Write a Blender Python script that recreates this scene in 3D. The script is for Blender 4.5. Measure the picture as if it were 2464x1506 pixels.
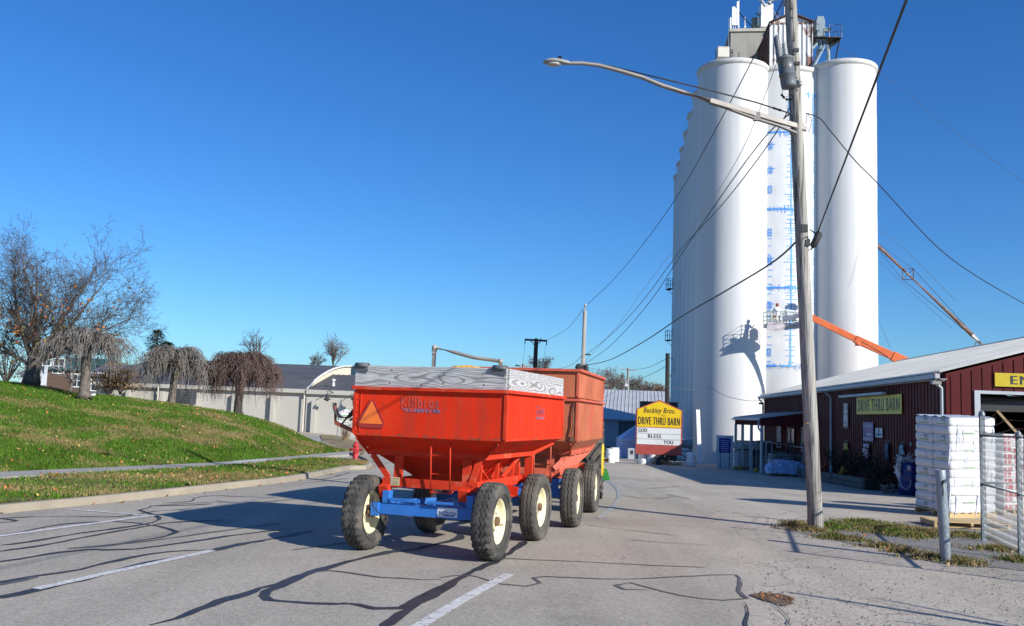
import math
FPX=2241.0;W=2463.0;H=1506.0;CX=W/2;CY=H/2;CH=1.93
PIT=math.radians(6.2);ROL=0.036
def ray(px,py):
    a=(px-CX)/FPX; b=(CY-py)/FPX
    c,s=math.cos(ROL),math.sin(ROL)
    a,b=a*c-b*s, a*s+b*c
    cp,sp=math.cos(PIT),math.sin(PIT)
    return (a, cp-b*sp, sp+b*cp)
def at(px,py,Y):
    d=ray(px,py); t=Y/d[1]
    return (d[0]*t,Y,CH+d[2]*t)
def smooth(a,b,x):
    t=min(1,max(0,(x-a)/(b-a))); return t*t*(3-2*t)
def gz(x,y):
    d=max(0.0,min(y,110.0)-22.0)
    return -0.022*d*smooth(-16,-2,x)
def G(px,py,dz=0.0):
    d=ray(px,py); z=0.0
    for i in range(30):
        t=(z+dz-CH)/d[2]; x,y=d[0]*t,d[1]*t
        z=0.5*z+0.5*gz(x,y)
    return (x,y,z+dz)
def proj(x,y,z):
    z-=CH
    cp,sp=math.cos(PIT),math.sin(PIT)
    f=y*cp+z*sp; u=-y*sp+z*cp
    a,b=x/f,u/f
    c,s=math.cos(ROL),math.sin(ROL)
    a,b=a*c+b*s,-a*s+b*c
    return (CX+a*FPX, CY-b*FPX)
import bpy, bmesh, random
import numpy as np
from mathutils import Vector, Matrix
from mathutils.geometry import interpolate_bezier
for o in list(bpy.data.objects): bpy.data.objects.remove(o)
SC=bpy.context.scene
COL=SC.collection
K=2463.0/4096.0
def zc(ox,oy,s): return lambda x,y:((ox+x/s)*K,(oy+y/s)*K)
c1=zc(1340,1400,1.6733); z2=zc(0,860,1.6736); z3=zc(1200,1350,3.08); z4=zc(2050,1150,2.008)
z5=zc(2650,0,2.151); z6=zc(2650,700,1.882); z7=zc(2850,1300,1.883); z8=zc(2900,1900,2.060)
y1=zc(2900,0,4.928); y2=zc(2960,1150,4.3025); y3=zc(0,1300,3.52); y4=zc(600,1250,2.933)
y5=zc(2900,1650,3.0125); y6=zc(3500,1400,1.772); y7=zc(2250,1550,3.765); y8=zc(0,1700,1.76)
V=Vector
# ------------------------------------------------------------------ materials
MATS={}
def mat(name,col,rough=.65,metal=0.,var=.14,sc=3.,bump=0.,bsc=30.,spots=None,spots2=None,streak=None,spec=.5,coat=0.,hue=None,coord='Object',stretch=None,emis=None):
    if name in MATS: return MATS[name]
    m=bpy.data.materials.new(name); m.use_nodes=True; nt=m.node_tree; N=nt.nodes; L=nt.links
    b=N['Principled BSDF']; tc=N.new('ShaderNodeTexCoord'); vec=tc.outputs[coord]
    if stretch:
        mp=N.new('ShaderNodeMapping'); mp.inputs['Scale'].default_value=stretch; L.new(vec,mp.inputs[0]); vec=mp.outputs[0]
    def noise(scale,detail=5,v=None,rg=.55):
        n=N.new('ShaderNodeTexNoise'); n.inputs['Scale'].default_value=scale; n.inputs['Detail'].default_value=detail; n.inputs['Roughness'].default_value=rg
        L.new(v or vec,n.inputs['Vector']); return n.outputs['Fac']
    def mix(f,a,c2,blend='MIX'):
        x=N.new('ShaderNodeMix'); x.data_type='RGBA'; x.blend_type=blend
        if isinstance(f,float): x.inputs[0].default_value=f
        else: L.new(f,x.inputs[0])
        for k,v in ((6,a),(7,c2)):
            if isinstance(v,tuple): x.inputs[k].default_value=(*v,1)
            else: L.new(v,x.inputs[k])
        return x.outputs[2]
    def ramp(f,a,c2):
        r=N.new('ShaderNodeMapRange'); r.inputs[1].default_value=a; r.inputs[2].default_value=c2; L.new(f,r.inputs[0]); return r.outputs[0]
    lo=tuple(max(0,c*(1-var)) for c in col); hi=tuple(min(1,c*(1+var)) for c in (hue or col))
    f=ramp(noise(sc,7),.3,.7); c=mix(f,lo,hi)
    if streak:
        scol,sscale,amt=streak
        mp=N.new('ShaderNodeMapping'); mp.inputs['Scale'].default_value=sscale; L.new(tc.outputs[coord],mp.inputs[0])
        s=ramp(noise(1.,6,mp.outputs[0]),.47,.64)
        mm=N.new('ShaderNodeMath'); mm.operation='MULTIPLY'; mm.inputs[1].default_value=amt; L.new(s,mm.inputs[0]); c=mix(mm.outputs[0],c,scol)
    for sp in (spots,spots2):
        if sp:
            scol,th,ssc,amt=sp
            s=ramp(noise(ssc,8,rg=.62),th,th+.06)
            mm=N.new('ShaderNodeMath'); mm.operation='MULTIPLY'; mm.inputs[1].default_value=amt; L.new(s,mm.inputs[0]); c=mix(mm.outputs[0],c,scol)
    L.new(c,b.inputs['Base Color'])
    rr=N.new('ShaderNodeMapRange'); rr.inputs[3].default_value=max(.05,rough-.1); rr.inputs[4].default_value=min(1,rough+.1); L.new(f,rr.inputs[0]); L.new(rr.outputs[0],b.inputs['Roughness'])
    b.inputs['Metallic'].default_value=metal; b.inputs['Specular IOR Level'].default_value=spec
    b.inputs['Coat Weight'].default_value=coat
    if bump:
        bp=N.new('ShaderNodeBump'); bp.inputs['Strength'].default_value=min(1,bump); bp.inputs['Distance'].default_value=.02 if bump<=1 else .02*bump
        L.new(noise(bsc,4),bp.inputs['Height']); L.new(bp.outputs[0],b.inputs['Normal'])
    if emis:
        b.inputs['Emission Color'].default_value=(*emis[0],1); b.inputs['Emission Strength'].default_value=emis[1]
    MATS[name]=m; return m
# ------------------------------------------------------------------ mesh builder
def basis(d,up=(0,0,1)):
    d=V(d).normalized(); up=V(up)
    if abs(d.dot(up))>.99: up=V((0,1,0))
    x=d.cross(up).normalized(); y=x.cross(d).normalized(); return x,y,d
class MB:
    def __init__(s): s.v=[];s.f=[];s.m=[];s.mi=0;s.sm=[];s.smooth=False
    def add(s,vs,fs,mi=None,smooth=None):
        o=len(s.v); s.v+=[tuple(p) for p in vs]; mi=s.mi if mi is None else mi; sm=s.smooth if smooth is None else smooth
        for f in fs: s.f.append([i+o for i in f]); s.m.append(mi); s.sm.append(sm)
    def quad(s,a,b,c,d,mi=None): s.add([a,b,c,d],[(0,1,2,3)],mi)
    def poly(s,pts,mi=None): s.add(pts,[tuple(range(len(pts)))],mi)
    def box(s,c,size,mi=None,M=None):
        x,y,z=size[0]/2,size[1]/2,size[2]/2; c=V(c)
        vs=[c+V((i*x,j*y,k*z)) for k in(-1,1) for j in(-1,1) for i in(-1,1)]
        if M: vs=[M@p for p in vs]
        s.add(vs,[(0,2,3,1),(4,5,7,6),(0,1,5,4),(2,6,7,3),(0,4,6,2),(1,3,7,5)],mi)
    def box2(s,a,b,mi=None,M=None): s.box([(a[i]+b[i])/2 for i in range(3)],[abs(b[i]-a[i]) for i in range(3)],mi,M)
    def bar(s,p0,p1,w,h,mi=None,up=(0,0,1)):
        p0,p1=V(p0),V(p1); x,y,d=basis(p1-p0,up)
        vs=[p+x*(i*w/2)+y*(j*h/2) for p in(p0,p1) for j in(-1,1) for i in(-1,1)]
        s.add(vs,[(0,1,3,2),(4,6,7,5),(0,4,5,1),(2,3,7,6),(0,2,6,4),(1,5,7,3)],mi)
    def tube(s,pts,r,n=8,mi=None,caps=True,smooth=True):
        pts=[V(p) for p in pts]; m=len(pts); rs=r if isinstance(r,(list,tuple)) else [r]*m
        vs=[];px=None
        for i,p in enumerate(pts):
            d=(pts[min(i+1,m-1)]-pts[max(i-1,0)])
            if d.length<1e-9: d=V((0,0,1))
            d.normalize()
            if px is None: x,y,_=basis(d)
            else:
                x=px-d*px.dot(d)
                if x.length<1e-6: x,y,_=basis(d)
                x.normalize(); y=d.cross(x)
            px=x
            for k in range(n):
                a=2*math.pi*k/n; vs.append(p+(x*math.cos(a)+y*math.sin(a))*rs[i])
        fs=[(i*n+k,i*n+(k+1)%n,(i+1)*n+(k+1)%n,(i+1)*n+k) for i in range(m-1) for k in range(n)]
        s.add(vs,fs,mi,smooth)
        if caps: s.add(vs[:n],[tuple(range(n))[::-1]],mi,False); s.add(vs[-n:],[tuple(range(n))],mi,False)
    def cyl(s,p0,p1,r0,r1=None,n=16,mi=None,caps=True): s.tube([p0,p1],[r0,r0 if r1 is None else r1],n,mi,caps)
    def lathe(s,prof,n=32,M=None,mi=None,smooth=True,mod=None,close=False):
        # prof: list of (r,h) revolved about local z
        vs=[];m=len(prof)
        for k in range(n):
            a=2*math.pi*k/n
            for j,(r,h) in enumerate(prof):
                rr=r+(mod(j,k) if mod else 0); p=V((rr*math.cos(a),rr*math.sin(a),h)); vs.append(M@p if M else p)
        fs=[]
        for k in range(n):
            k2=(k+1)%n
            for j in range(m-1): fs.append((k*m+j,k2*m+j,k2*m+j+1,k*m+j+1))
        s.add(vs,fs,mi,smooth)
    def prism(s,poly,M,depth,mi=None):
        n=len(poly); a=[M@V((x,y,0)) for x,y in poly]; b=[M@V((x,y,depth)) for x,y in poly]
        s.add(a+b,[tuple(range(n))[::-1],tuple(range(n,2*n))]+[(i,(i+1)%n,n+(i+1)%n,n+i) for i in range(n)],mi)
    def blob(s,c,rad,seed=0,n=10,m=7,amp=.15,mi=None,smooth=True,M=None):
        rng=random.Random(seed); ph=[rng.uniform(0,6.28) for _ in range(6)]
        vs=[]
        for j in range(m+1):
            th=math.pi*j/m
            for k in range(n):
                a=2*math.pi*k/n
                q=1+amp*(math.sin(2*a+ph[0])*math.sin(th*2+ph[1])+.6*math.sin(3*a+ph[2]+th*3)+.5*math.sin(5*th+ph[3]+a))
                p=V(c)+V((rad[0]*q*math.sin(th)*math.cos(a),rad[1]*q*math.sin(th)*math.sin(a),rad[2]*q*math.cos(th))); vs.append(M@p if M else p)
        s.add(vs,[(j*n+k,(j+1)*n+k,(j+1)*n+(k+1)%n,j*n+(k+1)%n) for j in range(m) for k in range(n)],mi,smooth)
    def text(s,string,M,width,height,depth=.004,mi=None,bold=.0,shear=0.,fat=0.):
        cu=bpy.data.curves.new('t','FONT'); cu.body=string; cu.size=1; cu.offset=bold; cu.shear=shear; cu.align_x='LEFT'; cu.resolution_u=3; cu.space_character=1.16
        ob=bpy.data.objects.new('t',cu); COL.objects.link(ob); dg=bpy.context.evaluated_depsgraph_get()
        me=ob.evaluated_get(dg).to_mesh(); vs=[v.co.copy() for v in me.vertices]; fs=[tuple(p.vertices) for p in me.polygons]
        ob.evaluated_get(dg).to_mesh_clear(); bpy.data.objects.remove(ob); bpy.data.curves.remove(cu)
        if not vs: return
        x0=min(v.x for v in vs);x1=max(v.x for v in vs);yy0=min(v.y for v in vs);yy1=max(v.y for v in vs)
        sx=width/(x1-x0); sy=height/(yy1-yy0) if height else sx
        width_=width-2*fat; sx=width_/(x1-x0)
        for k,dx in enumerate((-fat,-fat/2,0,fat/2,fat) if fat else (0,)):
            s.add([M@V(((v.x-(x0+x1)/2)*sx+dx,(v.y-(yy0+yy1)/2)*sy,depth+.0004*k)) for v in vs],fs,mi,False)
    def build(s,name,mats,parent=None,bevel=0,loc=None):
        me=bpy.data.meshes.new(name)
        vs=s.v
        if loc is not None: vs=[(a-loc[0],b-loc[1],c-loc[2]) for a,b,c in vs]
        me.from_pydata(vs,[],s.f)
        for m in (mats if isinstance(mats,(list,tuple)) else [mats]): me.materials.append(m)
        me.polygons.foreach_set('material_index',s.m); me.polygons.foreach_set('use_smooth',s.sm); me.update()
        o=bpy.data.objects.new(name,me); COL.objects.link(o)
        if parent is not None: o.parent=parent
        if loc is not None: o.location=loc
        if bevel:
            bm=bmesh.new(); bm.from_mesh(me); bmesh.ops.remove_doubles(bm,verts=bm.verts,dist=1e-5)
            es=[e for e in bm.edges if len(e.link_faces)==2 and e.calc_face_angle(0)>.5]
            try: bmesh.ops.bevel(bm,geom=es,offset=bevel,segments=2,profile=.5,affect='EDGES',clamp_overlap=True)
            except Exception: pass
            bm.to_mesh(me); bm.free()
        return o
def frame(o,x,y):
    o,x,y=V(o),V(x).normalized(),V(y); z=x.cross(y).normalized(); y=z.cross(x)
    M=Matrix.Identity(4)
    for i in range(3): M[i][0]=x[i];M[i][1]=y[i];M[i][2]=z[i];M[i][3]=o[i]
    return M
def tag(o,label,cat,group=None):
    o['label']=label; o['category']=cat
    if group: o['group']=group
    return o
def thing(name,label,cat,loc=(0,0,0),rz=0,group=None):
    o=bpy.data.objects.new(name,None); o.empty_display_size=.3; COL.objects.link(o); o.location=loc; o.rotation_euler=(0,0,rz)
    return tag(o,label,cat,group)
def struct(o,label,cat): tag(o,label,cat); o['kind']='structure'; return o
def stuff(o,label,cat): tag(o,label,cat); o['kind']='stuff'; return o
def copy_tree(o,parent=None):
    c=o.copy(); COL.objects.link(c)
    if parent is not None: c.parent=parent
    for ch in [q for q in bpy.data.objects if q.parent==o]: copy_tree(ch,c)
    return c
def toloc(o_loc,rz):
    c,s=math.cos(rz),math.sin(rz)
    return lambda p:V(((p[0]-o_loc[0])*c+(p[1]-o_loc[1])*s,-(p[0]-o_loc[0])*s+(p[1]-o_loc[1])*c,p[2]-o_loc[2]))
def np_mesh(name,verts,nper,mats,mi=None):
    nv=len(verts); nf=nv//nper
    me=bpy.data.meshes.new(name); me.vertices.add(nv); me.vertices.foreach_set('co',np.asarray(verts,dtype=np.float32).ravel())
    me.loops.add(nv); me.loops.foreach_set('vertex_index',np.arange(nv,dtype=np.int32))
    me.polygons.add(nf); me.polygons.foreach_set('loop_start',np.arange(0,nv,nper,dtype=np.int32))
    for m in mats: me.materials.append(m)
    if mi is not None: me.polygons.foreach_set('material_index',np.asarray(mi,dtype=np.int32))
    me.update(calc_edges=True); me.validate()
    o=bpy.data.objects.new(name,me); COL.objects.link(o); return o
def plane_hit(px,py,o,n):
    d=V(ray(px,py)); c=V((0,0,CH)); n=V(n); t=(V(o)-c).dot(n)/d.dot(n); return c+d*t
def cyl_hit(px,py,cx,cy,r):
    d=ray(px,py); a=d[0]**2+d[1]**2; b=-(d[0]*cx+d[1]*cy); c=cx*cx+cy*cy-r*r; q=b*b-a*c
    t=(-b-math.sqrt(max(0,q)))/a
    return V((d[0]*t,d[1]*t,CH+d[2]*t))
def lerp(pts,x):
    if x<=pts[0][0]: i=0
    elif x>=pts[-1][0]: i=len(pts)-2
    else: i=max(k for k in range(len(pts)-1) if pts[k][0]<=x)
    a,b=pts[i],pts[i+1]; t=(x-a[0])/(b[0]-a[0]); return a[1]+(b[1]-a[1])*t
# ------------------------------------------------------------------ terrain, road, kerb, bank
def asphalt(name,col,brown,crack=.0,patch=.25):
    m=mat(name,col,rough=.9,var=.10,sc=.35,bump=.5,bsc=55,spec=.08,spots=(brown,.55,.16,.55),spots2=((.10,.095,.085),.675,5.5,.45))
    nt=m.node_tree;N=nt.nodes;L=nt.links;b=N['Principled BSDF']; tc=N['Texture Coordinate'] if 'Texture Coordinate' in N else [n for n in N if n.type=='TEX_COORD'][0]
    src=b.inputs['Base Color'].links[0].from_socket
    v=N.new('ShaderNodeTexVoronoi'); v.inputs['Scale'].default_value=38; L.new(tc.outputs['Object'],v.inputs['Vector'])
    r=N.new('ShaderNodeMapRange'); r.inputs[1].default_value=0; r.inputs[2].default_value=1; r.inputs[3].default_value=.83; r.inputs[4].default_value=1.17
    sep=N.new('ShaderNodeSeparateColor'); L.new(v.outputs['Color'],sep.inputs[0]); L.new(sep.outputs[0],r.inputs[0])
    x=N.new('ShaderNodeMix'); x.data_type='RGBA'; x.blend_type='MULTIPLY'; x.inputs[0].default_value=1; L.new(src,x.inputs[6])
    cr=N.new('ShaderNodeCombineColor')
    for i in range(3): L.new(r.outputs[0],cr.inputs[i])
    L.new(cr.outputs[0],x.inputs[7])
    # long worn wheel-path streaks
    mp=N.new('ShaderNodeMapping'); mp.inputs['Rotation'].default_value=(0,0,-.29); mp.inputs['Scale'].default_value=(1.1,.06,1); L.new(tc.outputs['Object'],mp.inputs[0])
    n=N.new('ShaderNodeTexNoise'); n.inputs['Scale'].default_value=1.0; n.inputs['Detail'].default_value=4; L.new(mp.outputs[0],n.inputs['Vector'])
    r2=N.new('ShaderNodeMapRange'); r2.inputs[1].default_value=.3; r2.inputs[2].default_value=.7; r2.inputs[3].default_value=1-patch; r2.inputs[4].default_value=1+patch; L.new(n.outputs['Fac'],r2.inputs[0])
    cr2=N.new('ShaderNodeCombineColor')
    for i in range(3): L.new(r2.outputs[0],cr2.inputs[i])
    x2=N.new('ShaderNodeMix'); x2.data_type='RGBA'; x2.blend_type='MULTIPLY'; x2.inputs[0].default_value=1; L.new(x.outputs[2],x2.inputs[6]); L.new(cr2.outputs[0],x2.inputs[7])
    out=x2.outputs[2]
    if crack:
        w=N.new('ShaderNodeTexVoronoi'); w.feature='DISTANCE_TO_EDGE'; w.inputs['Scale'].default_value=.7
        nn=N.new('ShaderNodeTexNoise'); nn.inputs['Scale'].default_value=2.5; nn.inputs['Detail'].default_value=6; L.new(tc.outputs['Object'],nn.inputs['Vector'])
        mx=N.new('ShaderNodeMix'); mx.data_type='RGBA'; mx.inputs[0].default_value=.25; L.new(tc.outputs['Object'],mx.inputs[6]); L.new(nn.outputs['Color'],mx.inputs[7]); L.new(mx.outputs[2],w.inputs['Vector'])
        r3=N.new('ShaderNodeMapRange'); r3.inputs[1].default_value=0; r3.inputs[2].default_value=.012; r3.inputs[3].default_value=1-crack; r3.inputs[4].default_value=1; L.new(w.outputs['Distance'],r3.inputs[0])
        cr3=N.new('ShaderNodeCombineColor')
        for i in range(3): L.new(r3.outputs[0],cr3.inputs[i])
        x3=N.new('ShaderNodeMix'); x3.data_type='RGBA'; x3.blend_type='MULTIPLY'; x3.inputs[0].default_value=1; L.new(out,x3.inputs[6]); L.new(cr3.outputs[0],x3.inputs[7]); out=x3.outputs[2]
    L.new(out,b.inputs['Base Color']); return m
M_lot=asphalt('lot_asphalt',(.445,.40,.33),(.40,.315,.235),crack=.35,patch=.10)
M_road=asphalt('road_asphalt',(.39,.355,.295),(.30,.275,.235),patch=.13)
M_conc=mat('kerb_concrete',(.31,.27,.205),rough=.9,var=.16,sc=1.2,bump=.3,bsc=60,spots=(.26,.22,.17) and ((.28,.23,.17),.6,3.,.5))
M_walk=mat('walk_concrete',(.33,.315,.28),rough=.9,var=.12,sc=.7,bump=.2,bsc=80)
M_walknew=mat('new_concrete',(.46,.46,.45),rough=.9,var=.06,sc=2)
M_soil=mat('grass_soil',(.06,.10,.015),spec=.05,rough=1,var=.3,sc=1.2,bump=.6,bsc=40,hue=(.14,.125,.045),spots=((.17,.14,.065),.56,.5,.6))
M_soil2=mat('verge_soil',(.12,.10,.035),spec=.05,rough=1,var=.3,sc=1.4,bump=.6,bsc=40,hue=(.20,.165,.085),spots=((.08,.10,.02),.55,.8,.7))
M_gravel=mat('gravel',(.27,.25,.225),rough=1,var=.35,sc=14,bump=1,bsc=60,spots=((.13,.10,.06),.58,1.5,.6))
M_tar=mat('tar',(.036,.037,.041),rough=.6,var=.35,sc=5,bump=.2,bsc=60,spots=((.10,.10,.10),.6,9,.5))
M_tar2=mat('worn_tar',(.10,.10,.10),rough=.7,var=.35,sc=5,spots=((.14,.135,.13),.55,7,.7))
M_line=mat('line_paint',(.62,.61,.58),rough=.7,var=.12,sc=6,spots=((.25,.245,.23),.545,14,.85))
M_line2=mat('worn_line_paint',(.40,.40,.39),rough=.8,var=.15,sc=6,spots=((.2,.2,.2),.5,12,.9))
# ground sheet
def ground_sheet():
    xs=[-900,-400,-200,-120,-80,-60]+[-50+2.5*i for i in range(49)]+[75,90,120,200,400,900]
    ys=[-60,-30,-15]+[-10+2.*i for i in range(66)]+[126,150,200,400,900,1800]
    vs=[];nx=len(xs)
    for y in ys:
        for x in xs: vs.append((x,y,gz(x,y)-(0.004)))
    fs=[(j*nx+i,j*nx+i+1,(j+1)*nx+i+1,(j+1)*nx+i) for j in range(len(ys)-1) for i in range(nx-1)]
    mb=MB()
    far=[];near=[]
    for f in fs:
        c=[sum(vs[i][k] for i in f)/4 for k in(0,1)]
        (far if (c[0]<-27 or c[0]>72 or c[1]>122) else near).append(f)
    mb.add(vs,near,0,True); mb.add(vs,far,1,True); o=mb.build('ground',[M_lot,M_soil2]); struct(o,'grey brown gravelly asphalt lot in front of the barn','ground')
ground_sheet()
# kerb polyline (road face, at z=0), world
KERB=[(-14.8,-4.),(-13.2,1.5),(-10.9,8.)]+[G(*p)[:2] for p in ((0,1236),(219,1214),(434,1190),(615,1169),(735,1152),(842,1130))]+[(-5.05,34.),(-5.6,39.),(-7.2,45.),(-10,52.),(-14,59.)]
def resample(pts,step):
    out=[];P=[V((p[0],p[1],0)) for p in pts];n=len(P)
    for i in range(n-1):
        p0=P[max(i-1,0)];p1=P[i];p2=P[i+1];p3=P[min(i+2,n-1)]
        k=max(1,int((p2-p1).length/step))
        for j in range(k):
            t=j/k
            q=.5*((2*p1)+(p2-p0)*t+(2*p0-5*p1+4*p2-p3)*t*t+(3*p1-p0-3*p2+p3)*t**3); out.append(q)
    out.append(P[-1]); return out
KP=resample(KERB,.5)
def offs(path,d):
    out=[];n=len(path)
    for i,p in enumerate(path):
        t=(path[min(i+1,n-1)]-path[max(i-1,0)]); t.z=0; t.normalize(); out.append(p+V((-t.y,t.x,0))*d)   # d>0: left of travel
    return out
def zg(p,dz): return V((p.x,p.y,gz(p.x,p.y)+dz))
def strip(mb,path,w,dz,mi=0,jit=0,rng=None):
    n=len(path); ws=w if isinstance(w,list) else [w]*n
    if rng:
        ws=[q*(1+jit*rng.uniform(-1,1)) for q in ws]
    L_=[];R_=[]
    for i,p in enumerate(path):
        t=(path[min(i+1,n-1)]-path[max(i-1,0)]); t.z=0
        if t.length<1e-6: t=V((0,1,0))
        t.normalize(); nn=V((-t.y,t.x,0)); L_.append(zg(p+nn*ws[i]/2,dz)); R_.append(zg(p-nn*ws[i]/2,dz))
    mb.add(L_+R_,[(n+i,n+i+1,i+1,i) for i in range(n-1)],mi)
# kerb solid
def kerb():
    mb=MB(); prof=[(0,-.02),(0.015,.10),(.05,.135),(.15,.14),(.155,-.02)]
    rings=[offs(KP,d) for d,_ in prof]; n=len(KP)
    vs=[zg(rings[j][i],prof[j][1]) for i in range(n) for j in range(5)]
    mb.add(vs,[(i*5+j,(i+1)*5+j,(i+1)*5+j+1,i*5+j+1) for i in range(n-1) for j in range(4)],0,False)
    # gutter lip joints
    o=mb.build('kerb',M_conc); struct(o,'pale tan concrete kerb along the left side of the road','kerb')
kerb()
# road sheet between the kerb and the lot seam
SEAM=[(7.0,-6.),(5.2,0.),(3.9,5.)]+[G(*p)[:2] for p in ((1855,1506),(1790,1385),(1740,1270),(1640,1200))]+[G(1530,1150)[:2],(2.4,36.),(.5,43.),(-2.5,50.),(-6,58.),(-10,65.)]
def road():
    SP=[p+V((.10*math.sin(i*.9)+.07*math.sin(i*2.3+1)+.12*math.sin(i*.37),0,0)) for i,p in enumerate(resample(SEAM,.25))]; mb=MB(); a=KP; na=300
    def pick(path,t):
        x=t*(len(path)-1); i=min(int(x),len(path)-2); return path[i].lerp(path[i+1],x-i)
    A=[pick(a,i/na) for i in range(na+1)]; B=[pick(SP,i/na) for i in range(na+1)]
    vs=[];m=14
    for p,q in zip(A,B):
        for j in range(m+1): vs.append(zg(p.lerp(q,j/m),0.0))
    mb.add(vs,[(i*(m+1)+j,i*(m+1)+j+1,(i+1)*(m+1)+j+1,(i+1)*(m+1)+j) for i in range(na) for j in range(m)],0,True)
    o=mb.build('road',M_road); struct(o,'worn light grey asphalt road with dark sealed cracks','road')
road()
def gp(pts): return [V(G(*p)) for p in pts]
def dense(path,step=.25):
    return resample([(p.x,p.y) for p in path],step)
# painted lines
def lines():
    mb=MB()
    for pts,w,mi in (([(1000,1512),(1112,1444),(1225,1382)],.14,0),([(85,1418),(300,1371),(512,1325)],.13,0),
        ([(-140,1308),(0,1290),(185,1265),(370,1240)],.13,0),([(440,1229),(560,1210),(660,1194)],.12,1),
        ([(155,1225),(250,1232),(350,1240)],.10,0),
        ([(1440,1248),(1465,1228),(1484,1207),(1490,1190),(1484,1174),(1470,1162),(1452,1154),(1420,1146)],.12,1),
        ([(930,1206),(1000,1190),(1060,1178)],.12,1),([(-500,1545),(-300,1500),(-150,1470)],.13,0)):
        strip(mb,dense(gp(pts),.3),w,.008,mi)
    o=mb.build('road_markings',[M_line,M_line2]); struct(o,'worn white painted lane lines on the road','markings')
lines()
# crack sealant
def tar():
    mb=MB(); rng=random.Random(4)
    z=lambda *ps:[y8(*p) for p in ps]
    T=[ (z((1040,1415),(1240,1365),(1400,1300),(1560,1240),(1720,1195),(1830,1150),(1960,1120),(2090,1070),(2200,1035),(2330,1000),(2464,962))+[c1(360,1355),c1(520,1338),c1(640,1308),c1(790,1275),c1(845,1245),c1(800,1215)],.14,0),
        (z((2464,1262),(2200,1255),(1980,1245),(1900,1230),(1850,1205),(1870,1170),(1960,1140),(2090,1085),(2200,1040)),.13,0),
        ([(842,1506-506+0)] and [(820,1449),(900,1463),(965,1462),(1010,1440),(1070,1405)],.12,0),
        ([(720,1385),(790,1372),(870,1384),(960,1392),(1060,1395)],.06,1),
        ([(918,1512),(985,1465),(1040,1436),(1092,1400),(1160,1365),(1215,1338),(1262,1303)],.125,0),
        ([(1060,1390),(1130,1385),(1200,1404),(1270,1410),(1300,1402),(1285,1392),(1310,1388),(1400,1392),(1500,1394),(1640,1387),(1770,1383),(1782,1392),(1778,1424),(1796,1440),(1740,1446),(1640,1434),(1560,1414),(1515,1403),(1480,1408),(1500,1418),(1560,1420)],.055,1),
        ([(1110,1340),(1250,1346),(1400,1352),(1560,1360),(1700,1366)],.04,1),
        (z((-60,1225),(0,1218),(120,1195),(260,1160),(560,1095),(860,1020),(1060,970),(1300,925),(1500,885),(1700,840),(1990,790),(2200,745)),.14,0),
        (z((-60,1122),(0,1110),(260,1065),(560,1020),(760,970),(1060,910),(1300,885),(1480,882)),.10,0),
        (z((-60,1135),(0,1126),(160,1095),(260,1068)),.10,1),
        (z((-60,975),(0,966),(240,930),(440,895),(620,880),(860,880),(1060,862),(1300,830),(1600,785),(1980,740)),.10,0),
        (z((480,872),(640,860),(860,835),(1060,805),(1180,780),(1240,755),(1200,735),(1060,705),(900,688),(780,682),(560,690),(340,715),(160,755),(0,775)),.08,0),
        (z((480,876),(760,850),(1060,818),(1400,770),(1700,730),(1980,690)),.07,1),
        (z((0,850),(200,825),(560,765),(860,725),(1020,700),(1090,685),(1120,655),(1060,625),(980,603),(1040,585),(1060,572),(1300,568),(1500,555)),.085,0),
        (z((0,892),(300,850),(660,780),(1000,720),(1200,690),(1460,675),(1600,670)),.08,0),
        (z((0,660),(200,650),(500,646),(820,648),(960,632),(1080,610),(1300,595),(1600,560)),.06,0),
        (z((0,690),(80,685),(115,678),(80,668),(0,660)),.07,0),
        (z((1060,572),(1300,556),(1560,545),(1860,543),(2100,520)),.05,1),
        (z((1150,552),(1340,540),(1380,515),(1500,500),(1700,505),(1950,515)),.06,1),
        (z((2150,390),(2300,380),(2464,335)),.06,0),(z((2030,412),(2200,405),(2464,375)),.05,1),
        ([(700,1325),(840,1305),(960,1290)],.06,1),
        ([(1480,1190),(1560,1200),(1620,1196),(1660,1200),(1600,1190)],.05,1),([(1500,1170),(1560,1175),(1640,1170)],.05,1),
        ([(1520,1300),(1600,1306),(1700,1312)],.035,1),([(1400,1262),(1500,1275),(1640,1290)],.03,1),
        ([(1790,1450),(1800,1475),(1792,1500),(1800,1530)],.03,0),([(1855,1452),(1890,1480),(1900,1510)],.02,1)]
    tk=0
    for pts,w,mi in T:
        P=dense(gp(pts),.18); n=len(P)
        ws=[w*.85*(1+.28*math.sin(i*.7+len(pts))+.25*rng.uniform(-1,1)) for i in range(n)]
        if n>6:
            ws[0]*=.3; ws[-1]*=.3
        for i in range(n): P[i]=P[i]+V((rng.uniform(-1,1)*.012,rng.uniform(-1,1)*.03,0))
        tk+=1; strip(mb,P,ws,.004+.00022*tk,mi)
    o=mb.build('crack_sealant',[M_tar,M_tar2]); struct(o,'black tar sealing wandering cracks in the road','crack sealant')
tar()
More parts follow.
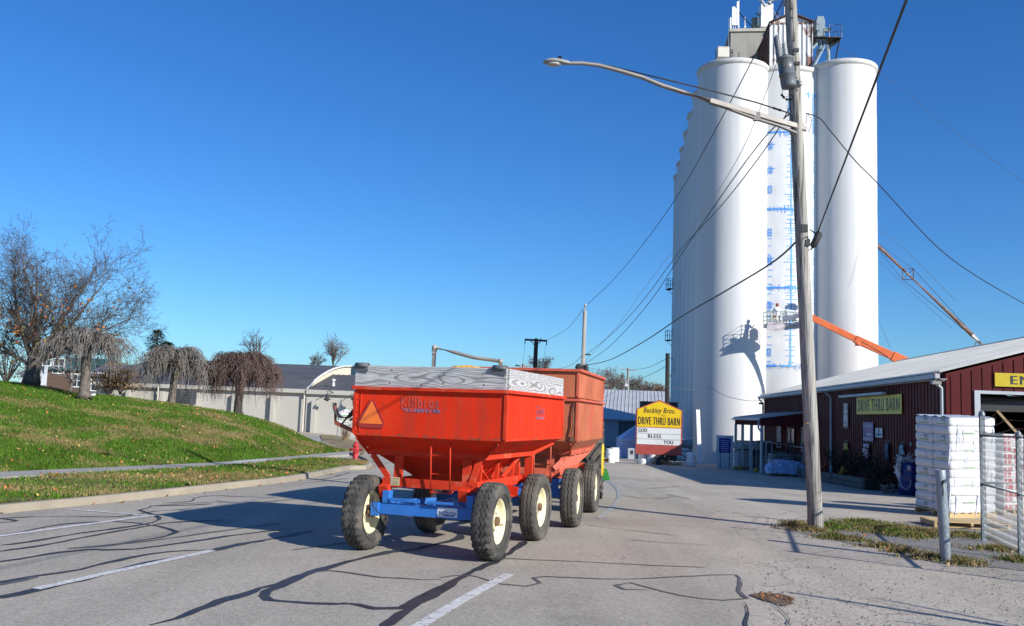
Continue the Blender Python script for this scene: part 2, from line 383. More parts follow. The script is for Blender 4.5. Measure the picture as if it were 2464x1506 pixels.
# ------------------------------------------------------------------ bank on the left
CREST=[(-900,890,40),(-300,905,40),(0,917,40),(51,922.6,40.5),(106,930,41),(179,946,41.5),(232,950,42),(307,956,43),(361,964,43.5),(398,968,44),(455,976,44.5),(551,991,45.5),(613,1005,46),(664,1020,46.5),(699,1033,47),(728,1049,47),(760,1063,46),(800,1077,44),(835,1084,42)]
C_y=[(a,b) for a,b,c in CREST]; C_d=[(a,c) for a,b,c in CREST]
SWB=[(-900,1198),(-400,1165),(0,1137),(512,1114),(700,1099),(820,1087.5),(900,1082)]
SWF=[(-900,1240),(-400,1190),(0,1149.5),(512,1123.6),(700,1107),(820,1094.5),(900,1089)]
def bank_col(px,nt=26):
    b=V(G(px,lerp(SWB,px),.14)); Yc=max(lerp(C_d,px),b.y+1.0); c=V(at(px,lerp(C_y,px),Yc)); c.z=max(c.z,b.z-.0)
    out=[]
    for i in range(nt+1):
        t=i/nt; p=b.lerp(c,t); s=math.sin(t*math.pi/2)**.95*(.75)+.25*t
        s=1-(1-t)**1.7 if c.z>.8 else t
        # keep under the sight line to the crest
        p.z=b.z+(c.z-b.z)*(.55*s+.45*t); out.append(p)
    return out,c
BPX=[-900,-600,-400,-250,-120]+list(range(-60,845,20))
BANK=[bank_col(p)[0] for p in BPX]
def bank_pt(px,t):
    k=max(i for i in range(len(BPX)-1) if BPX[i]<=max(px,-900)); a=(px-BPX[k])/(BPX[k+1]-BPX[k])
    x=t*26; i=min(int(x),25); f=x-i
    A=BANK[k][i].lerp(BANK[k][i+1],f);B=BANK[k+1][i].lerp(BANK[k+1][i+1],f); return A.lerp(B,a)
def bank():
    mb=MB(); n=27
    cols=[]
    for c in BANK:
        top=c[-1]; d=V((top.x,top.y,0)).normalized(); z=top.z
        back=[top+d*1.5+V((0,0,-.10)),top+d*5+V((0,0,-.45 if z<2.2 else -.2)),top+d*11+V((0,0,-min(1.5,max(.5,z+.2)))),top+d*18+V((0,0,-max(.0,z+.3))),]
        cols.append([c[0]+V((0,0,-.15))]+c+back)
    m=len(cols[0]); vs=[p for c in cols for p in c]
    mb.add(vs,[(k*m+i,(k+1)*m+i,(k+1)*m+i+1,k*m+i+1) for k in range(len(cols)-1) for i in range(m-1)],0,True)
    o=mb.build('grass_bank',M_soil); struct(o,'green grass bank rising on the left behind the pavement','bank')
    # sidewalk
    mb=MB(); px=[p for p in BPX if p<=840]; vs=[]; joints=[]
    F=[V(G(p,lerp(SWF,p),.14)) for p in px]; Bk=[V(G(p,lerp(SWB,p),.14)) for p in px]
    Bk[-1]=Bk[-1]; n=len(px)
    up=[V((0,0,.016))]*n
    for a,b in zip(F,Bk): vs+= [a+V((0,0,-.1)),a+V((0,0,.02)),b+V((0,0,.02)),b+V((0,0,-.1))]
    for k in range(n-1):
        new=(560<=px[k]<640)
        for j in range(3): mb.add([vs[k*4+j],vs[(k+1)*4+j],vs[(k+1)*4+j+1],vs[k*4+j+1]],[(0,1,2,3)],1 if new else 0)
    o=mb.build('sidewalk',[M_walk,M_walknew]); struct(o,'narrow grey concrete pavement between grass strip and bank','pavement')
    # verge strip between kerb and walk
    mb=MB(); back=offs(KP,.15); vs=[];m=len(back)
    Fp=resample([(p.x,p.y) for p in F],.5)
    mb2=MB(); rows=[]
    for p in back:
        if p.y<9 or p.y>38.5: continue
        q=min(Fp,key=lambda w:(w-p).length); rows.append((p,q))
    for p,q in rows:
        for j in range(9):
            t=j/8; r=p.lerp(q,t); vs.append((r.x,r.y,gz(r.x,r.y)+.135+.03*math.sin(t*math.pi)))
    mb.add(vs,[(i*9+j,(i+1)*9+j,(i+1)*9+j+1,i*9+j+1) for i in range(len(rows)-1) for j in range(8)],0,True)
    o=mb.build('grass_verge',M_soil2); struct(o,'strip of dry leafy grass between kerb and pavement','verge')
    return rows,F,Bk
VROWS,SWFp,SWBp=bank()
# driveway beyond the bank
def driveway():
    mb=MB(); P=[G(*p) for p in ((690,1046),(760,1047),(830,1062),(890,1072),(930,1085),(880,1093),(832,1087),(780,1072))]
    P=[(-15.6,66,.03),(-12.2,66.5,.03),(-10.6,56,.03),(-8.6,48,-.15),(-5.6,42,-.30),(-5.9,38.5,-.2),(-6.7,37.0,-.05),(-8.2,41.5,-.1),(-11.5,50,.0)]
    P=[(x,y,gz(x,y)+.03) for x,y,z in P]
    mb.poly(P); o=mb.build('driveway',M_walk); struct(o,'short grey concrete driveway beside the pale block building','driveway')
driveway()
# ------------------------------------------------------------------ grass, leaves, stones
NPR=np.random.default_rng(7)
G_MATS=[mat('blade_green',(.062,.140,.014),rough=.8,var=.2,sc=.8,spec=.1),mat('blade_light',(.10,.21,.020),rough=.8,var=.2,sc=.8,spec=.1),mat('blade_dry',(.25,.20,.085),rough=.8,var=.2,sc=.8,spec=.1),mat('blade_dark',(.04,.085,.01),rough=.8,var=.2,sc=.8,spec=.1)]
def vnoise(x,y,s,seed):
    r=np.random.default_rng(seed); g=r.random((64,64)); x=np.asarray(x)*s; y=np.asarray(y)*s
    xi=np.floor(x).astype(int); yi=np.floor(y).astype(int); fx=x-xi; fy=y-yi; fx=fx*fx*(3-2*fx); fy=fy*fy*(3-2*fy)
    a=g[xi%64,yi%64];b=g[(xi+1)%64,yi%64];c=g[xi%64,(yi+1)%64];d=g[(xi+1)%64,(yi+1)%64]
    return (a*(1-fx)+b*fx)*(1-fy)+(c*(1-fx)+d*fx)*fy
def blades(P,h,w,dry):
    n=len(P); a=NPR.random(n)*6.283; lean=NPR.normal(0,.45,(n,2))*h[:,None]
    dx=np.cos(a)*w/2; dy=np.sin(a)*w/2
    v=np.zeros((n,3,3)); v[:,0]=P; v[:,1]=P; v[:,2]=P
    v[:,0,0]-=dx;v[:,0,1]-=dy;v[:,1,0]+=dx;v[:,1,1]+=dy
    v[:,2,0]+=lean[:,0];v[:,2,1]+=lean[:,1];v[:,2,2]+=h
    pn=.55*vnoise(P[:,0],P[:,1],.55,3)+.45*vnoise(P[:,0],P[:,1],1.7,5)
    u=NPR.random(n); thr=np.clip(dry+(pn-.5)*2.5,0.03,.95)
    mi=np.where(u<thr,2,np.where(NPR.random(n)<.33,1,np.where(NPR.random(n)<.3,3,0)))
    return v.reshape(-1,3),mi
def grass():
    n=150000; px=NPR.uniform(-90,843,n); t=NPR.random(n)**1.15
    P=np.array([bank_pt(a,b) for a,b in zip(px,t)]); 
    v1,m1=blades(P,NPR.uniform(.04,.10,n),NPR.uniform(.012,.03,n),.19)
    k=60000; idx=NPR.random(k)*(len(VROWS)-1.001); s=NPR.random(k)*1.0
    A=np.array([[*r[0][:2]] for r in VROWS]);B=np.array([[*r[1][:2]] for r in VROWS]); i=idx.astype(int); f=(idx-i)[:,None]
    a=A[i]*(1-f)+A[i+1]*f; b=B[i]*(1-f)+B[i+1]*f; Q=a*(1-s[:,None])+b*s[:,None]
    keep=(Q[:,1]>13)&(Q[:,1]<37.5); Q=Q[keep]; s=s[keep]
    z=np.array([gz(x,y) for x,y in Q])+.14+.03*np.sin(s*3.14)
    P2=np.column_stack([Q,z]); v2,m2=blades(P2,NPR.uniform(.03,.09,len(P2)),NPR.uniform(.01,.026,len(P2)),.42+.0*s)
    o=np_mesh('grass',np.vstack([v1,v2]),3,G_MATS,np.concatenate([m1,m2])); stuff(o,'short green and straw coloured lawn grass on bank and verge','grass')
    return P,P2
GP1,GP2=grass()
L_MATS=[mat('leaf_orange',(.50,.17,.04),rough=.7,var=.3,sc=9),mat('leaf_tan',(.42,.29,.14),rough=.8,var=.3,sc=9),mat('leaf_brown',(.20,.09,.035),rough=.8,var=.3,sc=9),mat('leaf_yellow',(.58,.40,.08),rough=.7,var=.2,sc=9)]
def leaves(P,size,lift=.03,flat=.45):
    n=len(P); a=NPR.random(n)*6.283; b=NPR.normal(0,flat,n); c=NPR.normal(0,flat,n)
    ux=np.column_stack([np.cos(a)*np.cos(b),np.sin(a)*np.cos(b),np.sin(b)]); uy=np.column_stack([-np.sin(a)*np.cos(c),np.cos(a)*np.cos(c),np.sin(c)])
    s=size[:,None]; C=P+np.array([0,0,lift]); v=np.zeros((n,4,3))
    v[:,0]=C-ux*s*.5; v[:,1]=C-uy*s*.28+ux*s*.05; v[:,2]=C+ux*s*.5+np.array([0,0,.008]); v[:,3]=C+uy*s*.28
    mi=NPR.choice(4,n,p=[.30,.40,.20,.10]); return v.reshape(-1,3),mi
def fallen():
    A=GP1[NPR.choice(len(GP1),1100)]; B=GP2[NPR.choice(len(GP2),900)]
    # kerb gutter and the weedy corner around the pole
    q=[]
    for i in range(60):
        k=NPR.integers(30,len(KP)-20); p=KP[k]; q.append((p.x+NPR.uniform(0,.25),p.y,gz(p.x,p.y)+.0))
    C=np.array(q)
    v=[leaves(A,NPR.uniform(.06,.13,len(A)),.07),leaves(B,NPR.uniform(.05,.12,len(B)),.06),leaves(C,NPR.uniform(.06,.12,len(C)),.02)]
    o=np_mesh('fallen_leaves',np.vstack([a for a,b in v]),4,L_MATS,np.concatenate([b for a,b in v])); stuff(o,'scattered orange and tan fallen leaves on the left grass','leaves')
fallen()
# weedy gravel corner around the pole
def poly_in(x,y,poly):
    c=False;n=len(poly)
    for i in range(n):
        x1,y1=poly[i][:2];x2,y2=poly[(i+1)%n][:2]
        if (y1>y)!=(y2>y) and x<(x2-x1)*(y-y1)/(y2-y1)+x1: c=not c
    return c
WEED=[z8(*p) for p in ((370,430),(520,400),(640,392),(830,395),(1000,385),(1150,378),(1300,390),(1500,385),(1750,380),(2110,400),(2464,420),(2464,790),(2200,760),(2000,760),(1700,715),(1480,655),(1290,605),(1000,560),(800,505),(560,465))]
WEEDW=[G(*p) for p in WEED]
WEEDW=WEEDW[:10]+[(10.6,18.6,0),(13,18.6,0),(12.,13.4,0)]+WEEDW[11:]
def weed():
    mb=MB(); mb.poly([(x,y,.004) for x,y,z in WEEDW]); o=mb.build('gravel_verge',M_gravel); struct(o,'gravel and weeds corner around the utility pole','gravel verge')
    xs=[p[0] for p in WEEDW];ys=[p[1] for p in WEEDW]
    # denser grass blobs (world): along far edge, near edge, round bollard and fence foot
    blobs=[(z8(880,430),.9,.5,0),(z8(1150,400),.8,.4,0),(z8(1230,430),.6,.35,0),(z8(1400,480),.8,.35,0),(z8(1550,510),.7,.25,.2),(z8(600,420),.5,.35,.85),(z8(700,455),.6,.35,.8),(z8(900,520),.45,.3,.1),(z8(1050,540),.5,.2,.5),(z8(1300,595),.6,.15,.7),(z8(1500,640),.6,.15,.7),(z8(1700,690),.6,.2,.75),(z8(1900,710),.6,.22,.35),(z8(1980,740),.4,.15,.6),(z8(1950,500),.7,.2,.3),(z8(2080,520),.5,.2,.3),(z8(2250,620),.6,.3,.4),(z8(2420,710),.5,.25,.2),(z8(1600,480),1.2,.4,.85),(z8(1350,450),1.5,.5,.7)]
    Ps=[];D=[];H=[]
    for (p,rx,ry,dry) in blobs:
        c=G(*p); n=int(1500*rx*ry/.3)
        a=NPR.random(n)*6.283; r=np.abs(NPR.normal(0,.55,n))*(1+.3*np.sin(3*a+rx*9)); X=c[0]+rx*r*np.cos(a)*.8; Y=c[1]+ry*r*np.sin(a)*1.6
        Ps.append(np.column_stack([X,Y,np.full(n,.002)])); D.append(np.full(n,dry)); H.append((.03+.08*NPR.random(n))*np.clip(1.15-r*.5,.3,1.2))
    P=np.vstack(Ps); D=np.concatenate(D);H=np.concatenate(H)
    n=len(P); a=NPR.random(n)*6.283; lean=NPR.normal(0,.6,(n,2))*H[:,None]; w=NPR.uniform(.006,.016,n)
    v=np.zeros((n,3,3)); v[:,0]=P;v[:,1]=P;v[:,2]=P; v[:,0,0]-=np.cos(a)*w;v[:,0,1]-=np.sin(a)*w;v[:,1,0]+=np.cos(a)*w;v[:,1,1]+=np.sin(a)*w
    v[:,2,:2]+=lean; v[:,2,2]+=H
    mi=np.where(NPR.random(n)<np.clip(D+.42,0,.95),2,np.where(NPR.random(n)<.3,1,np.where(NPR.random(n)<.4,3,0)))
    o=np_mesh('weeds',v.reshape(-1,3),3,G_MATS,mi); stuff(o,'green and straw weeds around pole, bollard and fence foot','weeds')
    Q=P[NPR.choice(n,800)].copy(); Q[:,0]+=NPR.normal(0,.12,800)
    v,m=leaves(Q,NPR.uniform(.04,.10,800),.03); o=np_mesh('corner_leaves',v,4,L_MATS,m); stuff(o,'orange dead leaves caught in the weedy gravel corner','leaves')
weed()
def stones():
    # loose grit over the lot and gravel
    base=np.array([(0,0,1),(.9,0,-.3),(-.45,.8,-.3),(-.45,-.8,-.3)]); F=[(0,1,2),(0,2,3),(0,3,1)]
    n=5500; pts=[]
    while len(pts)<n:
        px=NPR.uniform(1250,2520); py=1180+330*NPR.random()**.8
        g=G(px,py)
        s=lerp([(1180,1600),(1270,1735),(1385,1770),(1506,1840)],py)
        pr=1. if px>s+20 else .09
        if poly_in(g[0],g[1],WEEDW): pr=1.5
        if NPR.random()<pr*.8*(.35+.9*vnoise([g[0]],[g[1]],.6,11)[0]): pts.append(g)
    P=np.array(pts); R=np.abs(NPR.normal(.0,.006,n))+.003
    a=NPR.random(n)*6.283; ca,sa=np.cos(a),np.sin(a); v=np.zeros((n,3,3,3))
    for fi,f in enumerate(F):
        for vi,k in enumerate(f):
            b=base[k]; sx=NPR.uniform(.8,1.2)
            v[:,fi,vi,0]=P[:,0]+R*(b[0]*ca-b[1]*sa); v[:,fi,vi,1]=P[:,1]+R*(b[0]*sa+b[1]*ca); v[:,fi,vi,2]=P[:,2]+R*(b[2]*.7+.2)
    mm=[mat('stone_grey',(.27,.26,.25),rough=.95,var=.3,sc=20),mat('stone_tan',(.30,.25,.20),rough=.95,var=.3,sc=20),mat('stone_dark',(.12,.115,.11),rough=.95,var=.3,sc=20)]
    mi=np.repeat(NPR.choice(3,n,p=[.5,.3,.2]),3)
    o=np_mesh('loose_stones',v.reshape(-1,3),3,mm,mi); stuff(o,'loose grit and small stones over the lot','stones')
    # pothole with leaves
    mb=MB(); c=G(*z8(410,1020)); pts=[]
    for k in range(26):
        a=k*6.283/26; r=1+.18*math.sin(3*a)+.1*math.sin(7*a+1); pts.append((c[0]+.21*r*math.cos(a),c[1]+.34*r*math.sin(a),.006))
    mb.poly(pts); o=mb.build('pothole',mat('pothole_fill',(.14,.10,.07),rough=1,var=.4,sc=12,bump=1,bsc=40)); struct(o,'shallow pothole filled with grit and dead leaves','pothole')
    k=110; a=NPR.random(k)*6.283; r=np.sqrt(NPR.random(k)); Q=np.column_stack([c[0]+.19*r*np.cos(a),c[1]+.31*r*np.sin(a),np.full(k,.008)])
    v,m=leaves(Q,NPR.uniform(.02,.05,k),.012); o=np_mesh('pothole_leaves',v,4,L_MATS,np.where((m==1)|(m==3),2,m)); stuff(o,'crumbled brown leaves lying in the pothole','leaves')
stones()
# ------------------------------------------------------------------ gravity wagons and tractor
def rust(c): return (.10,.035,.015)
M_red=mat('red_paint',(.70,.036,.012),rough=.65,var=.12,sc=1.6,spots=((.13,.045,.03),.665,6,.85),spots2=((.62,.085,.030),.57,1.1,.35),streak=((.36,.05,.03),(6,6,.45),.45),spec=.05)
M_redd=mat('red_frame_paint',(.58,.046,.02),rough=.6,var=.14,sc=3,spots=((.17,.055,.03),.64,9,.8),spots2=((.55,.16,.09),.58,2.5,.5),spec=.06)
M_red2=mat('faded_red_paint',(.44,.118,.050),rough=.6,var=.13,sc=1.1,hue=(.50,.155,.075),spots=((.15,.055,.03),.68,6,.75),spots2=((.58,.10,.07),.57,.8,.6),streak=((.45,.12,.07),(6,6,.4),.4),spec=.25)
M_red2f=mat('faded_frame_paint',(.55,.11,.06),rough=.6,var=.16,sc=3,spots=((.17,.06,.035),.62,8,.8))
M_blue=mat('blue_gear_paint',(.025,.16,.52),rough=.5,var=.14,sc=3,spots=((.05,.06,.09),.63,8,.8))
def tyre_mat():
    m=mat('tyre_rubber',(.062,.059,.054),rough=.9,var=.3,sc=4,bump=.25,bsc=70,spots=((.15,.135,.11),.52,4,.55),spec=.35); return m
M_tyre=tyre_mat()
M_tyred=mat('dusty_tyre',(.092,.085,.074),rough=.9,var=.25,sc=5,bump=.25,bsc=60,spots=((.19,.165,.13),.55,4,.5),spec=.3)
M_cream=mat('cream_rim_paint',(.74,.68,.44),rough=.5,var=.08,sc=3,spots=((.30,.20,.10),.64,9,.7))
M_rustm=mat('rusty_steel',(.16,.085,.05),rough=.85,var=.35,sc=8,bump=.2,bsc=60)
M_steel=mat('galvanised_steel',(.42,.43,.43),rough=.45,metal=.55,var=.12,sc=6)
M_black=mat('black_rubber',(.035,.035,.038),rough=.75,var=.2,sc=6)
M_yellowp=mat('yellow_paint',(.78,.52,.03),rough=.5,var=.1,sc=4,spots=((.2,.13,.04),.66,8,.7))
M_green=mat('green_paint',(.03,.22,.04),rough=.45,var=.12,sc=4)
M_smv=mat('smv_orange',(.95,.20,.03),rough=.5,var=.04,sc=4)
M_smvr=mat('smv_red',(.36,.03,.025),rough=.5,var=.06,sc=4)
M_faintblue=mat('faded_blue_lettering',(.40,.07,.06),rough=.6,var=.3,sc=10,spots=((.70,.062,.022),.47,14,.95))
M_fadedkey=mat('blue_lettering_wear',(.17,.10,.17),rough=.6,var=.3,sc=8,spots=((.70,.062,.022),.50,18,.95))
M_decalw=mat('decal_white',(.72,.73,.74),rough=.5,var=.05,sc=4)
M_decalb=mat('decal_blue',(.04,.07,.30),rough=.5,var=.05,sc=4)
def wood_mat():
    m=bpy.data.materials.new('weathered_board'); m.use_nodes=True; nt=m.node_tree;N=nt.nodes;L=nt.links;b=N['Principled BSDF']
    tc=N.new('ShaderNodeTexCoord'); 
    def mp(s,rot=(0,0,0)):
        q=N.new('ShaderNodeMapping'); q.inputs['Scale'].default_value=s; q.inputs['Rotation'].default_value=rot; L.new(tc.outputs['Object'],q.inputs[0]); return q.outputs[0]
    def math_(op,a,b_=None):
        q=N.new('ShaderNodeMath'); q.operation=op
        for i,x in enumerate((a,b_)):
            if x is None: continue
            if isinstance(x,(int,float)): q.inputs[i].default_value=x
            else: L.new(x,q.inputs[i])
        return q.outputs[0]
    # the rings of a log cut lengthwise: level sets of a long smooth field plus the height off the heart line
    n=N.new('ShaderNodeTexNoise'); n.inputs['Scale'].default_value=1.; n.inputs['Detail'].default_value=1.2; n.inputs['Roughness'].default_value=.3; L.new(mp((1.05,1.05,2.6)),n.inputs['Vector'])
    sp=N.new('ShaderNodeSeparateXYZ'); L.new(tc.outputs['Object'],sp.inputs[0])
    zz=math_('SUBTRACT',sp.outputs[2],2.345); zq=math_('MULTIPLY',math_('MULTIPLY',zz,zz),60.)
    fld=math_('ADD',math_('MULTIPLY',n.outputs['Fac'],4.2),zq)
    fr=math_('FRACT',math_('MULTIPLY',fld,3.0))
    r=N.new('ShaderNodeValToRGB'); cr=r.color_ramp; cr.elements[0].position=0; cr.elements[0].color=(.47,.47,.47,1); cr.elements[1].position=1; cr.elements[1].color=(.50,.50,.50,1)
    for p,c in ((.55,(.50,.50,.495,1)),(.74,(.27,.265,.255,1)),(.9,(.22,.215,.205,1))):
        e=cr.elements.new(p); e.color=c
    L.new(fr,r.inputs[0])
    n2=N.new('ShaderNodeTexNoise'); n2.inputs['Scale'].default_value=1; n2.inputs['Detail'].default_value=6; L.new(mp((6,6,130)),n2.inputs['Vector'])
    r2=N.new('ShaderNodeMapRange'); r2.inputs[1].default_value=.3; r2.inputs[2].default_value=.7; r2.inputs[3].default_value=.55; r2.inputs[4].default_value=1.3; L.new(n2.outputs['Fac'],r2.inputs[0])
    x=N.new('ShaderNodeMix'); x.data_type='RGBA'; x.blend_type='MULTIPLY'; x.inputs[0].default_value=1; L.new(r.outputs[0],x.inputs[6])
    cc=N.new('ShaderNodeCombineColor'); [L.new(r2.outputs[0],cc.inputs[i]) for i in range(3)]; L.new(cc.outputs[0],x.inputs[7])
    L.new(x.outputs[2],b.inputs['Base Color']); b.inputs['Roughness'].default_value=.85
    bp=N.new('ShaderNodeBump'); bp.inputs['Strength'].default_value=.35; bp.inputs['Distance'].default_value=.006; L.new(x.outputs[2],bp.inputs['Height']); L.new(bp.outputs[0],b.inputs['Normal'])
    return m
M_board=wood_mat()
def wheel(parent,x,y,R,w,side,seed,tread='lug',rim_mat=None,hub=True,rim_r=.62):
    """wheel at local (x,y,R); axis along local x; side=+1 outer face to +x"""
    rng=random.Random(seed)
    e=bpy.data.objects.new('wheel',None); COL.objects.link(e); e.parent=parent; e.location=(x,y,R); e.rotation_euler=(seed*1.3,0,0) if tread!='big' else (0,0,0)
    Mx=Matrix.Rotation(math.pi/2*side,4,'Y')
    n=112; rb=R*.57
    h=w/2
    prof=[(rb,-h*.55),(rb+.02,-h*.80),(R*.80,-h*1.0),(R*.915,-h*.97),(R*.965,-h*.90),(R*.99,-h*.72)]
    grooves=[-.45,0,.45]
    xs=[-.72]
    for g in grooves: prof+=[(R,(g-.075)*h),(R-.016,(g-.05)*h),(R-.016,(g+.05)*h),(R,(g+.075)*h)]
    prof+=[(R*.99,h*.72),(R*.965,h*.90),(R*.915,h*.97),(R*.80,h),(rb+.02,h*.80),(rb,h*.55)]
    def mod(j,k):
        p=(k%4)
        if tread=='lug':
            if j in(3,4,5,18,19,20) : return -.030 if p in(2,3) else 0
            if j in(6,9,10,13,14,17): return -.014 if (p==3) else 0
        if tread=='rib':
            if j in(4,5,18,19): return -.010 if p>1 else 0
        return 0
    mb=MB()
    def zig(j,k):  # zigzag the grooves by shifting the profile sideways
        return 0
    vs=[];m=len(prof)
    for k in range(n):
        a=2*math.pi*k/n
        for j,(r,hh) in enumerate(prof):
            rr=r+mod(j,k); off=0
            if 6<=j<=17: off=(.10*h if tread=='lug' else .05*h)*(1 if (k%4)in(0,1) else -1)
            vs.append(Mx@V((rr*math.cos(a),rr*math.sin(a),hh+off)))
    fs=[(k*m+j,((k+1)%n)*m+j,((k+1)%n)*m+j+1,k*m+j+1) for k in range(n) for j in range(m-1)]
    mb.add(vs,fs,0,True)
    # mould ring on the sidewalls
    for s in(-1,1):
        mb.lathe([(R*.70,s*h*.955),(R*.705,s*h*.99),(R*.73,s*h*1.0),(R*.735,s*h*.975)],48,Mx,0)
    o=mb.build('tyre',M_tyre if tread!='rib' else M_tyred,e)
    bv=o.modifiers.new('s','EDGE_SPLIT'); bv.split_angle=math.radians(50)
    mb=MB(); ro=rb+.012
    mb.lathe([(ro+.012,h*.62),(ro,h*.66),(ro-.012,h*.60),(ro-.03,h*.40),(ro-.035,h*.05),(ro-.045,-h*.05),(.62*rb,-h*.02 if hub else 0),(.50*rb,h*.10),(.36*rb,h*.12),(.30*rb,h*.30),(.22*rb,h*.36),(.0,h*.36)],48,Mx,0)
    mb.lathe([(ro,-h*.62),(ro-.03,-h*.45),(ro-.035,-h*.05)],48,Mx,0)
    mb.lathe([(ro-.035,-h*.06),(.55*rb,-h*.04),(.12,-h*.1),(0,-h*.1)],32,Mx,0)
    for k in range(6):
        a=k*math.pi/3; p=Mx@V((.43*rb*math.cos(a),.43*rb*math.sin(a),h*.10)); q=Mx@V((.43*rb*math.cos(a),.43*rb*math.sin(a),h*.20)); mb.cyl(p,q,.014,n=6,mi=1)
    p=Mx@V((ro*.8,0,h*.25)); q=Mx@V((ro*.9,0,h*.55)); mb.cyl(p,q,.006,n=5,mi=1)
    mb.build('rim',[rim_mat or M_cream,M_rustm],e)
    mb=MB(); mb.lathe([(.22*rb,h*.34),(.21*rb,h*.62),(.15*rb,h*.70),(0,h*.71)],20,Mx,0); mb.build('hub',M_rustm,e)
    return e
def frustum(mb,bot,top,mi=0):
    """bot/top: 4 points each, open sheet sides"""
    for i in range(4): mb.quad(bot[i],bot[(i+1)%4],top[(i+1)%4],top[i],mi)
def rect(x0,x1,yy0,yy1,z): return [V((x0,yy0,z)),V((x1,yy0,z)),V((x1,yy1,z)),V((x0,yy1,z))]
def wagon(kind,loc,rz,label):
    W=thing('gravity_wagon',label,'grain wagon',loc,rz,'gravity wagons in tow')
    first=kind==1
    body=M_red if first else M_red2; fr=M_redd if first else M_red2f
    HT=.93; R=.51; WB=2.24 if first else 2.72
    if first: x0,x1,yb,yf,zl,zr=-1.05,1.15,-.25,2.66,1.57,2.22
    else: x0,x1,yb,yf,zl,zr=-1.22,1.02,-.25,3.13,1.49,2.22
    t=.012
    # --- box: four sheet walls with a rolled rim
    mb=MB()
    for (a,b) in (((x0,yb),(x1,yb)),((x1,yb),(x1,yf)),((x1,yf),(x0,yf)),((x0,yf),(x0,yb))):
        mb.bar((a[0],a[1],(zl+zr)/2),(b[0],b[1],(zl+zr)/2),t,zr-zl)
    e=.035
    rim=[((x0-e,yb-e*.6,zr),(x1+e,yb-e*.6,zr)),((x1+e*.6,yb-e,zr),(x1+e*.6,yf+e,zr)),((x1+e,yf+e*.6,zr),(x0-e,yf+e*.6,zr)),((x0-e*.6,yf+e,zr),(x0-e*.6,yb-e,zr))]
    for i,(a,b) in enumerate(rim): mb.bar((a[0],a[1],a[2]+.004*(i%2)),(b[0],b[1],b[2]+.004*(i%2)),.075,.042,1)
    # corner flanges and seam
    for cx,cy in((x0,yb),(x1,yb),(x1,yf),(x0,yf)):
        mb.box((cx,cy,(zl+zr)/2-.01),(.045,.045,zr-zl-.06),1)
    for k in range(7):  # bolts
        z=zl+.06+k*(zr-zl-.12)/6
        mb.box((x0+.05,yb-.012,z),(.015,.012,.015),1)
    mb.box((x0+.085,yb-.010,(zl+zr)/2-.02),(.012,.012,zr-zl-.12),1)
    rr_=random.Random(kind)
    def chip(x,y,z,w,h,side):
        n=7; pts=[]
        for k in range(n):
            a=6.283*k/n; q=rr_.uniform(.6,1.1); u,v=w*q*math.cos(a),h*q*math.sin(a); pts.append((x+u,y,z+v) if side==0 else (x,y+u,z+v))
        mb.add(pts,[tuple(range(n))],2)
    for k in range(60):
        chip(rr_.uniform(x0+.03,x1-.03),yb-.0075,zl+.006+abs(rr_.gauss(0,.012)),rr_.uniform(.006,.035),rr_.uniform(.003,.010),0)
        chip(x1+.0075,rr_.uniform(yb+.05,yf-.05),zl+.006+abs(rr_.gauss(0,.012)),rr_.uniform(.006,.03),rr_.uniform(.003,.008),1)
    for k in range(26):
        chip(rr_.uniform(x0+.1,x1-.1),yb-.0075,rr_.uniform(zl+.05,zr-.06),rr_.uniform(.003,.014),rr_.uniform(.003,.014),0)
        chip(x1+.0075,rr_.uniform(yb+.1,yf-.1),rr_.uniform(zl+.05,zr-.06),rr_.uniform(.003,.012),rr_.uniform(.003,.012),1)
    mb.build('box',[body,fr,M_rustm],W)
    hp=MB()
    # rear/side slopes down to hopper rail
    rx0,rx1,ry0,ry1,rz_=(-.98,.72,.15,2.35,1.36) if first else (-1.0,.82,.2,2.75,1.30)
    top=rect(x0,x1,yb,yf,zl); mid=rect(rx0,rx1,ry0,ry1,rz_); low=rect(-.42,.12,1.02,1.60,.84)
    frustum(hp,mid,top); frustum(hp,low,mid)
    hp.quad(*low)
    hp.build('hopper',body,W)
    # hopper rail (angle iron)
    rl=MB(); d=.09
    rl.bar((rx0-.03,ry0-.01,rz_-.02),(rx1+.03,ry0-.01,rz_-.02),.02,d)
    rl.bar((rx1+.03,ry0-.02,rz_-.02),(rx1+.03,ry1,rz_-.02),.03,d); rl.bar((rx0-.03,ry0,rz_-.02),(rx0-.03,ry1,rz_-.02),.02,d)
    rl.bar((rx0,ry1,rz_-.02),(rx1,ry1,rz_-.02),.02,d)
    rl.bar((rx1+.03,ry1,rz_-.02),(x1-.12,yf-.08,zl-.05),.03,d)
    rl.bar((rx0-.03,ry0,rz_-.03),(x0+.03,yb+.02,zl-.02),.02,.05)
    rl.bar((rx1+.03,ry0-.03,rz_-.03),(x1-.10,yb+.03,zl-.03),.02,.05)
    rl.build('hopper_rail',fr,W)
    # sub frame
    sf=MB(); fx=.58; zb,zt=.85,.99; fy0,fy1=.10,WB+.1
    sf.box2((-fx-.16,fy0-.03,zb+.02),(fx+.10,fy0+.03,zt)); sf.box2((-fx-.14,fy1-.03,zb+.02),(fx+.14,fy1+.03,zt))
    for s in(-fx,fx): sf.box2((s-.035,fy0+.03,zb),(s+.035,fy1-.03,zt-.003))
    sf.bar((-fx-.10,fy0+.03,zb-.012),(-fx-.10,fy0-.10,zb-.05),.14,.16); sf.bar((fx-.08,fy0+.04,zb-.012),(fx-.08,fy0-.10,zb-.05),.14,.16)
    sf.build('sub_frame',fr,W,bevel=.004)
    def post(a,b,w=.11,h=.07):
        m=MB(); m.bar(a,b,w,h,up=(0,1,0)); m.build('post',fr,W,bevel=.004)
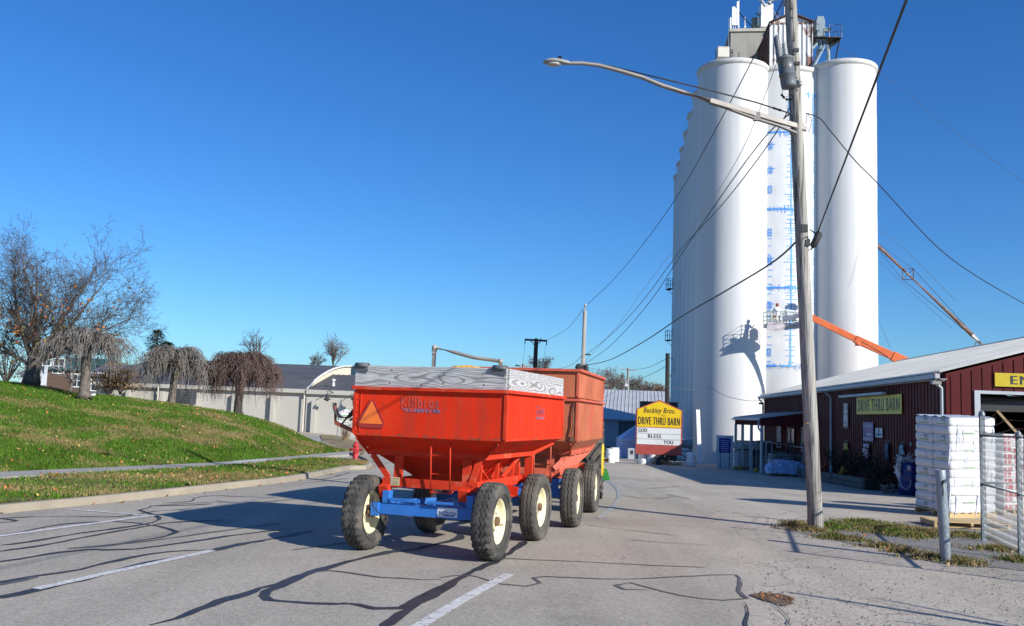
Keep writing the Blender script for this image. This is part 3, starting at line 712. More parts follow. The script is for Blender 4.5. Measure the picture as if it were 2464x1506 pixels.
    def brace(a,b,w=.06,h=.035):
        m=MB(); m.bar(a,b,w,h,up=(0,1,0)); m.build('brace',fr,W)
    zp=rz_-.06
    for px_ in(-.52,.50): post((px_,fy0+.02,zt-.004),(px_,fy0+.04,zp),.125,.05)
    brace((-fx-.08,fy0+.005,zt),(rx0+.05,ry0-.03,zp),.075,.03); brace((fx-.0,fy0-.02,zt-.05),(rx1-.05,ry0+.0,zp),.085,.035)
    for px_ in(-.52,.52): post((px_,fy1-.02,zt-.004),(px_,ry1-.05,zp),.11,.05)
    if first:
        post((rx1+.0,ry1-.02,zt-.25),(rx1+.0,ry1-.02,zp+.02),.13,.06)
        xs=rx1-.25
        for a,b in (((xs,.45,zt-.02),(xs,1.10,zp)),((xs,1.10,zt-.02),(xs,.45,zp)),((xs,1.2,zt-.02),(xs,1.85,zp)),((xs,1.85,zt-.02),(xs,1.2,zp))): brace(a,b,.022,.022)
        for y in(.42,1.15,1.9): post((fx,y,zt-.004),(fx+.02,y,zp),.05,.05)
        for y,dy in((1.3,.25),(1.75,-.1)): brace((xs,y,zt-.1),(xs,y+dy,zp),.02,.02)
        brace((fx,1.45,zt),(rx1-.03,1.95,zp),.045,.025)
    else:
        for y in(.75,1.35,1.95,2.5): brace((fx,y-.25,zt-.02),(rx1+.01,y+.05,zp),.09,.04)
        for y in(.4,1.2,2.0): post((fx,y,zt-.004),(fx+.02,y,zp),.06,.05)
        brace((rx1,.25,zp),(fx,.05,zt),.09,.04)
    # discharge door / chute on right
    ch=MB(); ch.quad((.12,1.0,.85),(.12,1.6,.85),(.78,1.52,.72),(.78,1.08,.72)); ch.bar((.12,1.0,.91),(.80,1.07,.78),.012,.14); ch.bar((.12,1.6,.91),(.80,1.53,.78),.012,.14); ch.box((.17,1.3,1.0),(.02,.56,.28)); ch.build('chute',fr,W)
    # ladder
    if first: lx0,lx1,ly0,ly1,lz0,lz1=.07,.35,-.10,-.16,.83,1.50
    else: lx0,lx1,ly0,ly1,lz0,lz1=.25,.55,-.10,-.16,.83,1.45
    la=MB()
    for x in(lx0,lx1): la.tube([(x,ly0+.12,lz0+.03),(x,ly0,lz0),(x,ly1,lz1),(x,ly1+.18,lz1+.04)],.012,6)
    for k in range(3):
        z=lz0+.01+k*(lz1-lz0-.17)/2; f=(z-lz0)/(lz1-lz0); y=ly0+(ly1-ly0)*f; la.tube([(lx0,y,z),(lx1,y,z)],.011,6)
    la.build('ladder',M_redd if first else fr,W)
    # running gear
    ax=MB(); ax.bar((-HT+.1,0.02,.575),(HT-.16,0.02,.575),.10,.155,up=(0,0,1)); ax.box2((-HT+.10,-.07,.47),(-HT+.22,.09,.655)); ax.box2((HT-.24,-.07,.47),(HT-.16,.09,.655))
    ax.bar((-.55,-.055,.705),(-.10,-.055,.705),.02,.05); ax.bar((.02,-.06,.70),(.40,-.06,.70),.06,.035)
    for s in(-1,1):
        ax.bar((s*.62,.02,.655),(s*.62,.02,.82),.10,.13,up=(0,1,0)); ax.bar((s*.62,.09,.64),(s*.18,.75,.66),.06,.08)
    ax.build('rear_axle',M_blue,W,bevel=.006)
    for s in(-1,1):
        sp=MB(); sp.cyl((s*(HT-.2),0,R),(s*(HT-.02),0,R),.035,n=12); sp.cyl((s*(HT-.11),0,R),(s*(HT-.06),0,R),.07,n=14); sp.build('spindle',M_rustm,W)
    ax=MB(); ax.bar((-HT+.15,WB,.575),(HT-.2,WB,.575),.10,.14); ax.box2((-.5,WB-.06,.66),(.5,WB+.06,.80)); ax.box2((-.55,WB+.06,.6),(.55,WB+.11,.69)); ax.build('front_axle',M_blue,W,bevel=.006)
    rp=MB(); rp.bar((0,.08,.62),(0,WB-.06,.60),.10,.12); rp.build('reach_pole',M_blue,W)
    tg=MB(); tg.bar((0,WB+.1,.56),(0,WB+1.75,.44),.09,.09,up=(0,0,1)); tg.bar((-.3,WB+.06,.57),(0,WB+.9,.5),.05,.06); tg.bar((.3,WB+.06,.57),(0,WB+.9,.5),.05,.06); tg.build('tongue',M_blue,W)
    wheel(W,HT,0,R,.29,1,1,'lug' if first else 'rib'); wheel(W,-HT,0,R,.29,-1,2,'lug' if first else 'rib')
    wheel(W,HT-.05,WB,R,.27,1,3,'rib'); wheel(W,-HT+.05,WB,R,.27,-1,4,'rib')
    bw=.235
    if first:
        # timber extension boards, slightly outward
        zz=zr+.02; b=.040
        for nm,a,c in (('rear',(x0-.02,yb+.0,zz),(x1+.0,yb+.0,zz)),('right',(x1-.0,yb+.05,zz),(x1-.0,yf-.04,zz)),('left',(x0-.0,yb+.05,zz),(x0-.0,yf-.04,zz)),('front',(x0,yf,zz),(x1,yf,zz))):
            m=MB(); m.bar((a[0],a[1],zz+.145),(c[0],c[1],zz+.145),b,.29)
            if nm=='rear':
                for i,(x,z) in enumerate(((-.52,.06),(-.5,.24),(-.05,.05),(.28,.20),(.27,.08),(.83,.22),(.85,.07),(1.2,.05))): m.box((x,yb-.024,zz+z),(.022,.012,.022),1)
            if nm=='right':
                for y,z in((.3,.2),(1.0,.06),(1.9,.2),(2.4,.07)): m.box((x1+.026,y,zz+z),(.012,.022,.022),1)
            m.build('extension_board',[M_board,M_rustm],W,bevel=.006)
        # rubber flaps over the board corners
        def flap(x,sx):
            m=MB(); pts=[]
            for k in range(9):
                a=math.pi*(k/8); pts.append((math.cos(a)*.09,math.sin(a)*.055))
            vs=[];L_=.19
            for i in range(3):
                for (u,w_) in pts: vs.append((x+sx*(-.06+L_*i/2),yb-.0+u*.6-.02,zz+.275+w_*1.0-.02*i*(0)))
            n=9; m.add(vs,[(i*n+k,i*n+k+1,(i+1)*n+k+1,(i+1)*n+k) for i in range(2) for k in range(n-1)],0,True)
            m.quad((x+sx*.13,yb-.03,zz+.20),(x-sx*.07,yb-.035,zz+.24),(x-sx*.07,yb-.045,zz+.31),(x+sx*.13,yb-.045,zz+.31))
            o=m.build('rubber_flap',mat('grey_rubber',(.13,.135,.14),rough=.7,var=.25,sc=6),W); s=o.modifiers.new('s','SOLIDIFY'); s.thickness=.012
        flap(x0+.05,1); flap(x1-.13,1)
        # slow moving vehicle triangle
        tri=MB(); cx,cz=x0+.255,(zl+zr)/2-.045; s_=.0
        def T(h,w): return [(-w,-h*.5),(w,-h*.5),(0,h*.5)]
        Mf=frame((cx,yb-.012,cz),(1,0,0),(0,0,1))
        red=[(-.205,-.10),(-.18,-.175),(.18,-.175),(.205,-.10),(.035,.20),(-.035,.20)]
        tri.prism(red,Mf,.006,0); tri.prism([(-.178,-.118),(.178,-.118),(0,.193)],Mf,.010,1); tri.build('warning_triangle',[M_smvr,M_smv],W)
        # faded lettering on the tail and on the flank
        tx=MB(); Mt=frame((x0+.97,yb-.0095,zr-.175),(1,0,0),(0,0,1)); tx.text('Killbros',Mt,.56,.15,.001,0,bold=.02)
        Mt2=frame((x0+1.02,yb-.0095,zr-.285),(1,0,0),(0,0,1))
        for k in range(9): tx.box((-.235+k*.058,0,.001),(.050,.05,.001),1,M=Mt2)
        tx.add([Mt@V(p) for p in((-.28,-.075,.0012),(-.23,-.075,.0012),(-.15,-.135,.0012),(-.20,-.135,.0012))],[(0,1,2,3)],1)
        tx.build('maker_lettering',[M_faintblue,M_fadedkey],W)
        tx=MB(); Mt=frame((x1+.0095,yb+1.62,zr-.22),(0,1,0),(0,0,1)); tx.text('Killbros',Mt,.42,.13,.001,0,bold=.02); tx.box((0,-.11,.001),(.42,.04,.001),1,M=Mt); tx.build('maker_lettering',[M_fadedkey,M_fadedkey],W)
        # axle decal
        dc=MB(); Md=frame((.02+.28,-.032-.0,.578),(1,0,0),(0,0,1)); dc.box((0,0,.002),(.29,.125,.002),0,M=Md); dc.text('Killbros',Md,.25,.058,.0045,1,bold=.02)
        dc.box((.02,-.038,.0045),(.16,.016,.001),1,M=Md); dc.text('MODEL 1072  TEN TON',frame(Md@V((0,-.053,0)),(1,0,0),(0,0,1)),.23,.012,.0045,1); 
        for v in range(0): pass
        dc.build('axle_decal',[M_decalw,M_decalb],W)
        dc=MB(); Md=frame((-.42-.12,fy0-.033,.945),(1,0,0),(0,0,1)); dc.box((0,0,.001),(.135,.115,.002),0,M=Md); dc.text('CAUTION',frame(Md@V((0,.035,0)),(1,0,0),(0,0,1)),.11,.02,.0035,1,bold=.02)
        for k in range(4): dc.box((0,.005-k*.017,.0035),(.11,.005,.001),1,M=Md)
        dc.build('caution_decal',[mat('decal_cream',(.62,.52,.30),rough=.6,var=.05),mat('decal_dark',(.12,.08,.05),rough=.6)],W)
        # auger cradle on the left flank (half ring on an arm)
        cr=MB(); pts=[]
        for k in range(13):
            a=math.radians(175+k*12.8); pts.append((math.cos(a)*.165,math.sin(a)*.19))
        c0=V((x0-.215,yb+.05,1.985)); vs=[]
        for (u,w_) in pts:
            for dy in(0,.10): vs.append(c0+V((u,dy,w_)))
        cr.add(vs,[(2*k,2*k+2,2*k+3,2*k+1) for k in range(12)],0,True)
        cr.add([v*1 for v in vs],[(2*k+1,2*k+3,2*k+2,2*k) for k in range(12)],0,True)
        cr.bar(c0+V((-.155,.05,-.03)),c0+V((-.135,.05,-.26)),.02,.03,1); cr.bar(c0+V((-.135,.05,-.26)),V((x0-.01,yb+.1,zl+.03)),.04,.05,1); cr.bar(c0+V((.16,.05,.02)),V((x0,yb+.1,2.0)),.05,.03,1)
        cr.bar(c0+V((.15,.05,.09)),c0+V((.165,.05,-.02)),.05,.07,1); cr.bar(c0+V((.17,.05,-.02)),c0+V((-.05,.05,-.30)),.018,.02,2); cr.bar((x0-.10,yb+.06,zl+.20),(x0,yb+.06,zl+.22),.02,.03,2)
        o=cr.build('auger_cradle',[M_black,mat('brown_red_paint',(.30,.07,.04),rough=.7,var=.25,sc=8),M_rustm],W); s=o.modifiers.new('s','SOLIDIFY'); s.thickness=.006
        # bent pipe over the load
        pp=MB(); q0=toloc(loc,rz); b=q0(at(1045,836,15.0)); a=V((b.x,b.y,2.40)); e_=q0(at(1204,869,14.6))
        pp.tube([a,b],.034,10); pp.cyl(b-V((0,0,.10)),b,.044,n=10)
        pp.tube([b,b.lerp(e_,.3)+V((0,0,-.01)),b.lerp(e_,.6)+V((0,0,-.03)),b.lerp(e_,.85)+V((0,0,-.01)),e_],.03,10); pp.cyl(e_+V((0,0,.02)),e_+V((0,0,-.35)),.032,n=10); pp.blob(e_,(.042,.042,.042),1,amp=0); pp.blob(b,(.046,.046,.046),1,amp=0)
        pp.build('roof_pipe',mat('dull_grey_pipe',(.36,.34,.32),rough=.6,metal=.2,var=.25,sc=6),W)
        # mud flap / strap hanging over left wheel
        st=MB(); st.tube([(-.72,-.25,.98),(-.70,-.27,.80),(-.72,-.22,.62),(-.66,-.1,.5)],.008,5); st.build('strap',M_black,W)
    else:
        zt2=2.72
        mb=MB()
        for (a,b) in (((x0,yb),(x1,yb)),((x1,yb),(x1,yf)),((x1,yf),(x0,yf)),((x0,yf),(x0,yb))): mb.bar((a[0],a[1],(zr+zt2)/2+.03),(b[0],b[1],(zr+zt2)/2+.03),t,zt2-zr-.03)
        for i,(a,b) in enumerate(rim): mb.bar((a[0],a[1],zt2+.02+.004*(i%2)),(b[0],b[1],zt2+.02+.004*(i%2)),.08,.045,1)
        for cx,cy in((x0,yb),(x1,yb),(x1,yf),(x0,yf)): mb.box((cx,cy,(zr+zt2)/2+.03),(.045,.045,zt2-zr-.06),1)
        mb.build('box_extension',[M_red2,M_red2f],W)
        hk=MB(); hk.tube([(x1-.06,yb-.03,zr-.06),(x1-.07,yb-.04,zl+.45),(x1-.05,yb-.05,zl+.3),(x1-.09,yb-.05,zl+.12)],.014,6); hk.box((x1-.08,yb-.03,zl+.05),(.06,.05,.09)); hk.build('latch_rod',M_rustm,W)
        tri=MB(); Mf=frame((x1-.62,yb-.012,1.80),(1,0,0),(0,0,1)); tri.prism([(-.205,-.10),(-.18,-.175),(.18,-.175),(.205,-.10),(.035,.20),(-.035,.20)],Mf,.006,0); tri.prism([(-.178,-.118),(.178,-.118),(0,.193)],Mf,.010,1)
        tri.build('warning_triangle',[mat('faded_smv_frame',(.55,.25,.17),rough=.6),mat('faded_smv',(.80,.50,.10),rough=.6,var=.1)],W)
    return W
H1=math.radians(18.0); H2=math.radians(13.1)
W1=wagon(1,(-1.05,12.92,0),-H1,'bright red gravity wagon with grey timber extension boards, nearest the camera')
W2=wagon(2,(.27,16.91,0),-H2,'taller faded orange gravity wagon between the red wagon and the tractor')
# corn heaped in the first wagon
def corn():
    mb=MB(); n=28; m=9; vs=[]
    for j in range(m+1):
        r=j/m
        for k in range(n):
            a=2*math.pi*k/n; x=.05+1.02*r*math.copysign(abs(math.cos(a))**.6,math.cos(a)); y=1.2+1.38*r*math.copysign(abs(math.sin(a))**.6,math.sin(a))
            vs.append((x,y,2.28+.35*(1-r**1.5)+.008*math.sin(9*a+j)))
    mb.add(vs,[(j*n+k,(j+1)*n+k,(j+1)*n+(k+1)%n,j*n+(k+1)%n) for j in range(m) for k in range(n)],0,True)
    rng=random.Random(3)
    for i in range(900):
        a=rng.uniform(0,6.28); r=rng.random()**.6*.5; x=.05+r*math.cos(a); y=1.2+1.3*r*math.sin(a); z=2.28+.35*(1-min(1,r*1.0)**1.5)+.005
        mb.box((x,y,z),(.012,.010,.010),1)
    o=mb.build('corn_heap',[mat('corn',(.72,.40,.06),rough=.6,var=.35,sc=60,bump=1,bsc=90),mat('corn_kernel',(.82,.50,.09),rough=.5,var=.2,sc=30)])
    o.location=W1.location; o.rotation_euler=W1.rotation_euler; tag(o,'heap of yellow shelled corn filling the red wagon','corn')
corn()
# ------------------------------------------------------------------ tractor
def tractor():
    T=thing('tractor','green and yellow tractor with tall lugged rear tyres, mostly hidden by the faded wagon','tractor',(1.07,22.6,0),-math.radians(8))
    def big(x,side,R=.93,w=.50):
        e=bpy.data.objects.new('rear_wheel',None); COL.objects.link(e); e.parent=T; e.location=(x,0,R)
        Mx=Matrix.Rotation(math.pi/2*side,4,'Y'); h=w/2; rb=R*.53
        mb=MB(); mb.lathe([(rb,-h*.6),(rb+.04,-h*.85),(R*.8,-h),(R*.93,-h*.92),(R*.95,-h*.5),(R*.955,0),(R*.95,h*.5),(R*.93,h*.92),(R*.8,h),(rb+.04,h*.85),(rb,h*.6)],56,Mx,0)
        N_=21
        for s in(-1,1):
            for k in range(N_):
                a0=2*math.pi*(k+(.5 if s>0 else 0))/N_; vs=[]
                for i in range(6):
                    f=i/5; a=a0-f*.40; hh=s*h*(.04+.98*f); r0=R*(.945-.03*f*f); r1=R*(1.0-.012*f)
                    for da,r in((-.035,r0),(-.022,r1),(.022,r1),(.035,r0)): vs.append(Mx@V((r*math.cos(a+da),r*math.sin(a+da),hh)))
                mb.add(vs,[(i*4+j,i*4+j+1,(i+1)*4+j+1,(i+1)*4+j) for i in range(5) for j in range(3)]+[(20,21,22,23),(3,2,1,0)],0,False)
        mb.build('rear_tyre',M_tyre,e)
        mb=MB(); mb.lathe([(rb+.02,h*.65),(rb-.02,h*.6),(rb-.04,h*.2),(.6*rb,h*.1),(.3*rb,h*.25),(0,h*.25)],40,Mx); mb.lathe([(rb+.02,-h*.65),(rb-.03,-h*.3),(0,-h*.3)],40,Mx); mb.build('rear_rim',M_yellowp,e)
        mb=MB()
        mb.lathe([(.0,h*.30),(.42*R,h*.30),(.44*R,h*.75),(.40*R,h*1.05),(.16*R,h*1.08),(.14*R,h*.7)],28,Mx)
        for k in range(8):
            a=k*math.pi/4; mb.cyl(Mx@V((.3*R*math.cos(a),.3*R*math.sin(a),h*1.05)),Mx@V((.3*R*math.cos(a),.3*R*math.sin(a),h*1.16)),.03,n=6)
        mb.build('wheel_weight',M_yellowp,e)
        mb=MB(); mb.cyl(Mx@V((0,0,h*.5)),Mx@V((0,0,h*1.55)),.055,n=12); mb.build('axle_end',M_rustm,e)
    big(.98,1); big(-.98,-1)
    mb=MB(); mb.box2((-.28,-.35,.62),(.28,.9,1.15)); mb.cyl((-.9,0,.93),(.9,0,.93),.13,n=14); mb.build('transaxle',M_green,T,bevel=.03)
    mb=MB(); mb.box2((-.33,.9,.8),(.33,2.9,1.55)); mb.build('hood',M_green,T,bevel=.05)
    for s in(-1,1):
        mb=MB(); vs=[]
        for k in range(9):
            a=math.radians(20+k*17)
            for x in(.42,.80): vs.append((s*x,math.cos(a)*-1.03,.93+math.sin(a)*1.03))
        mb.add(vs,[(2*k,2*k+1,2*k+3,2*k+2) for k in range(8)],0,True); o=mb.build('fender',M_green,T); q=o.modifiers.new('s','SOLIDIFY'); q.thickness=.02
    mb=MB(); mb.box2((-.22,-.25,1.25),(.22,.2,1.33)); mb.box2((-.22,-.3,1.33),(.22,-.24,1.75)); mb.build('seat',M_yellowp,T,bevel=.03)
    mb=MB(); mb.tube([(0,1.0,1.3),(0,.72,1.62)],.02,8); pts=[(.18*math.cos(a),.70+.05*math.sin(a),1.63+.17*math.sin(a)) for a in [k*math.pi/8 for k in range(17)]]; mb.tube(pts,.012,6,caps=False); mb.build('steering_wheel',M_black,T)
    mb=MB(); mb.tube([(.2,1.9,1.5),(.2,1.9,2.25)],.035,10); mb.build('exhaust',M_rustm,T)
    mb=MB()
    for s in(-1,1): mb.bar((s*.25,-.35,.62),(s*.33,-.95,.5),.05,.06)
    mb.bar((0,-.35,.5),(0,-.95,.44),.08,.05); mb.tube([(.15,-.4,1.2),(.16,-.42,1.0),(.15,-.45,.75)],.03,8); mb.build('hitch',M_green,T)
    for s in(-1,1):
        mb=MB(); M_=Matrix.Translation((s*.7,2.5,.48))@Matrix.Rotation(math.pi/2*s,4,'Y'); R=.48;h=.13
        mb.lathe([(.26,-h*.7),(R*.9,-h),(R*.98,-h*.6),(R,0),(R*.98,h*.6),(R*.9,h),(.26,h*.7)],36,M_); mb.build('front_tyre',M_tyre,T)
        mb=MB(); mb.lathe([(.27,h*.7),(.24,h*.2),(.1,h*.3),(0,h*.4)],28,M_); mb.lathe([(.27,-h*.7),(0,-h*.2)],28,M_); mb.build('front_rim',M_yellowp,T)
    mb=MB(); mb.box2((-.6,2.42,.42),(.6,2.58,.56)); mb.build('front_axle',M_green,T)
    # green step plate outside the right wheel
    mb=MB(); mb.prism([(-.02,.40),(.20,.40),(.12,.66),(.02,.70)],frame((1.20,.55,0.02),(1,0,0),(0,0,1)),.06); mb.bar((.3,.6,.5),(1.25,.6,.4),.06,.06); mb.build('step_plate',M_green,T)
tractor()
# ------------------------------------------------------------------ grain elevator
M_silo=mat('white_silo_paint',(.60,.60,.59),rough=.55,var=.035,sc=.6,bump=.35,bsc=2.2,streak=((.66,.68,.70),(2.5,2.5,.035),.45),stretch=(1,1,.25))
M_silor=mat('silo_rim_paint',(.57,.555,.53),rough=.6,var=.08,sc=2,streak=((.5,.47,.43),(3,3,.4),.4))
M_ccold=mat('old_concrete',(.37,.35,.31),rough=.9,var=.14,sc=.8,bump=.3,bsc=8,spots=((.62,.58,.50),.60,.7,.8),streak=((.24,.22,.19),(1.2,1.2,.15),.6))
M_rustsheet=mat('rusted_white_sheet',(.70,.69,.68),rough=.6,var=.10,sc=1.5,spots=((.20,.07,.035),.53,1.1,.9),spots2=((.36,.17,.09),.60,2.2,.7),stretch=(1,1,.45))
M_rust=mat('rust',(.19,.075,.04),rough=.85,var=.35,sc=3)
M_dkroof=mat('dark_rust_roof',(.10,.055,.04),rough=.8,var=.3,sc=3)
M_bluegrey=mat('blue_grey_paint',(.20,.27,.31),rough=.5,var=.12,sc=2,spots=((.12,.09,.07),.66,5,.6))
M_antw=mat('antenna_white',(.82,.82,.80),rough=.5,var=.05)
M_dark=mat('dark_steel',(.03,.032,.035),rough=.7,var=.2)
SY=68.0; SR=2.58
xl=at(1758,600,SY)[0]; xm=at(1902,600,SY-1.2)[0]; xr=at(2026,600,SY)[0]; rm=4.2
ZT=at(1780,139,SY-SR)[2]
def silo(x,y,r,top,label,n=72,base=-1.6):
    mb=MB(); prof=[(r*.0,top-.25),(r-.28,top-.25),(r-.28,top),(r+.08,top),(r+.11,top-.04),(r+.11,top-.26),(r+.07,top-.33),(r,top-.40)]
    T=thing('silo',label,'silo',(x,y,base),0,'white concrete grain silos')
    mb.lathe([(a,b-base) for a,b in prof],n,None,0); mb.build('rim',M_silor,T)
    mb=MB(); hs=[top-.40-k*(top-.40-base)/40 for k in range(41)]; rng=random.Random(int(x*100))
    mb.lathe([(r+.004*math.sin(h*2.4)+rng.uniform(-.004,.004),h-base) for h in hs],n,None,0); o=mb.build('shell',M_silo,T)
    return T
silo(xl,SY,SR,ZT,'white silo at the front left of the elevator, carrying the lift shadow')
silo(xm,SY+2.78,rm,ZT+.03,'narrower white front silo masked with plastic sheet and blue tape')
silo(xr,SY,2.44,ZT+.33,'white silo at the front right of the elevator, rising above the barn roof')
HD=.118
ords=['second','third','fourth','fifth','sixth','seventh']
for k in range(1,7):
    d=5.15*k; silo(xl+HD*d,SY+d,SR,ZT-.0,'white silo in shade, %s back along the receding left row'%ords[k-1],48)
    if k<6: silo(xr+HD*d,SY+d,SR,ZT-.0,'white silo behind the front right silo, %s back in the hidden right row'%ords[k-1],24)
for k in range(1,6): 
    d=5.15*k; mb=MB()
# dark drip stains / gap strips between the back silos are real gaps between the shells
# plastic sheet with tape on the middle silo
cmx,cmy=xm,SY+2.78
def ang(px,py,r=rm):
    h=cyl_hit(px,py,cmx,cmy,r); return math.atan2(h.y-cmy,h.x-cmx),h.z
def patch(mb,a0,a1,z0,z1,r,mi=0,n=6,nz=1,wob=0,seed=0):
    rng=random.Random(seed); vs=[]
    for j in range(nz+1):
        for i in range(n+1):
            a=a0+(a1-a0)*i/n; q=r+(wob*(math.sin(7*a+j*.9+seed)+rng.uniform(-1,1)) if wob else 0); vs.append((cmx+q*math.cos(a),cmy+q*math.sin(a),z0+(z1-z0)*j/nz))
    mb.add(vs,[(j*(n+1)+i,j*(n+1)+i+1,(j+1)*(n+1)+i+1,(j+1)*(n+1)+i) for j in range(nz) for i in range(n)],mi,True)
def tape():
    T=thing('masking_sheet','translucent plastic sheet taped over the middle silo with blue tape','plastic sheet',(0,0,0))
    aL,zt=ang(1845,320); aR,_=ang(1960,320); _,zb=ang(1850,880)
    mb=MB(); patch(mb,aL-.06,aL+.92,zb,zt,rm+.025,0,40,70,.006,3); mb.build('plastic_sheet',mat('plastic_sheet',(.70,.71,.72),rough=.5,var=.06,sc=1.0,bump=.15,bsc=3,stretch=(1,1,.5)),T)
    M_t=mat('blue_tape',(.06,.30,.85),rough=.6,var=.2,sc=5); M_tl=mat('pale_blue_tape',(.15,.45,.88),rough=.6,var=.2,sc=5)
    mb=MB(); R=rm+.045; rng=random.Random(9)
    aC,_=ang(1903,600)
    # main vertical run with cross ticks
    for (ya,yb_) in ((318,430),(430,520),(525,565),(570,700),(700,760),(765,880)):
        _,z1=ang(1903,ya); _,z0=ang(1903,yb_); ofs=rng.uniform(-.006,.006); patch(mb,aC+ofs-.010*(1.4 if rng.random()<.5 else .8),aC+ofs+.010,z0,z1,R,1,2,2)
    z=zb
    while z<zt+3.0:
        w=rng.uniform(.05,.10); t_=rng.uniform(.03,.055); sk=rng.uniform(-.03,.03)
        a0=aC-w+rng.uniform(-.022,.022); patch(mb,a0,a0+2*w,z,z+t_,R+.002,1,4); z+=rng.uniform(.16,.55)
    # horizontal bands with upright ticks
    for py in (318,503,692,880):
        _,zz=ang(1880,py); end=aC+.2
        a=aL-.01
        if py==880: segs=((aL,aL+.19),(aC-.16,aC))
        else: segs=((aL,aC-.01),(aC,aC+.18))
        for s in segs: patch(mb,s[0],s[1],zz-.06,zz+.06,R+.003,0 if s==segs[0] else 1,8)
        while a<end:
            h=rng.uniform(.15,.38); w=rng.uniform(.005,.009); patch(mb,a,a+w,zz-h*rng.uniform(.5,1.2),zz+h*rng.uniform(.3,.9),R+.005,0,1); a+=rng.uniform(.016,.06)
    # left edge ladder marks, boxes and hashes
    _,zA=ang(1847,560); _,zB=ang(1847,870)
    z=zB
    while z<zA:
        patch(mb,aL+.03,aL+.03+rng.uniform(.045,.08),z,z+.05,R,0,3); z+=rng.uniform(.3,.7)
    for (py,kind) in ((352,'h'),(410,'h'),(457,'b'),(560,'b'),(625,'h'),(848,'b'),(735,'h')):
        _,zz=ang(1848,py); a0=aL+.022
        if kind=='b':
            patch(mb,a0,a0+.064,zz+.22,zz+.29,R+.002,0,2);patch(mb,a0,a0+.064,zz-.27,zz-.22,R+.002,0,2);patch(mb,a0,a0+.016,zz-.25,zz+.25,R+.004,0,1);patch(mb,a0+.048,a0+.064,zz-.25,zz+.25,R+.004,0,1)
        else:
            patch(mb,a0+.01,a0+.023,zz-.33,zz+.33,R+.004,0,1);patch(mb,a0+.05,a0+.064,zz-.3,zz+.3,R+.004,0,1);patch(mb,a0-.01,a0+.11,zz+.08,zz+.14,R+.002,0,3);patch(mb,a0-.01,a0+.09,zz-.14,zz-.09,R+.002,0,3)
    mb.build('blue_tape',[M_t,M_tl],T)
    # pale tape marks on the far right edge and above the sheet
    mb=MB(); a0,_=ang(1955,500); z=zb+4
    while z<ZT-2:
        patch(mb,a0-.03,a0+rng.uniform(.01,.045),z,z+.05,rm+.03,0,2); z+=rng.uniform(.25,.7)
    patch(mb,a0-.005,a0+.007,zb+5,ZT-2.2,rm+.032,0,1,8)
    for px,py in((1945,228),(1958,232),(1900,262)):
        a,zz=ang(px,py); patch(mb,a-.045,a+.045,zz,zz+.1,rm+.03,0,3); patch(mb,a-.01,a+.01,zz-.25,zz+.25,rm+.034,0,1)
    a,zz=ang(1897,255); patch(mb,a,a+.018,zz-.8,zz+.5,rm+.03,0,1)
    mb.build('pale_tape',M_tl,T)
tape()
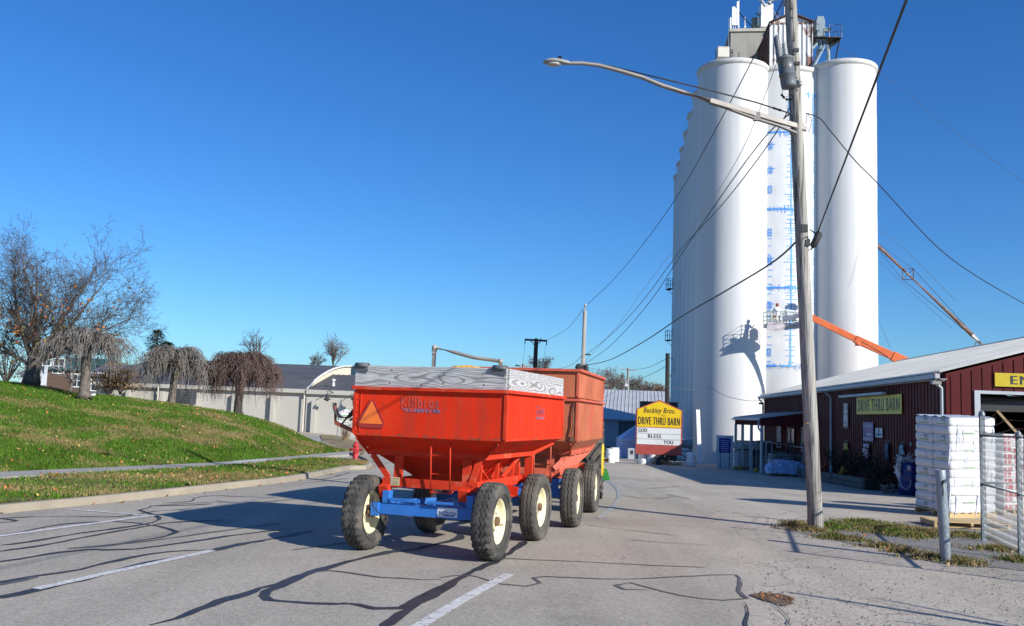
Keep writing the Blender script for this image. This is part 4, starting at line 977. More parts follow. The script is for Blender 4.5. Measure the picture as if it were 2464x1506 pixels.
# ---- roof gear
def roof():
    yb=SY+8
    # concrete headhouse
    a=at(1758,70,74.5); b=at(1900,70,74.5); zb=ZT-.4; zt=a[2]
    T=thing('concrete_headhouse','square weathered concrete headhouse on top of the silos','headhouse',(a[0],74.5,zb),-.118)
    w=b[0]-a[0]; mb=MB(); mb.box2((0,0,0),(w,5,zt-zb-.25)); mb.build('wall',M_ccold,T)
    mb=MB(); mb.box2((-.12,-.12,zt-zb-.25),(w+.12,5.1,zt-zb)); mb.build('cornice',mat('pale_concrete',(.48,.45,.39),rough=.9,var=.15,sc=2),T)
    # gallery shed
    a=at(1852,56,68.3); b=at(1951,56,68.3); pk=at(1905,38,68.3); zb=ZT-.25; w=b[0]-a[0]; he=a[2]-zb; hp=pk[2]-zb
    T=thing('gallery_shed','long rust streaked metal gallery shed along the silo tops','gallery shed',(a[0],68.3,zb),-.118)
    L_=30; mb=MB(); mb.quad((0,0,0),(w,0,0),(w,0,he),(0,0,he)); mb.poly([(0,0,he),(w,0,he),(w/2,0,hp)]); mb.quad((0,L_,0),(0,0,0),(0,0,he),(0,L_,he)); mb.quad((w,0,0),(w,L_,0),(w,L_,he),(w,0,he))
    for k in range(10):
        x=w*k/9; mb.box((x,-.035,he/2),(.05,.07,he),0)
    for k in range(60): mb.box((-.03,k*.5,he/2),(.06,.05,he),1)
    mb.box((w/2,-.04,he-.03),(w,.05,.10),1)
    mb.build('wall',[M_rustsheet,M_rust],T)
    mb=MB(); e=.12
    for s in(0,1):
        x=-e if s==0 else w+e; mb.add([(x,-.25,he-.03),(x,L_,he-.03),(w/2,L_,hp+.05),(w/2,-.25,hp+.05),(x,-.25,he+.04),(x,L_,he+.04),(w/2,L_,hp+.13),(w/2,-.25,hp+.13)],[(0,1,2,3),(7,6,5,4),(0,3,7,4),(0,4,5,1)])
    mb.build('roof',M_dkroof,T)
    # elevator leg with platform and spouts
    c=at(1970,60,68.5); z0=ZT
    T=thing('elevator_leg','blue grey bucket elevator head with spouts and railed platform','elevator leg',(c[0],68.5,z0-.25),0)
    zt=at(1970,33,68.5)[2]-z0; wv=.030
    mb=MB(); mb.box2((-.30,-.3,zt-1.25),(.36,.7,zt-.45)); pts=[]
    mb.add([(-.30,-.3,zt-.45),(.36,-.3,zt-.45),(.28,-.25,zt-.05),(-.18,-.25,zt-.05),(-.30,.7,zt-.45),(.36,.7,zt-.45),(.28,.6,zt-.05),(-.18,.6,zt-.05)],[(0,1,2,3),(3,2,6,7),(4,7,6,5),(0,3,7,4),(1,5,6,2)])
    mb.add([(-.2,-.3,zt-1.25),(.3,-.3,zt-1.25),(.5,-.2,zt-2.1),(-.3,-.2,zt-2.1),(-.2,.5,zt-1.25),(.3,.5,zt-1.25),(.5,.4,zt-2.1),(-.3,.4,zt-2.1)],[(0,3,2,1),(4,5,6,7),(0,4,7,3),(1,2,6,5)]); mb.build('leg_head',M_bluegrey,T,bevel=.02)
    mb=MB(); mb.cyl((.5,.1,zt-.95),(.9,.1,zt-.9),.16,n=12); mb.box((.55,.1,zt-1.0),(.25,.3,.3)); mb.build('motor',mat('motor_green',(.10,.16,.14),rough=.5),T)
    for (p,q) in (((-.2,-.2,zt-2.0),(-1.0,-.3,zt-3.1)),((.05,-.3,zt-2.05),(-.75,-.6,.35)),((.35,-.25,zt-2.05),(-1.0,-1.2,.1)),((.65,0,zt-2.3),(.75,0,.1))):
        mb=MB(); mb.tube([p,V(p).lerp(V(q),.15)+V((.05,0,-.1)),q],.125,12); m=V(p).lerp(V(q),.3); mb.cyl(m,m+(V(q)-V(p)).normalized()*.12,.15,n=12); mb.build('spout',M_bluegrey,T)
    mb=MB(); zp=zt-1.85; mb.box2((-.95,-.6,zp),(1.55,.8,zp+.06)); mb.add([(.0,.1,zp-1.1),(1.5,-.6,zp-.02),(1.5,.7,zp-.02)],[(0,1,2)])
    mb.bar((1.45,-.4,zp),(.95,0,.1),.08,.08); mb.bar((1.0,.5,zp),(.9,.4,.1),.10,.10)
    mb.build('platform',M_dark,T)
    mb=MB()
    for (a,b) in (((.6,-.6),(1.55,-.6)),((1.55,-.6),(1.55,.8)),((-.95,-.6),(-.2,-.6)),((.6,.8),(1.55,.8))):
        for h in(.5,1.0): mb.tube([(a[0],a[1],zp+h),(b[0],b[1],zp+h)],.022,5)
        for q in(a,b): mb.tube([(q[0],q[1],zp),(q[0],q[1],zp+1.0)],.025,5)
    mb.build('railing',mat('rail_grey',(.33,.38,.40),rough=.6),T)
    # antennas
    A=[(1752,5+40,1752,133,.035,'thin grey whip antenna at the left edge of the headhouse',M_bluegrey),(1756,42,1757,80,.07,'short white panel antenna left of the tall cluster',M_antw),(1763,17,1764,68,.16,'wide white panel antenna in the left antenna cluster',M_antw),(1768,20,1769,68,.07,'slim white panel antenna beside the wide one',M_antw),(1773,4,1774,68,.10,'tall white panel antenna in the middle of the cluster',M_antw),(1776,-14,1777,68,.05,'tallest thin mast of the left antenna cluster',M_antw),(1792,41,1792,68,.06,'lone short white antenna on the headhouse parapet',M_antw),(1824,41,1824,68,.10,'short white panel antenna before the small grey hut',M_antw),(1831,41,1831,68,.12,'white panel antenna right of the small grey hut',M_antw),(1842,14,1842,65,.42,'big white boxed antenna column on the headhouse',M_antw),(1887,17,1887,48,.06,'white whip antenna near the shed ridge',M_antw)]
    for px,pt,px2,pb,w,lab,mm in A:
        Y=74.9 if px<1850 else 73
        if px==1752: Y=73.5
        p=V(at(px2,pb,Y)); q=V(at(px,pt,Y)); mb=MB(); p.z-=.15
        q.x=p.x
        if w>.3: mb.box(((p.x+q.x)/2,Y,(p.z+q.z)/2),(w*2.4,w*2.,q.z-p.z))
        elif w>.065: mb.box((p.x,Y,(p.z+q.z)/2+.2),(w*1.7,w,(q.z-p.z)-.4)); mb.cyl((p.x+.02,Y+.1,p.z),(p.x+.02,Y+.1,q.z-.3),.03,n=6)
        else: mb.cyl(p,q,w*.7,w*.5,n=7); mb.box((p.x,Y,p.z+.25),(.12,.12,.1))
        o=mb.build('antenna',mm,loc=(p.x,Y,p.z),bevel=.01 if w>.065 else 0); tag(o,lab,'antenna','antennas on the elevator')
    mb=MB(); p=V(at(1819,67,75)); q=V(at(1819,43,75)); mb.box((p.x,75.3,(p.z+q.z)/2),(.5,.5,q.z-p.z)); mb.box((p.x,75.3,q.z),(.6,.6,.08)); o=mb.build('roof_hut',mat('dull_green_grey',(.22,.25,.22),rough=.8),loc=(p.x,75.3,p.z)); tag(o,'small grey green vent box behind the antennas on the headhouse','vent box')
    mb=MB(); mb.tube([at(1777,30,74.9),at(1811,66,74.9)],.05,6); o=mb.build('mast_stay',M_dark,loc=at(1811,66,74.9)); tag(o,'dark diagonal stay leaning from the antenna cluster to the parapet','stay')
    # lattice frame behind white column
    mb=MB(); P=lambda x,y:V(at(x,y,74.6))
    for a,b in (((1817,33),(1875,33)),((1818,33),(1842,46)),((1875,33),(1830,60)),((1842,33),(1830,58)),((1850,33),(1858,52))): mb.tube([P(*a),P(*b)],.04,5)
    for k in range(14): q=P(1817,33).lerp(P(1875,33),k/13); mb.box(q+V((0,-.05,-.05)),(.06,.04,.1))
    o=mb.build('lattice_bracket',M_dark,loc=P(1842,60)); tag(o,'dark lattice bracket across the big white antenna column','bracket')
    # AC box and little rail at left silo rim
    p=V(at(1738,134,66.5)); mb=MB(); mb.box((p.x,66.5,p.z+.15),(.85,.7,.75)); mb.box((p.x,66.5,p.z+.545),(.9,.75,.05)); o=mb.build('equipment_box',mat('cream_sheet',(.62,.59,.52),rough=.6,var=.08),loc=(p.x,66.5,p.z-.25),bevel=.02); tag(o,'cream equipment box standing on the front left silo rim','equipment box')
    mb=MB()
    for px in(1722,1726,1757,1761,1777):
        q=V(at(px,137,66.8)); h=.75 if px in(1722,1761) else .55; mb.cyl(q+V((0,0,-.4)),q+V((0,0,h-.2)),.035,n=6)
    a=V(at(1745,128,66.8)); b=V(at(1763,126,66.8)); mb.tube([a,b],.04,6); mb.tube([a+V((0,0,.2)),b+V((0,0,.2))],.03,6)
    o=mb.build('rim_rail',M_dark,loc=a); tag(o,'short dark pipe rail beside the equipment box on the left silo','railing')
    mb=MB()
    for k in range(9):
        q=V(at(1990+k*7.5,134-.0,68.8)); mb.cyl((q.x,68.8,ZT-.3),(q.x,68.8,ZT+.42),.022,n=5)
    for h in(.2,.42): mb.tube([(at(1985,130,68.8)[0],68.8,ZT+h),(at(2052,130,68.8)[0],68.8,ZT+h)],.016,5)
    q=at(2052,130,68.8)[0]; mb.cyl((q,68.8,ZT-.3),(q,68.8,ZT+.75),.045,n=6); mb.tube([(at(2003,130,68.8)[0],68.6,ZT+.0),(at(2020,130,68.8)[0],68.6,ZT+1.15)],.04,6)
    o=mb.build('rim_fence',M_rust,loc=(q,68.8,ZT)); tag(o,'thin rusty wire rail along the front right silo rim','railing')
roof()
# side ladder platforms on the far left silos
for i,(px,py,lab) in enumerate(((1610,684,'upper dark steel platform on the shaded side of the silos'),(1608,807,'lower dark steel platform on the shaded side of the silos'))):
    Y=SY+20; p=V(at(px,py,Y)); mb=MB(); w=.42;h=.95;d=1.2
    mb.box(p+V((0,0,-h/2)),(w,d,.07))
    for x in(-w/2,w/2):
        for y in(-d/2,d/2): mb.cyl(p+V((x,y,-h/2)),p+V((x,y,h/2)),.03,n=5)
    for z in(0,h/2):
        for y in(-d/2,d/2): mb.tube([p+V((-w/2,y,z)),p+V((w/2+.15,y,z))],.025,5)
        mb.tube([p+V((-w/2,-d/2,z)),p+V((-w/2,d/2,z))],.025,5)
    mb.tube([p+V((-w/2,0,-h/2)),p+V((w/2+.1,0,-h/2-.5))],.03,5)
    o=mb.build('side_platform',M_dark,loc=p); tag(o,lab,'platform','side platforms on the silos')
# ------------------------------------------------------------------ boom lift
def lift():
    M_or=mat('boom_orange',(.80,.17,.05),rough=.5,var=.08,sc=2,spots=((.35,.12,.06),.68,5,.5)); M_gl=mat('green_rail_paint',(.04,.22,.13),rough=.5); M_wr=mat('wrapped_plastic',(.50,.45,.47),rough=.35,var=.2,sc=3,bump=.5,bsc=8)
    YB=62.9
    base=at(2300,1000,61.0)
    T=thing('boom_lift','orange boom lift reaching up from behind the barn to the middle silo','boom lift',(base[0]+1,61.,gz(base[0],61)),0)
    lo=lambda p:V(p)-V(T.location)
    p=lambda px,py,Y=YB:lo(at(px,py,Y))
    a=p(1938,757,62.6); m=p(2062,818,62.0); b=p(2150,858,61.6); c=p(2290,923,61.2)
    mb=MB(); mb.bar(a,m,.30,.40); mb.build('inner_boom',M_or,T,bevel=.02)
    mb=MB(); mb.bar(m-(b-m).normalized()*.15,b,.38,.50); mb.box((m+V((.05,0,-.28))),(.3,.42,.2)); mb.build('middle_boom',M_or,T,bevel=.02)
    mb=MB(); mb.bar(b-(c-b).normalized()*.12,c,.46,.62); mb.build('outer_boom',M_or,T,bevel=.02)
    mb=MB(); mb.bar(c+V((-.6,0,-.3)),c+V((-1.0,0,-2.0)),.6,.8); mb.box2((-2.2,-1.1,.75),(1.2,1.1,1.9)); mb.build('turret',M_or,T,bevel=.05)
    mb=MB(); mb.box2((-2.4,-1.0,.45),(1.6,1.0,.75)); mb.build('chassis',M_dark,T)
    for x in(-1.8,1.1):
        for y in(-1.1,1.1):
            mb=MB(); mb.lathe([(0,-.18),(.35,-.18),(.48,-.14),(.5,0),(.48,.14),(.35,.18),(0,.18)],28,Matrix.Translation((x,y,.5))@Matrix.Rotation(math.pi/2,4,'X')); mb.build('wheel',M_tyre,T)
    mb=MB(); mb.tube([p(2072,822,61.6),p(2112,844,61.3),p(2135,858,61.2)],.03,6); mb.build('hydraulic_hose',M_black,T)
    # jib to the basket
    q=lambda x,y,Y=YB:p(*y2(x,y),Y)
    mb=MB(); mb.bar(q(1380,520,62.6)-V((0,0,.3)),q(1150,450,62.6),.22,.30); mb.bar(q(1160,445,62.6),q(740,555,63.5),.20,.26); mb.bar(q(1160,575,62.6),q(750,670,63.5),.10,.14); mb.build('jib',mat('jib_white',(.55,.53,.55),rough=.4,var=.2,sc=3),T)
    # basket
    c0=q(715,700,63.9); w=2.25; d=.85; h=1.05
    B=MB(); B.box(c0+V((0,0,.02)),(w,d,.06)); B.box(c0+V((0,-d/2,.13)),(w,.05,.22)); B.box(c0+V((0,d/2,.13)),(w,.05,.22))
    for s in(-1,1): B.box(c0+V((s*w/2,0,.13)),(.05,d,.22))
    B.build('basket_floor',M_wr,T)
    R_=MB()
    for y in(-d/2,d/2):
        for z in(.5,.78,1.08): R_.tube([c0+V((-w/2,y,z)),c0+V((w/2,y,z))],.022,5)
        for k in range(6): x=-w/2+w*k/5; R_.tube([c0+V((x,y,.05)),c0+V((x,y,1.08))],.022,5)
    for s in(-1,1):
        for z in(.5,.78,1.08): R_.tube([c0+V((s*w/2,-d/2,z)),c0+V((s*w/2,d/2,z))],.022,5)
    R_.build('basket_rail',M_gl,T)
    sh=MB(); vs=[]; n=10
    for j in range(9):
        for i in range(n+1):
            f=i/n; x=-w*.5+w*f; z=.32-.42*j/8*(1+.35*math.sin(3*f+1)) ; vs.append(c0+V((x,-d/2-.05-.05*math.sin(7*f+j),z)))
    sh.add(vs,[(j*(n+1)+i,j*(n+1)+i+1,(j+1)*(n+1)+i+1,(j+1)*(n+1)+i) for j in range(8) for i in range(n)],0,True); sh.build('plastic_skirt',M_wr,T)
    mb=MB(); mb.box(c0+V((.55,.1,.95)),(.62,.5,.65)); mb.build('control_screen',mat('clear_sheet',(.62,.64,.66),rough=.25,var=.15,sc=4,bump=.4,bsc=6),T,bevel=.06)
    mb=MB(); mb.box(c0+V((-.62,-d/2-.03,.72)),(.34,.06,.26)); mb.box(c0+V((-.62,-d/2-.065,.74)),(.16,.02,.14),1); mb.build('control_box',[mat('tan_box',(.45,.33,.22),rough=.6),M_dark],T)
    mb=MB(); mb.lathe([(0,0),(.13,0),(.15,.28),(.155,.29)],16,Matrix.Translation(c0+V((.78,-d/2-.0,.52)))); o=mb.build('bucket',mat('pail_white',(.7,.7,.7),rough=.5),None); o.location=T.location; tag(o,'white paint pail hanging in the lift basket','pail')
    mb=MB(); mb.tube([c0+V((.55,-d/2-.04,.60)),c0+V((.62,-d/2-.05,.75)),c0+V((.70,-d/2-.05,.55)),c0+V((.6,-d/2-.05,.42)),c0+V((.55,-d/2-.04,.6))],.02,6); o=mb.build('hose_coil',M_black,None); o.location=T.location; tag(o,'small dark coil of hose hanging on the basket rail','hose')
    # painter: one skinned body leaning over his work
    foot=V(T.location)+c0+V((-.24,.02,.05))
    pts={'pel':(0,0,.88),'chest':(.0,.10,1.22),'neck':(.0,.16,1.40),'head':(.0,.20,1.54),'hl':(-.10,0,.84),'kl':(-.13,-.06,.48),'al':(-.13,.05,.08),'tl':(-.14,-.12,.05),'hr':(.10,0,.84),'kr':(.15,-.04,.48),'ar':(.17,.08,.08),'tr':(.18,-.08,.05),
         'sl':(-.18,.13,1.32),'el':(-.27,.30,1.12),'wl':(-.18,.48,1.10),'sr':(.18,.13,1.32),'er':(.30,.28,1.14),'wr':(.24,.46,1.20)}
    rad={'pel':.15,'chest':.17,'neck':.07,'head':.085,'hl':.10,'kl':.075,'al':.05,'tl':.045,'hr':.10,'kr':.075,'ar':.05,'tr':.045,'sl':.075,'el':.055,'wl':.038,'sr':.075,'er':.055,'wr':.038}
    ed=[('pel','chest'),('chest','neck'),('neck','head'),('pel','hl'),('hl','kl'),('kl','al'),('al','tl'),('pel','hr'),('hr','kr'),('kr','ar'),('ar','tr'),('chest','sl'),('sl','el'),('el','wl'),('chest','sr'),('sr','er'),('er','wr')]
    for s,wn in ((-1,'wl'),(1,'wr')):
        w0=V(pts[wn]); k=wn+'p'; pts[k]=tuple(w0+V((0,.08,.01))); rad[k]=.03; ed.append((wn,k))
        for i,(dx,L_) in enumerate(((-.03,.075),(-.01,.085),(.01,.08),(.03,.065))):
            a_=k+'f%d'%i; b_=a_+'t'; pts[a_]=tuple(V(pts[k])+V((dx,L_*.5,-.005))); pts[b_]=tuple(V(pts[k])+V((dx,L_*.9,-.03))); rad[a_]=.010; rad[b_]=.008; ed+= [(k,a_),(a_,b_)]
        a_=k+'th'; pts[a_]=tuple(V(pts[k])+V((s*-.045,.02,.01))); rad[a_]=.011; ed.append((k,a_))
    ks=list(pts); me=bpy.data.meshes.new('body'); me.from_pydata([pts[k] for k in ks],[(ks.index(a),ks.index(b)) for a,b in ed],[]); ob=bpy.data.objects.new('body',me); COL.objects.link(ob)
    ob.modifiers.new('k','SKIN'); 
    for k,vv in zip(ks,me.skin_vertices[0].data): vv.radius=(rad[k],rad[k]*(.8 if k in('chest','pel') else 1)); vv.use_root=(k=='pel')
    ob.modifiers.new('s','SUBSURF').levels=2
    dg=bpy.context.evaluated_depsgraph_get(); m2=bpy.data.meshes.new_from_object(ob.evaluated_get(dg)); bpy.data.objects.remove(ob)
    P=thing('person','painter in a white coverall and orange hood bent over the lift basket','person',foot,0)
    m2.materials.clear(); m2.materials.append(mat('white_coverall',(.68,.69,.70),rough=.7,var=.1,sc=6,bump=.5,bsc=12)); o=bpy.data.objects.new('body',m2); COL.objects.link(o); o.parent=P
    for f in m2.polygons: f.use_smooth=True; f.material_index=0
    mb=MB(); mb.blob((0,.18,1.57),(.115,.13,.14),2,14,10,.04); mb.build('hood',mat('orange_brown_hood',(.36,.12,.06),rough=.8,var=.15,sc=8),P)
lift()
# small fixture on the silo seen beside the wooden pole (floodlight with its bracket)
p=V(at(*y2(1120,250),66.0)); mb=MB(); mb.box(p,(.28,.3,.3)); mb.box(p+V((-.1,-.1,.22)),(.5,.25,.2)); mb.tube([p,p+V((.2,.9,-.2))],.05,6); mb.cyl(p+V((.05,0,-.15)),p+V((.05,0,-.55)),.03,n=6); o=mb.build('floodlight',M_dark,loc=p); tag(o,'dark floodlight bracketed to the middle silo behind the pole','floodlight')
# auger pipe with truss, behind the barn
def auger():
    Y=74; a=V(at(2085,566,Y-1)); b=V(at(2372,838,Y-8))
    T=thing('auger_pipe','long rusty inclined spout pipe running down behind the barn','spout pipe',b,0); lo=lambda q:V(q)-b
    mb=MB(); mb.cyl(lo(a),lo(a.lerp(b,.9)),.17,n=12); mb.build('pipe',mat('grey_rust_pipe',(.17,.10,.075),rough=.85,var=.35,sc=2,spots=((.34,.32,.30),.55,1.6,.8)),T)
    mb=MB(); mb.cyl(lo(a.lerp(b,.9)),lo(b),.19,n=12); mb.build('pale_end',M_steel,T)
    m=a.lerp(b,.37); d=.42; mb=MB(); c=[lo(m+V((i*d,0,j*d))) for i,j in((-1,-1),(1,-1),(1,1),(-1,1))]
    for i in range(4): mb.tube([c[i],c[(i+1)%4]],.035,5); mb.tube([c[i],lo(m)],.03,5)
    mb.build('truss_ring',M_rust,T)
    mb=MB()
    for cc in(c[0],c[2]):
        mb.tube([lo(a),cc,lo(b)],.018,4)
    mb.build('truss_cable',M_dark,T)
    mb=MB(); q=a.lerp(b,.93)
    for dx in(-.6,.6): mb.tube([lo(q+V((dx,0,-1.6))),lo(q)],.05,5)
    mb.tube([lo(q+V((-.4,0,-.9))),lo(q+V((.4,0,-.9)))],.03,5); mb.build('support',M_steel,T)
auger()
# white plank leaning on the front left silo
def plank():
    b=V(at(*y7(2070,1150),63.5)); b.z=gz(b.x,b.y); t=V(at(*y7(2040,335),SY-SR-.05)); mb=MB(); mb.bar(b,t,.26,.05,up=(0,1,0)); o=mb.build('leaning_plank',mat('white_board',(.75,.75,.74),rough=.6,var=.06),loc=b); tag(o,'long white plank leaning against the front left silo','plank')
plank()
# ------------------------------------------------------------------ roadside sign
def sign():
    Y=56.0
    T=thing('roadside_sign','roadside sign with yellow peaked top, changeable white letter board and red base','sign',(at(1585,1110,Y)[0],Y,gz(9,Y)),0)
    P=lambda x,y:V(at(*y7(x,y),Y))-V(T.location)
    # true sizes from the left edge; face turned a little to the left
    bl=P(1097,1000); tl=P(1130,318); rr=P(1790,345); br=P(1768,1035); pk=P(1468,188)
    xd=V((br.x-bl.x,-.55,0)).normalized(); w=(br.x-bl.x)/xd.x; M=frame(bl+V((0,0,0)),xd,(0,0,1)); hs=(tl.z-bl.z); hp=pk.z-bl.z
    hs=hs*.99
    M_sr=mat('sign_red',(.42,.075,.055),rough=.55,var=.06,sc=2,spots=((.30,.05,.04),.62,3,.4)); M_sy=mat('sign_yellow',(.87,.57,.01),rough=.4,var=.04,sc=1); M_sw=mat('letter_board_white',(.76,.77,.74),rough=.45,var=.04,sc=1); M_lb=mat('letter_black',(.02,.02,.02),rough=.5)
    D=.35
    mb=MB(); mb.prism([(0,0),(w,0),(w,hs),(w/2,hp),(0,hs)],M@Matrix.Translation((0,0,-D)),D); mb.build('cabinet',M_sr,T,bevel=.01)
    e=.07; yy=hs*.612
    mb=MB(); mb.prism([(e,yy),(w-e,yy),(w-e,hs-.02),(w/2,hp-.085),(e,hs-.02)],M@Matrix.Translation((0,0,.001)),.012); mb.build('yellow_panel',M_sy,T)
    y0=.222*hs; y1=.595*hs; mb=MB(); mb.prism([(e,y0),(w-e,y0),(w-e,y1),(e,y1)],M@Matrix.Translation((0,0,.001)),.012,0)
    for k in(1,2): mb.box((w/2,y0+(y1-y0)*k/3,.022),(w-2*e,.018,.014),1,M=M)
    mb.build('letter_board',[M_sw,mat('track_grey',(.45,.46,.45),rough=.5)],T)
    row=(y1-y0)/3; 
    for s,cx,r,ww in (('GOD',.15,2,.20),('BLESS',.41,1,.29),('YOU',.71,0,.21)):
        mb=MB(); mb.text(s,M@Matrix.Translation((cx*w,y0+row*(r+.5),.0)),ww*w,row*.68,.016,0,fat=.012); mb.build('board_lettering',M_lb,T)
    mb=MB()
    mb.text('DRIVE THRU BARN',M@Matrix.Translation((w/2,.745*hs,0)),w*.91,hs*.170,.016,0,fat=.013)
    mb.text('Buckley Bros.',M@Matrix.Translation((w*.5,.965*hs,0)),w*.69,hs*.155,.016,0,fat=.010,shear=.35)
    mb.text('INC.',M@Matrix.Translation((w*.60,.872*hs,0)),w*.10,hs*.032,.016,0,bold=.02)
    mb.build('panel_lettering',M_lb,T)
    mb=MB(); c=M@V((w/2,0,-D/2)); mb.box2((c.x-.16,c.y-.14,-.02),(c.x+.16,c.y+.14,c.z+.05)); mb.build('post',M_dark,T)
sign()
# ------------------------------------------------------------------ barrels, fan, tent, blue building
def barrel_mesh():
    mb=MB(); r=.29; mb.lathe([(0,0),(r-.02,0),(r,.03),(r+.004,.27),(r+.012,.29),(r+.004,.31),(r,.58),(r+.012,.60),(r,.62),(r-.01,.84),(r-.03,.88),(r-.05,.86),(0,.85)],28); mb.cyl((.12,.1,.85),(.12,.1,.875),.04,n=8)
    return mb
def barrels():
    M_b=mat('white_plastic',(.80,.80,.79),rough=.45,var=.04,sc=3,spots=((.5,.5,.48),.66,4,.4)); M_rim=M_b
    spots=[((720,1137),57.,'white plastic barrel beside the tractor wheel, front of its pair'),((782,1102),59.8,'white plastic barrel beside the tractor wheel, rear of its pair'),((1210,1165),56.45,'white plastic barrel under the left half of the sign'),((1348,1130),58.2,'white plastic barrel behind the sign post'),((1936,1203),55.5,'shaded white barrel at the foot of the front left silo')]
    first=None
    for (p,Y,lab) in spots:
        g=at(*y7(*p),Y)
        if first is None: o=barrel_mesh().build('barrel',M_b); first=o
        else: o=first.copy(); COL.objects.link(o)
        o.location=(g[0],g[1],gz(g[0],g[1])); s=1.0*g[1]/60+.02; o.scale=(s,s,s); o.rotation_euler=(0,0,g[0]); tag(o,lab,'barrel','white plastic barrels')
barrels()
def yard():
    # blower fan on the silo
    p=V(at(1640,1068,63)); T=thing('aeration_fan','dark aeration fan housing at the base of the left silos','fan',p); mb=MB(); mb.box((-.35,0,.1),(.55,.9,1.2)); mb.build('housing',M_dark,T,bevel=.03)
    mb=MB(); mb.lathe([(.30,0),(.30,.55),(.38,.62),(.38,.78)],20,Matrix.Translation((-.1,0,.05))@Matrix.Rotation(math.pi/2,4,'Y')); mb.build('duct',M_bluegrey,T)
    mb=MB(); mb.bar((-.3,0,-.5),(.6,0,-1.1),.06,.06); mb.bar((-.3,0,-.45),(.7,0,-.5),.06,.06); mb.bar((.6,0,-.5),(.6,0,-1.6),.06,.06); mb.bar((-.4,.3,-.5),(-.4,.3,-1.8),.06,.06); mb.build('stand',M_dark,T)
    # blue-white tent
    c=G(1545,1100); Y=72.; a=at(1496,1092,Y); b=at(1560,1092,Y); zt=at(1545,1030,Y)[2]; zs=at(1497,1055,Y)[2]; z0=gz(a[0],Y)
    T=thing('canopy_tent','pale blue white canopy tent with side sheets behind the sign','tent',(a[0],Y,z0)); w=3.0; h=zs-z0; hp=max(h+.6,zt-z0+.4)
    mb=MB(); n=10
    def side(p,q):
        vs=[]
        for i in range(n+1):
            f=i/n; u=V(p).lerp(V(q),f); nn=V((-(q[1]-p[1]),q[0]-p[0],0)).normalized()
            for j in range(5): vs.append(u+nn*(.04*math.sin(f*19+j))+V((0,0,h*j/4)))
        mb.add(vs,[(i*5+j,(i+1)*5+j,(i+1)*5+j+1,i*5+j+1) for i in range(n) for j in range(4)],0,True)
    side((0,0,0),(w,0,0)); side((0,0,0),(-.1,3,0)); side((w,0,0),(w,3,0)); mb.build('side_sheet',mat('tent_sheet',(.50,.56,.80),rough=.6,var=.08,sc=2,bump=.4,bsc=5),T)
    mb=MB(); ap=V((w/2,1.5,hp)); cs=[V((-.1,-.1,h)),V((w+.1,-.1,h)),V((w+.1,3.1,h)),V((-.1,3.1,h))]
    for i in range(4): mb.add([cs[i],cs[(i+1)%4],ap],[(0,1,2)])
    for i in range(4): mb.quad(cs[i]-V((0,0,.18)),cs[(i+1)%4]-V((0,0,.18)),cs[(i+1)%4],cs[i])
    mb.build('canopy',mat('tent_roof',(.55,.60,.82),rough=.6,var=.06,sc=2),T)
    mb=MB(); g=at(*y7(1050,1020),70.5); mb.box2((-.35,-.25,0),(.35,.25,.8)); mb.box2((-.2,-.27,.35),(.05,-.25,.65),1); o=mb.build('tote_bin',[mat('bin_pale',(.35,.38,.42),rough=.6),M_dark],bevel=.03); o.location=(g[0],70.5,gz(g[0],70.5)); tag(o,'small pale bin with a dark mark in front of the tent','bin')
    # blue-grey steel building beyond
    Y=107.; a=at(1380,1080,Y); b=at(1640,1080,Y); z0=gz(10,Y)-.2; ze=at(1530,1009,Y)[2]; zr=at(1530,940,Y+13)[2]; 
    T=thing('steel_shed','low blue grey steel shed with ribbed roof behind the sign','shed',(a[0],Y,z0),-.135); w=b[0]-a[0]+6; he=ze-z0; hr=zr-z0
    M_sh=mat('shed_blue_wall',(.32,.38,.44),rough=.55,var=.05,sc=.6); M_rf=mat('shed_roof',(.56,.57,.56),rough=.45,var=.08,sc=.6,metal=.25)
    dx0=at(1486,1060,Y)[0]-a[0]; dx1=dx0+5.0; dh=at(1486,1013,Y)[2]-z0
    mb=MB(); mb.box2((0,0,0),(dx0,.2,he)); mb.box2((dx1,0,0),(w,.2,he)); mb.box2((dx0,0,dh),(dx1,.2,he)); mb.box2((0,.2,0),(.2,26,he)); mb.box2((w-.2,.2,0),(w,26,he)); mb.box2((.2,25.8,0),(w-.2,26,he)); mb.poly([(0,0,he),(0,26,he),(0,13,hr)]); mb.poly([(w,0,he),(w,13,hr),(w,26,he)])
    for k in range(int(w/.4)):
        x=k*.4
        if dx0-.05<x<dx1: mb.box((x,-.015,(dh+he)/2),(.06,.03,he-dh-.02))
        else: mb.box((x,-.015,he/2),(.06,.03,he-.02))
    mb.box2((0,-.05,-.3),(dx0,0,.75),1)
    mb.build('wall',[M_sh,mat('shed_plinth',(.12,.14,.16),rough=.8)],T)
    mb=MB(); mb.quad((-.3,-.4,he-.1),(w+.3,-.4,he-.1),(w+.3,13,hr),(-.3,13,hr)); mb.quad((-.3,13,hr),(w+.3,13,hr),(w+.3,26.4,he-.1),(-.3,26.4,he-.1)); mb.box((w/2,-.42,he-.12),(w+.6,.1,.14),1)
    for k in range(int(w/.45)+1):
        x=-.2+k*.45; mb.bar((x,-.4,he-.07),(x,13,hr+.03),.06,.05)
    mb.build('roof',[M_rf,M_bluegrey],T)
    mb=MB(); mb.box2((dx0+.003,.1,0),(dx1-.003,.16,dh-.003))
    for k in range(6): mb.box2((dx0+.01,.07,k*dh/6+.03),(dx1-.01,.1,(k+1)*dh/6-.03))
    mb.build('door',mat('shed_door',(.07,.10,.14),rough=.7),T)
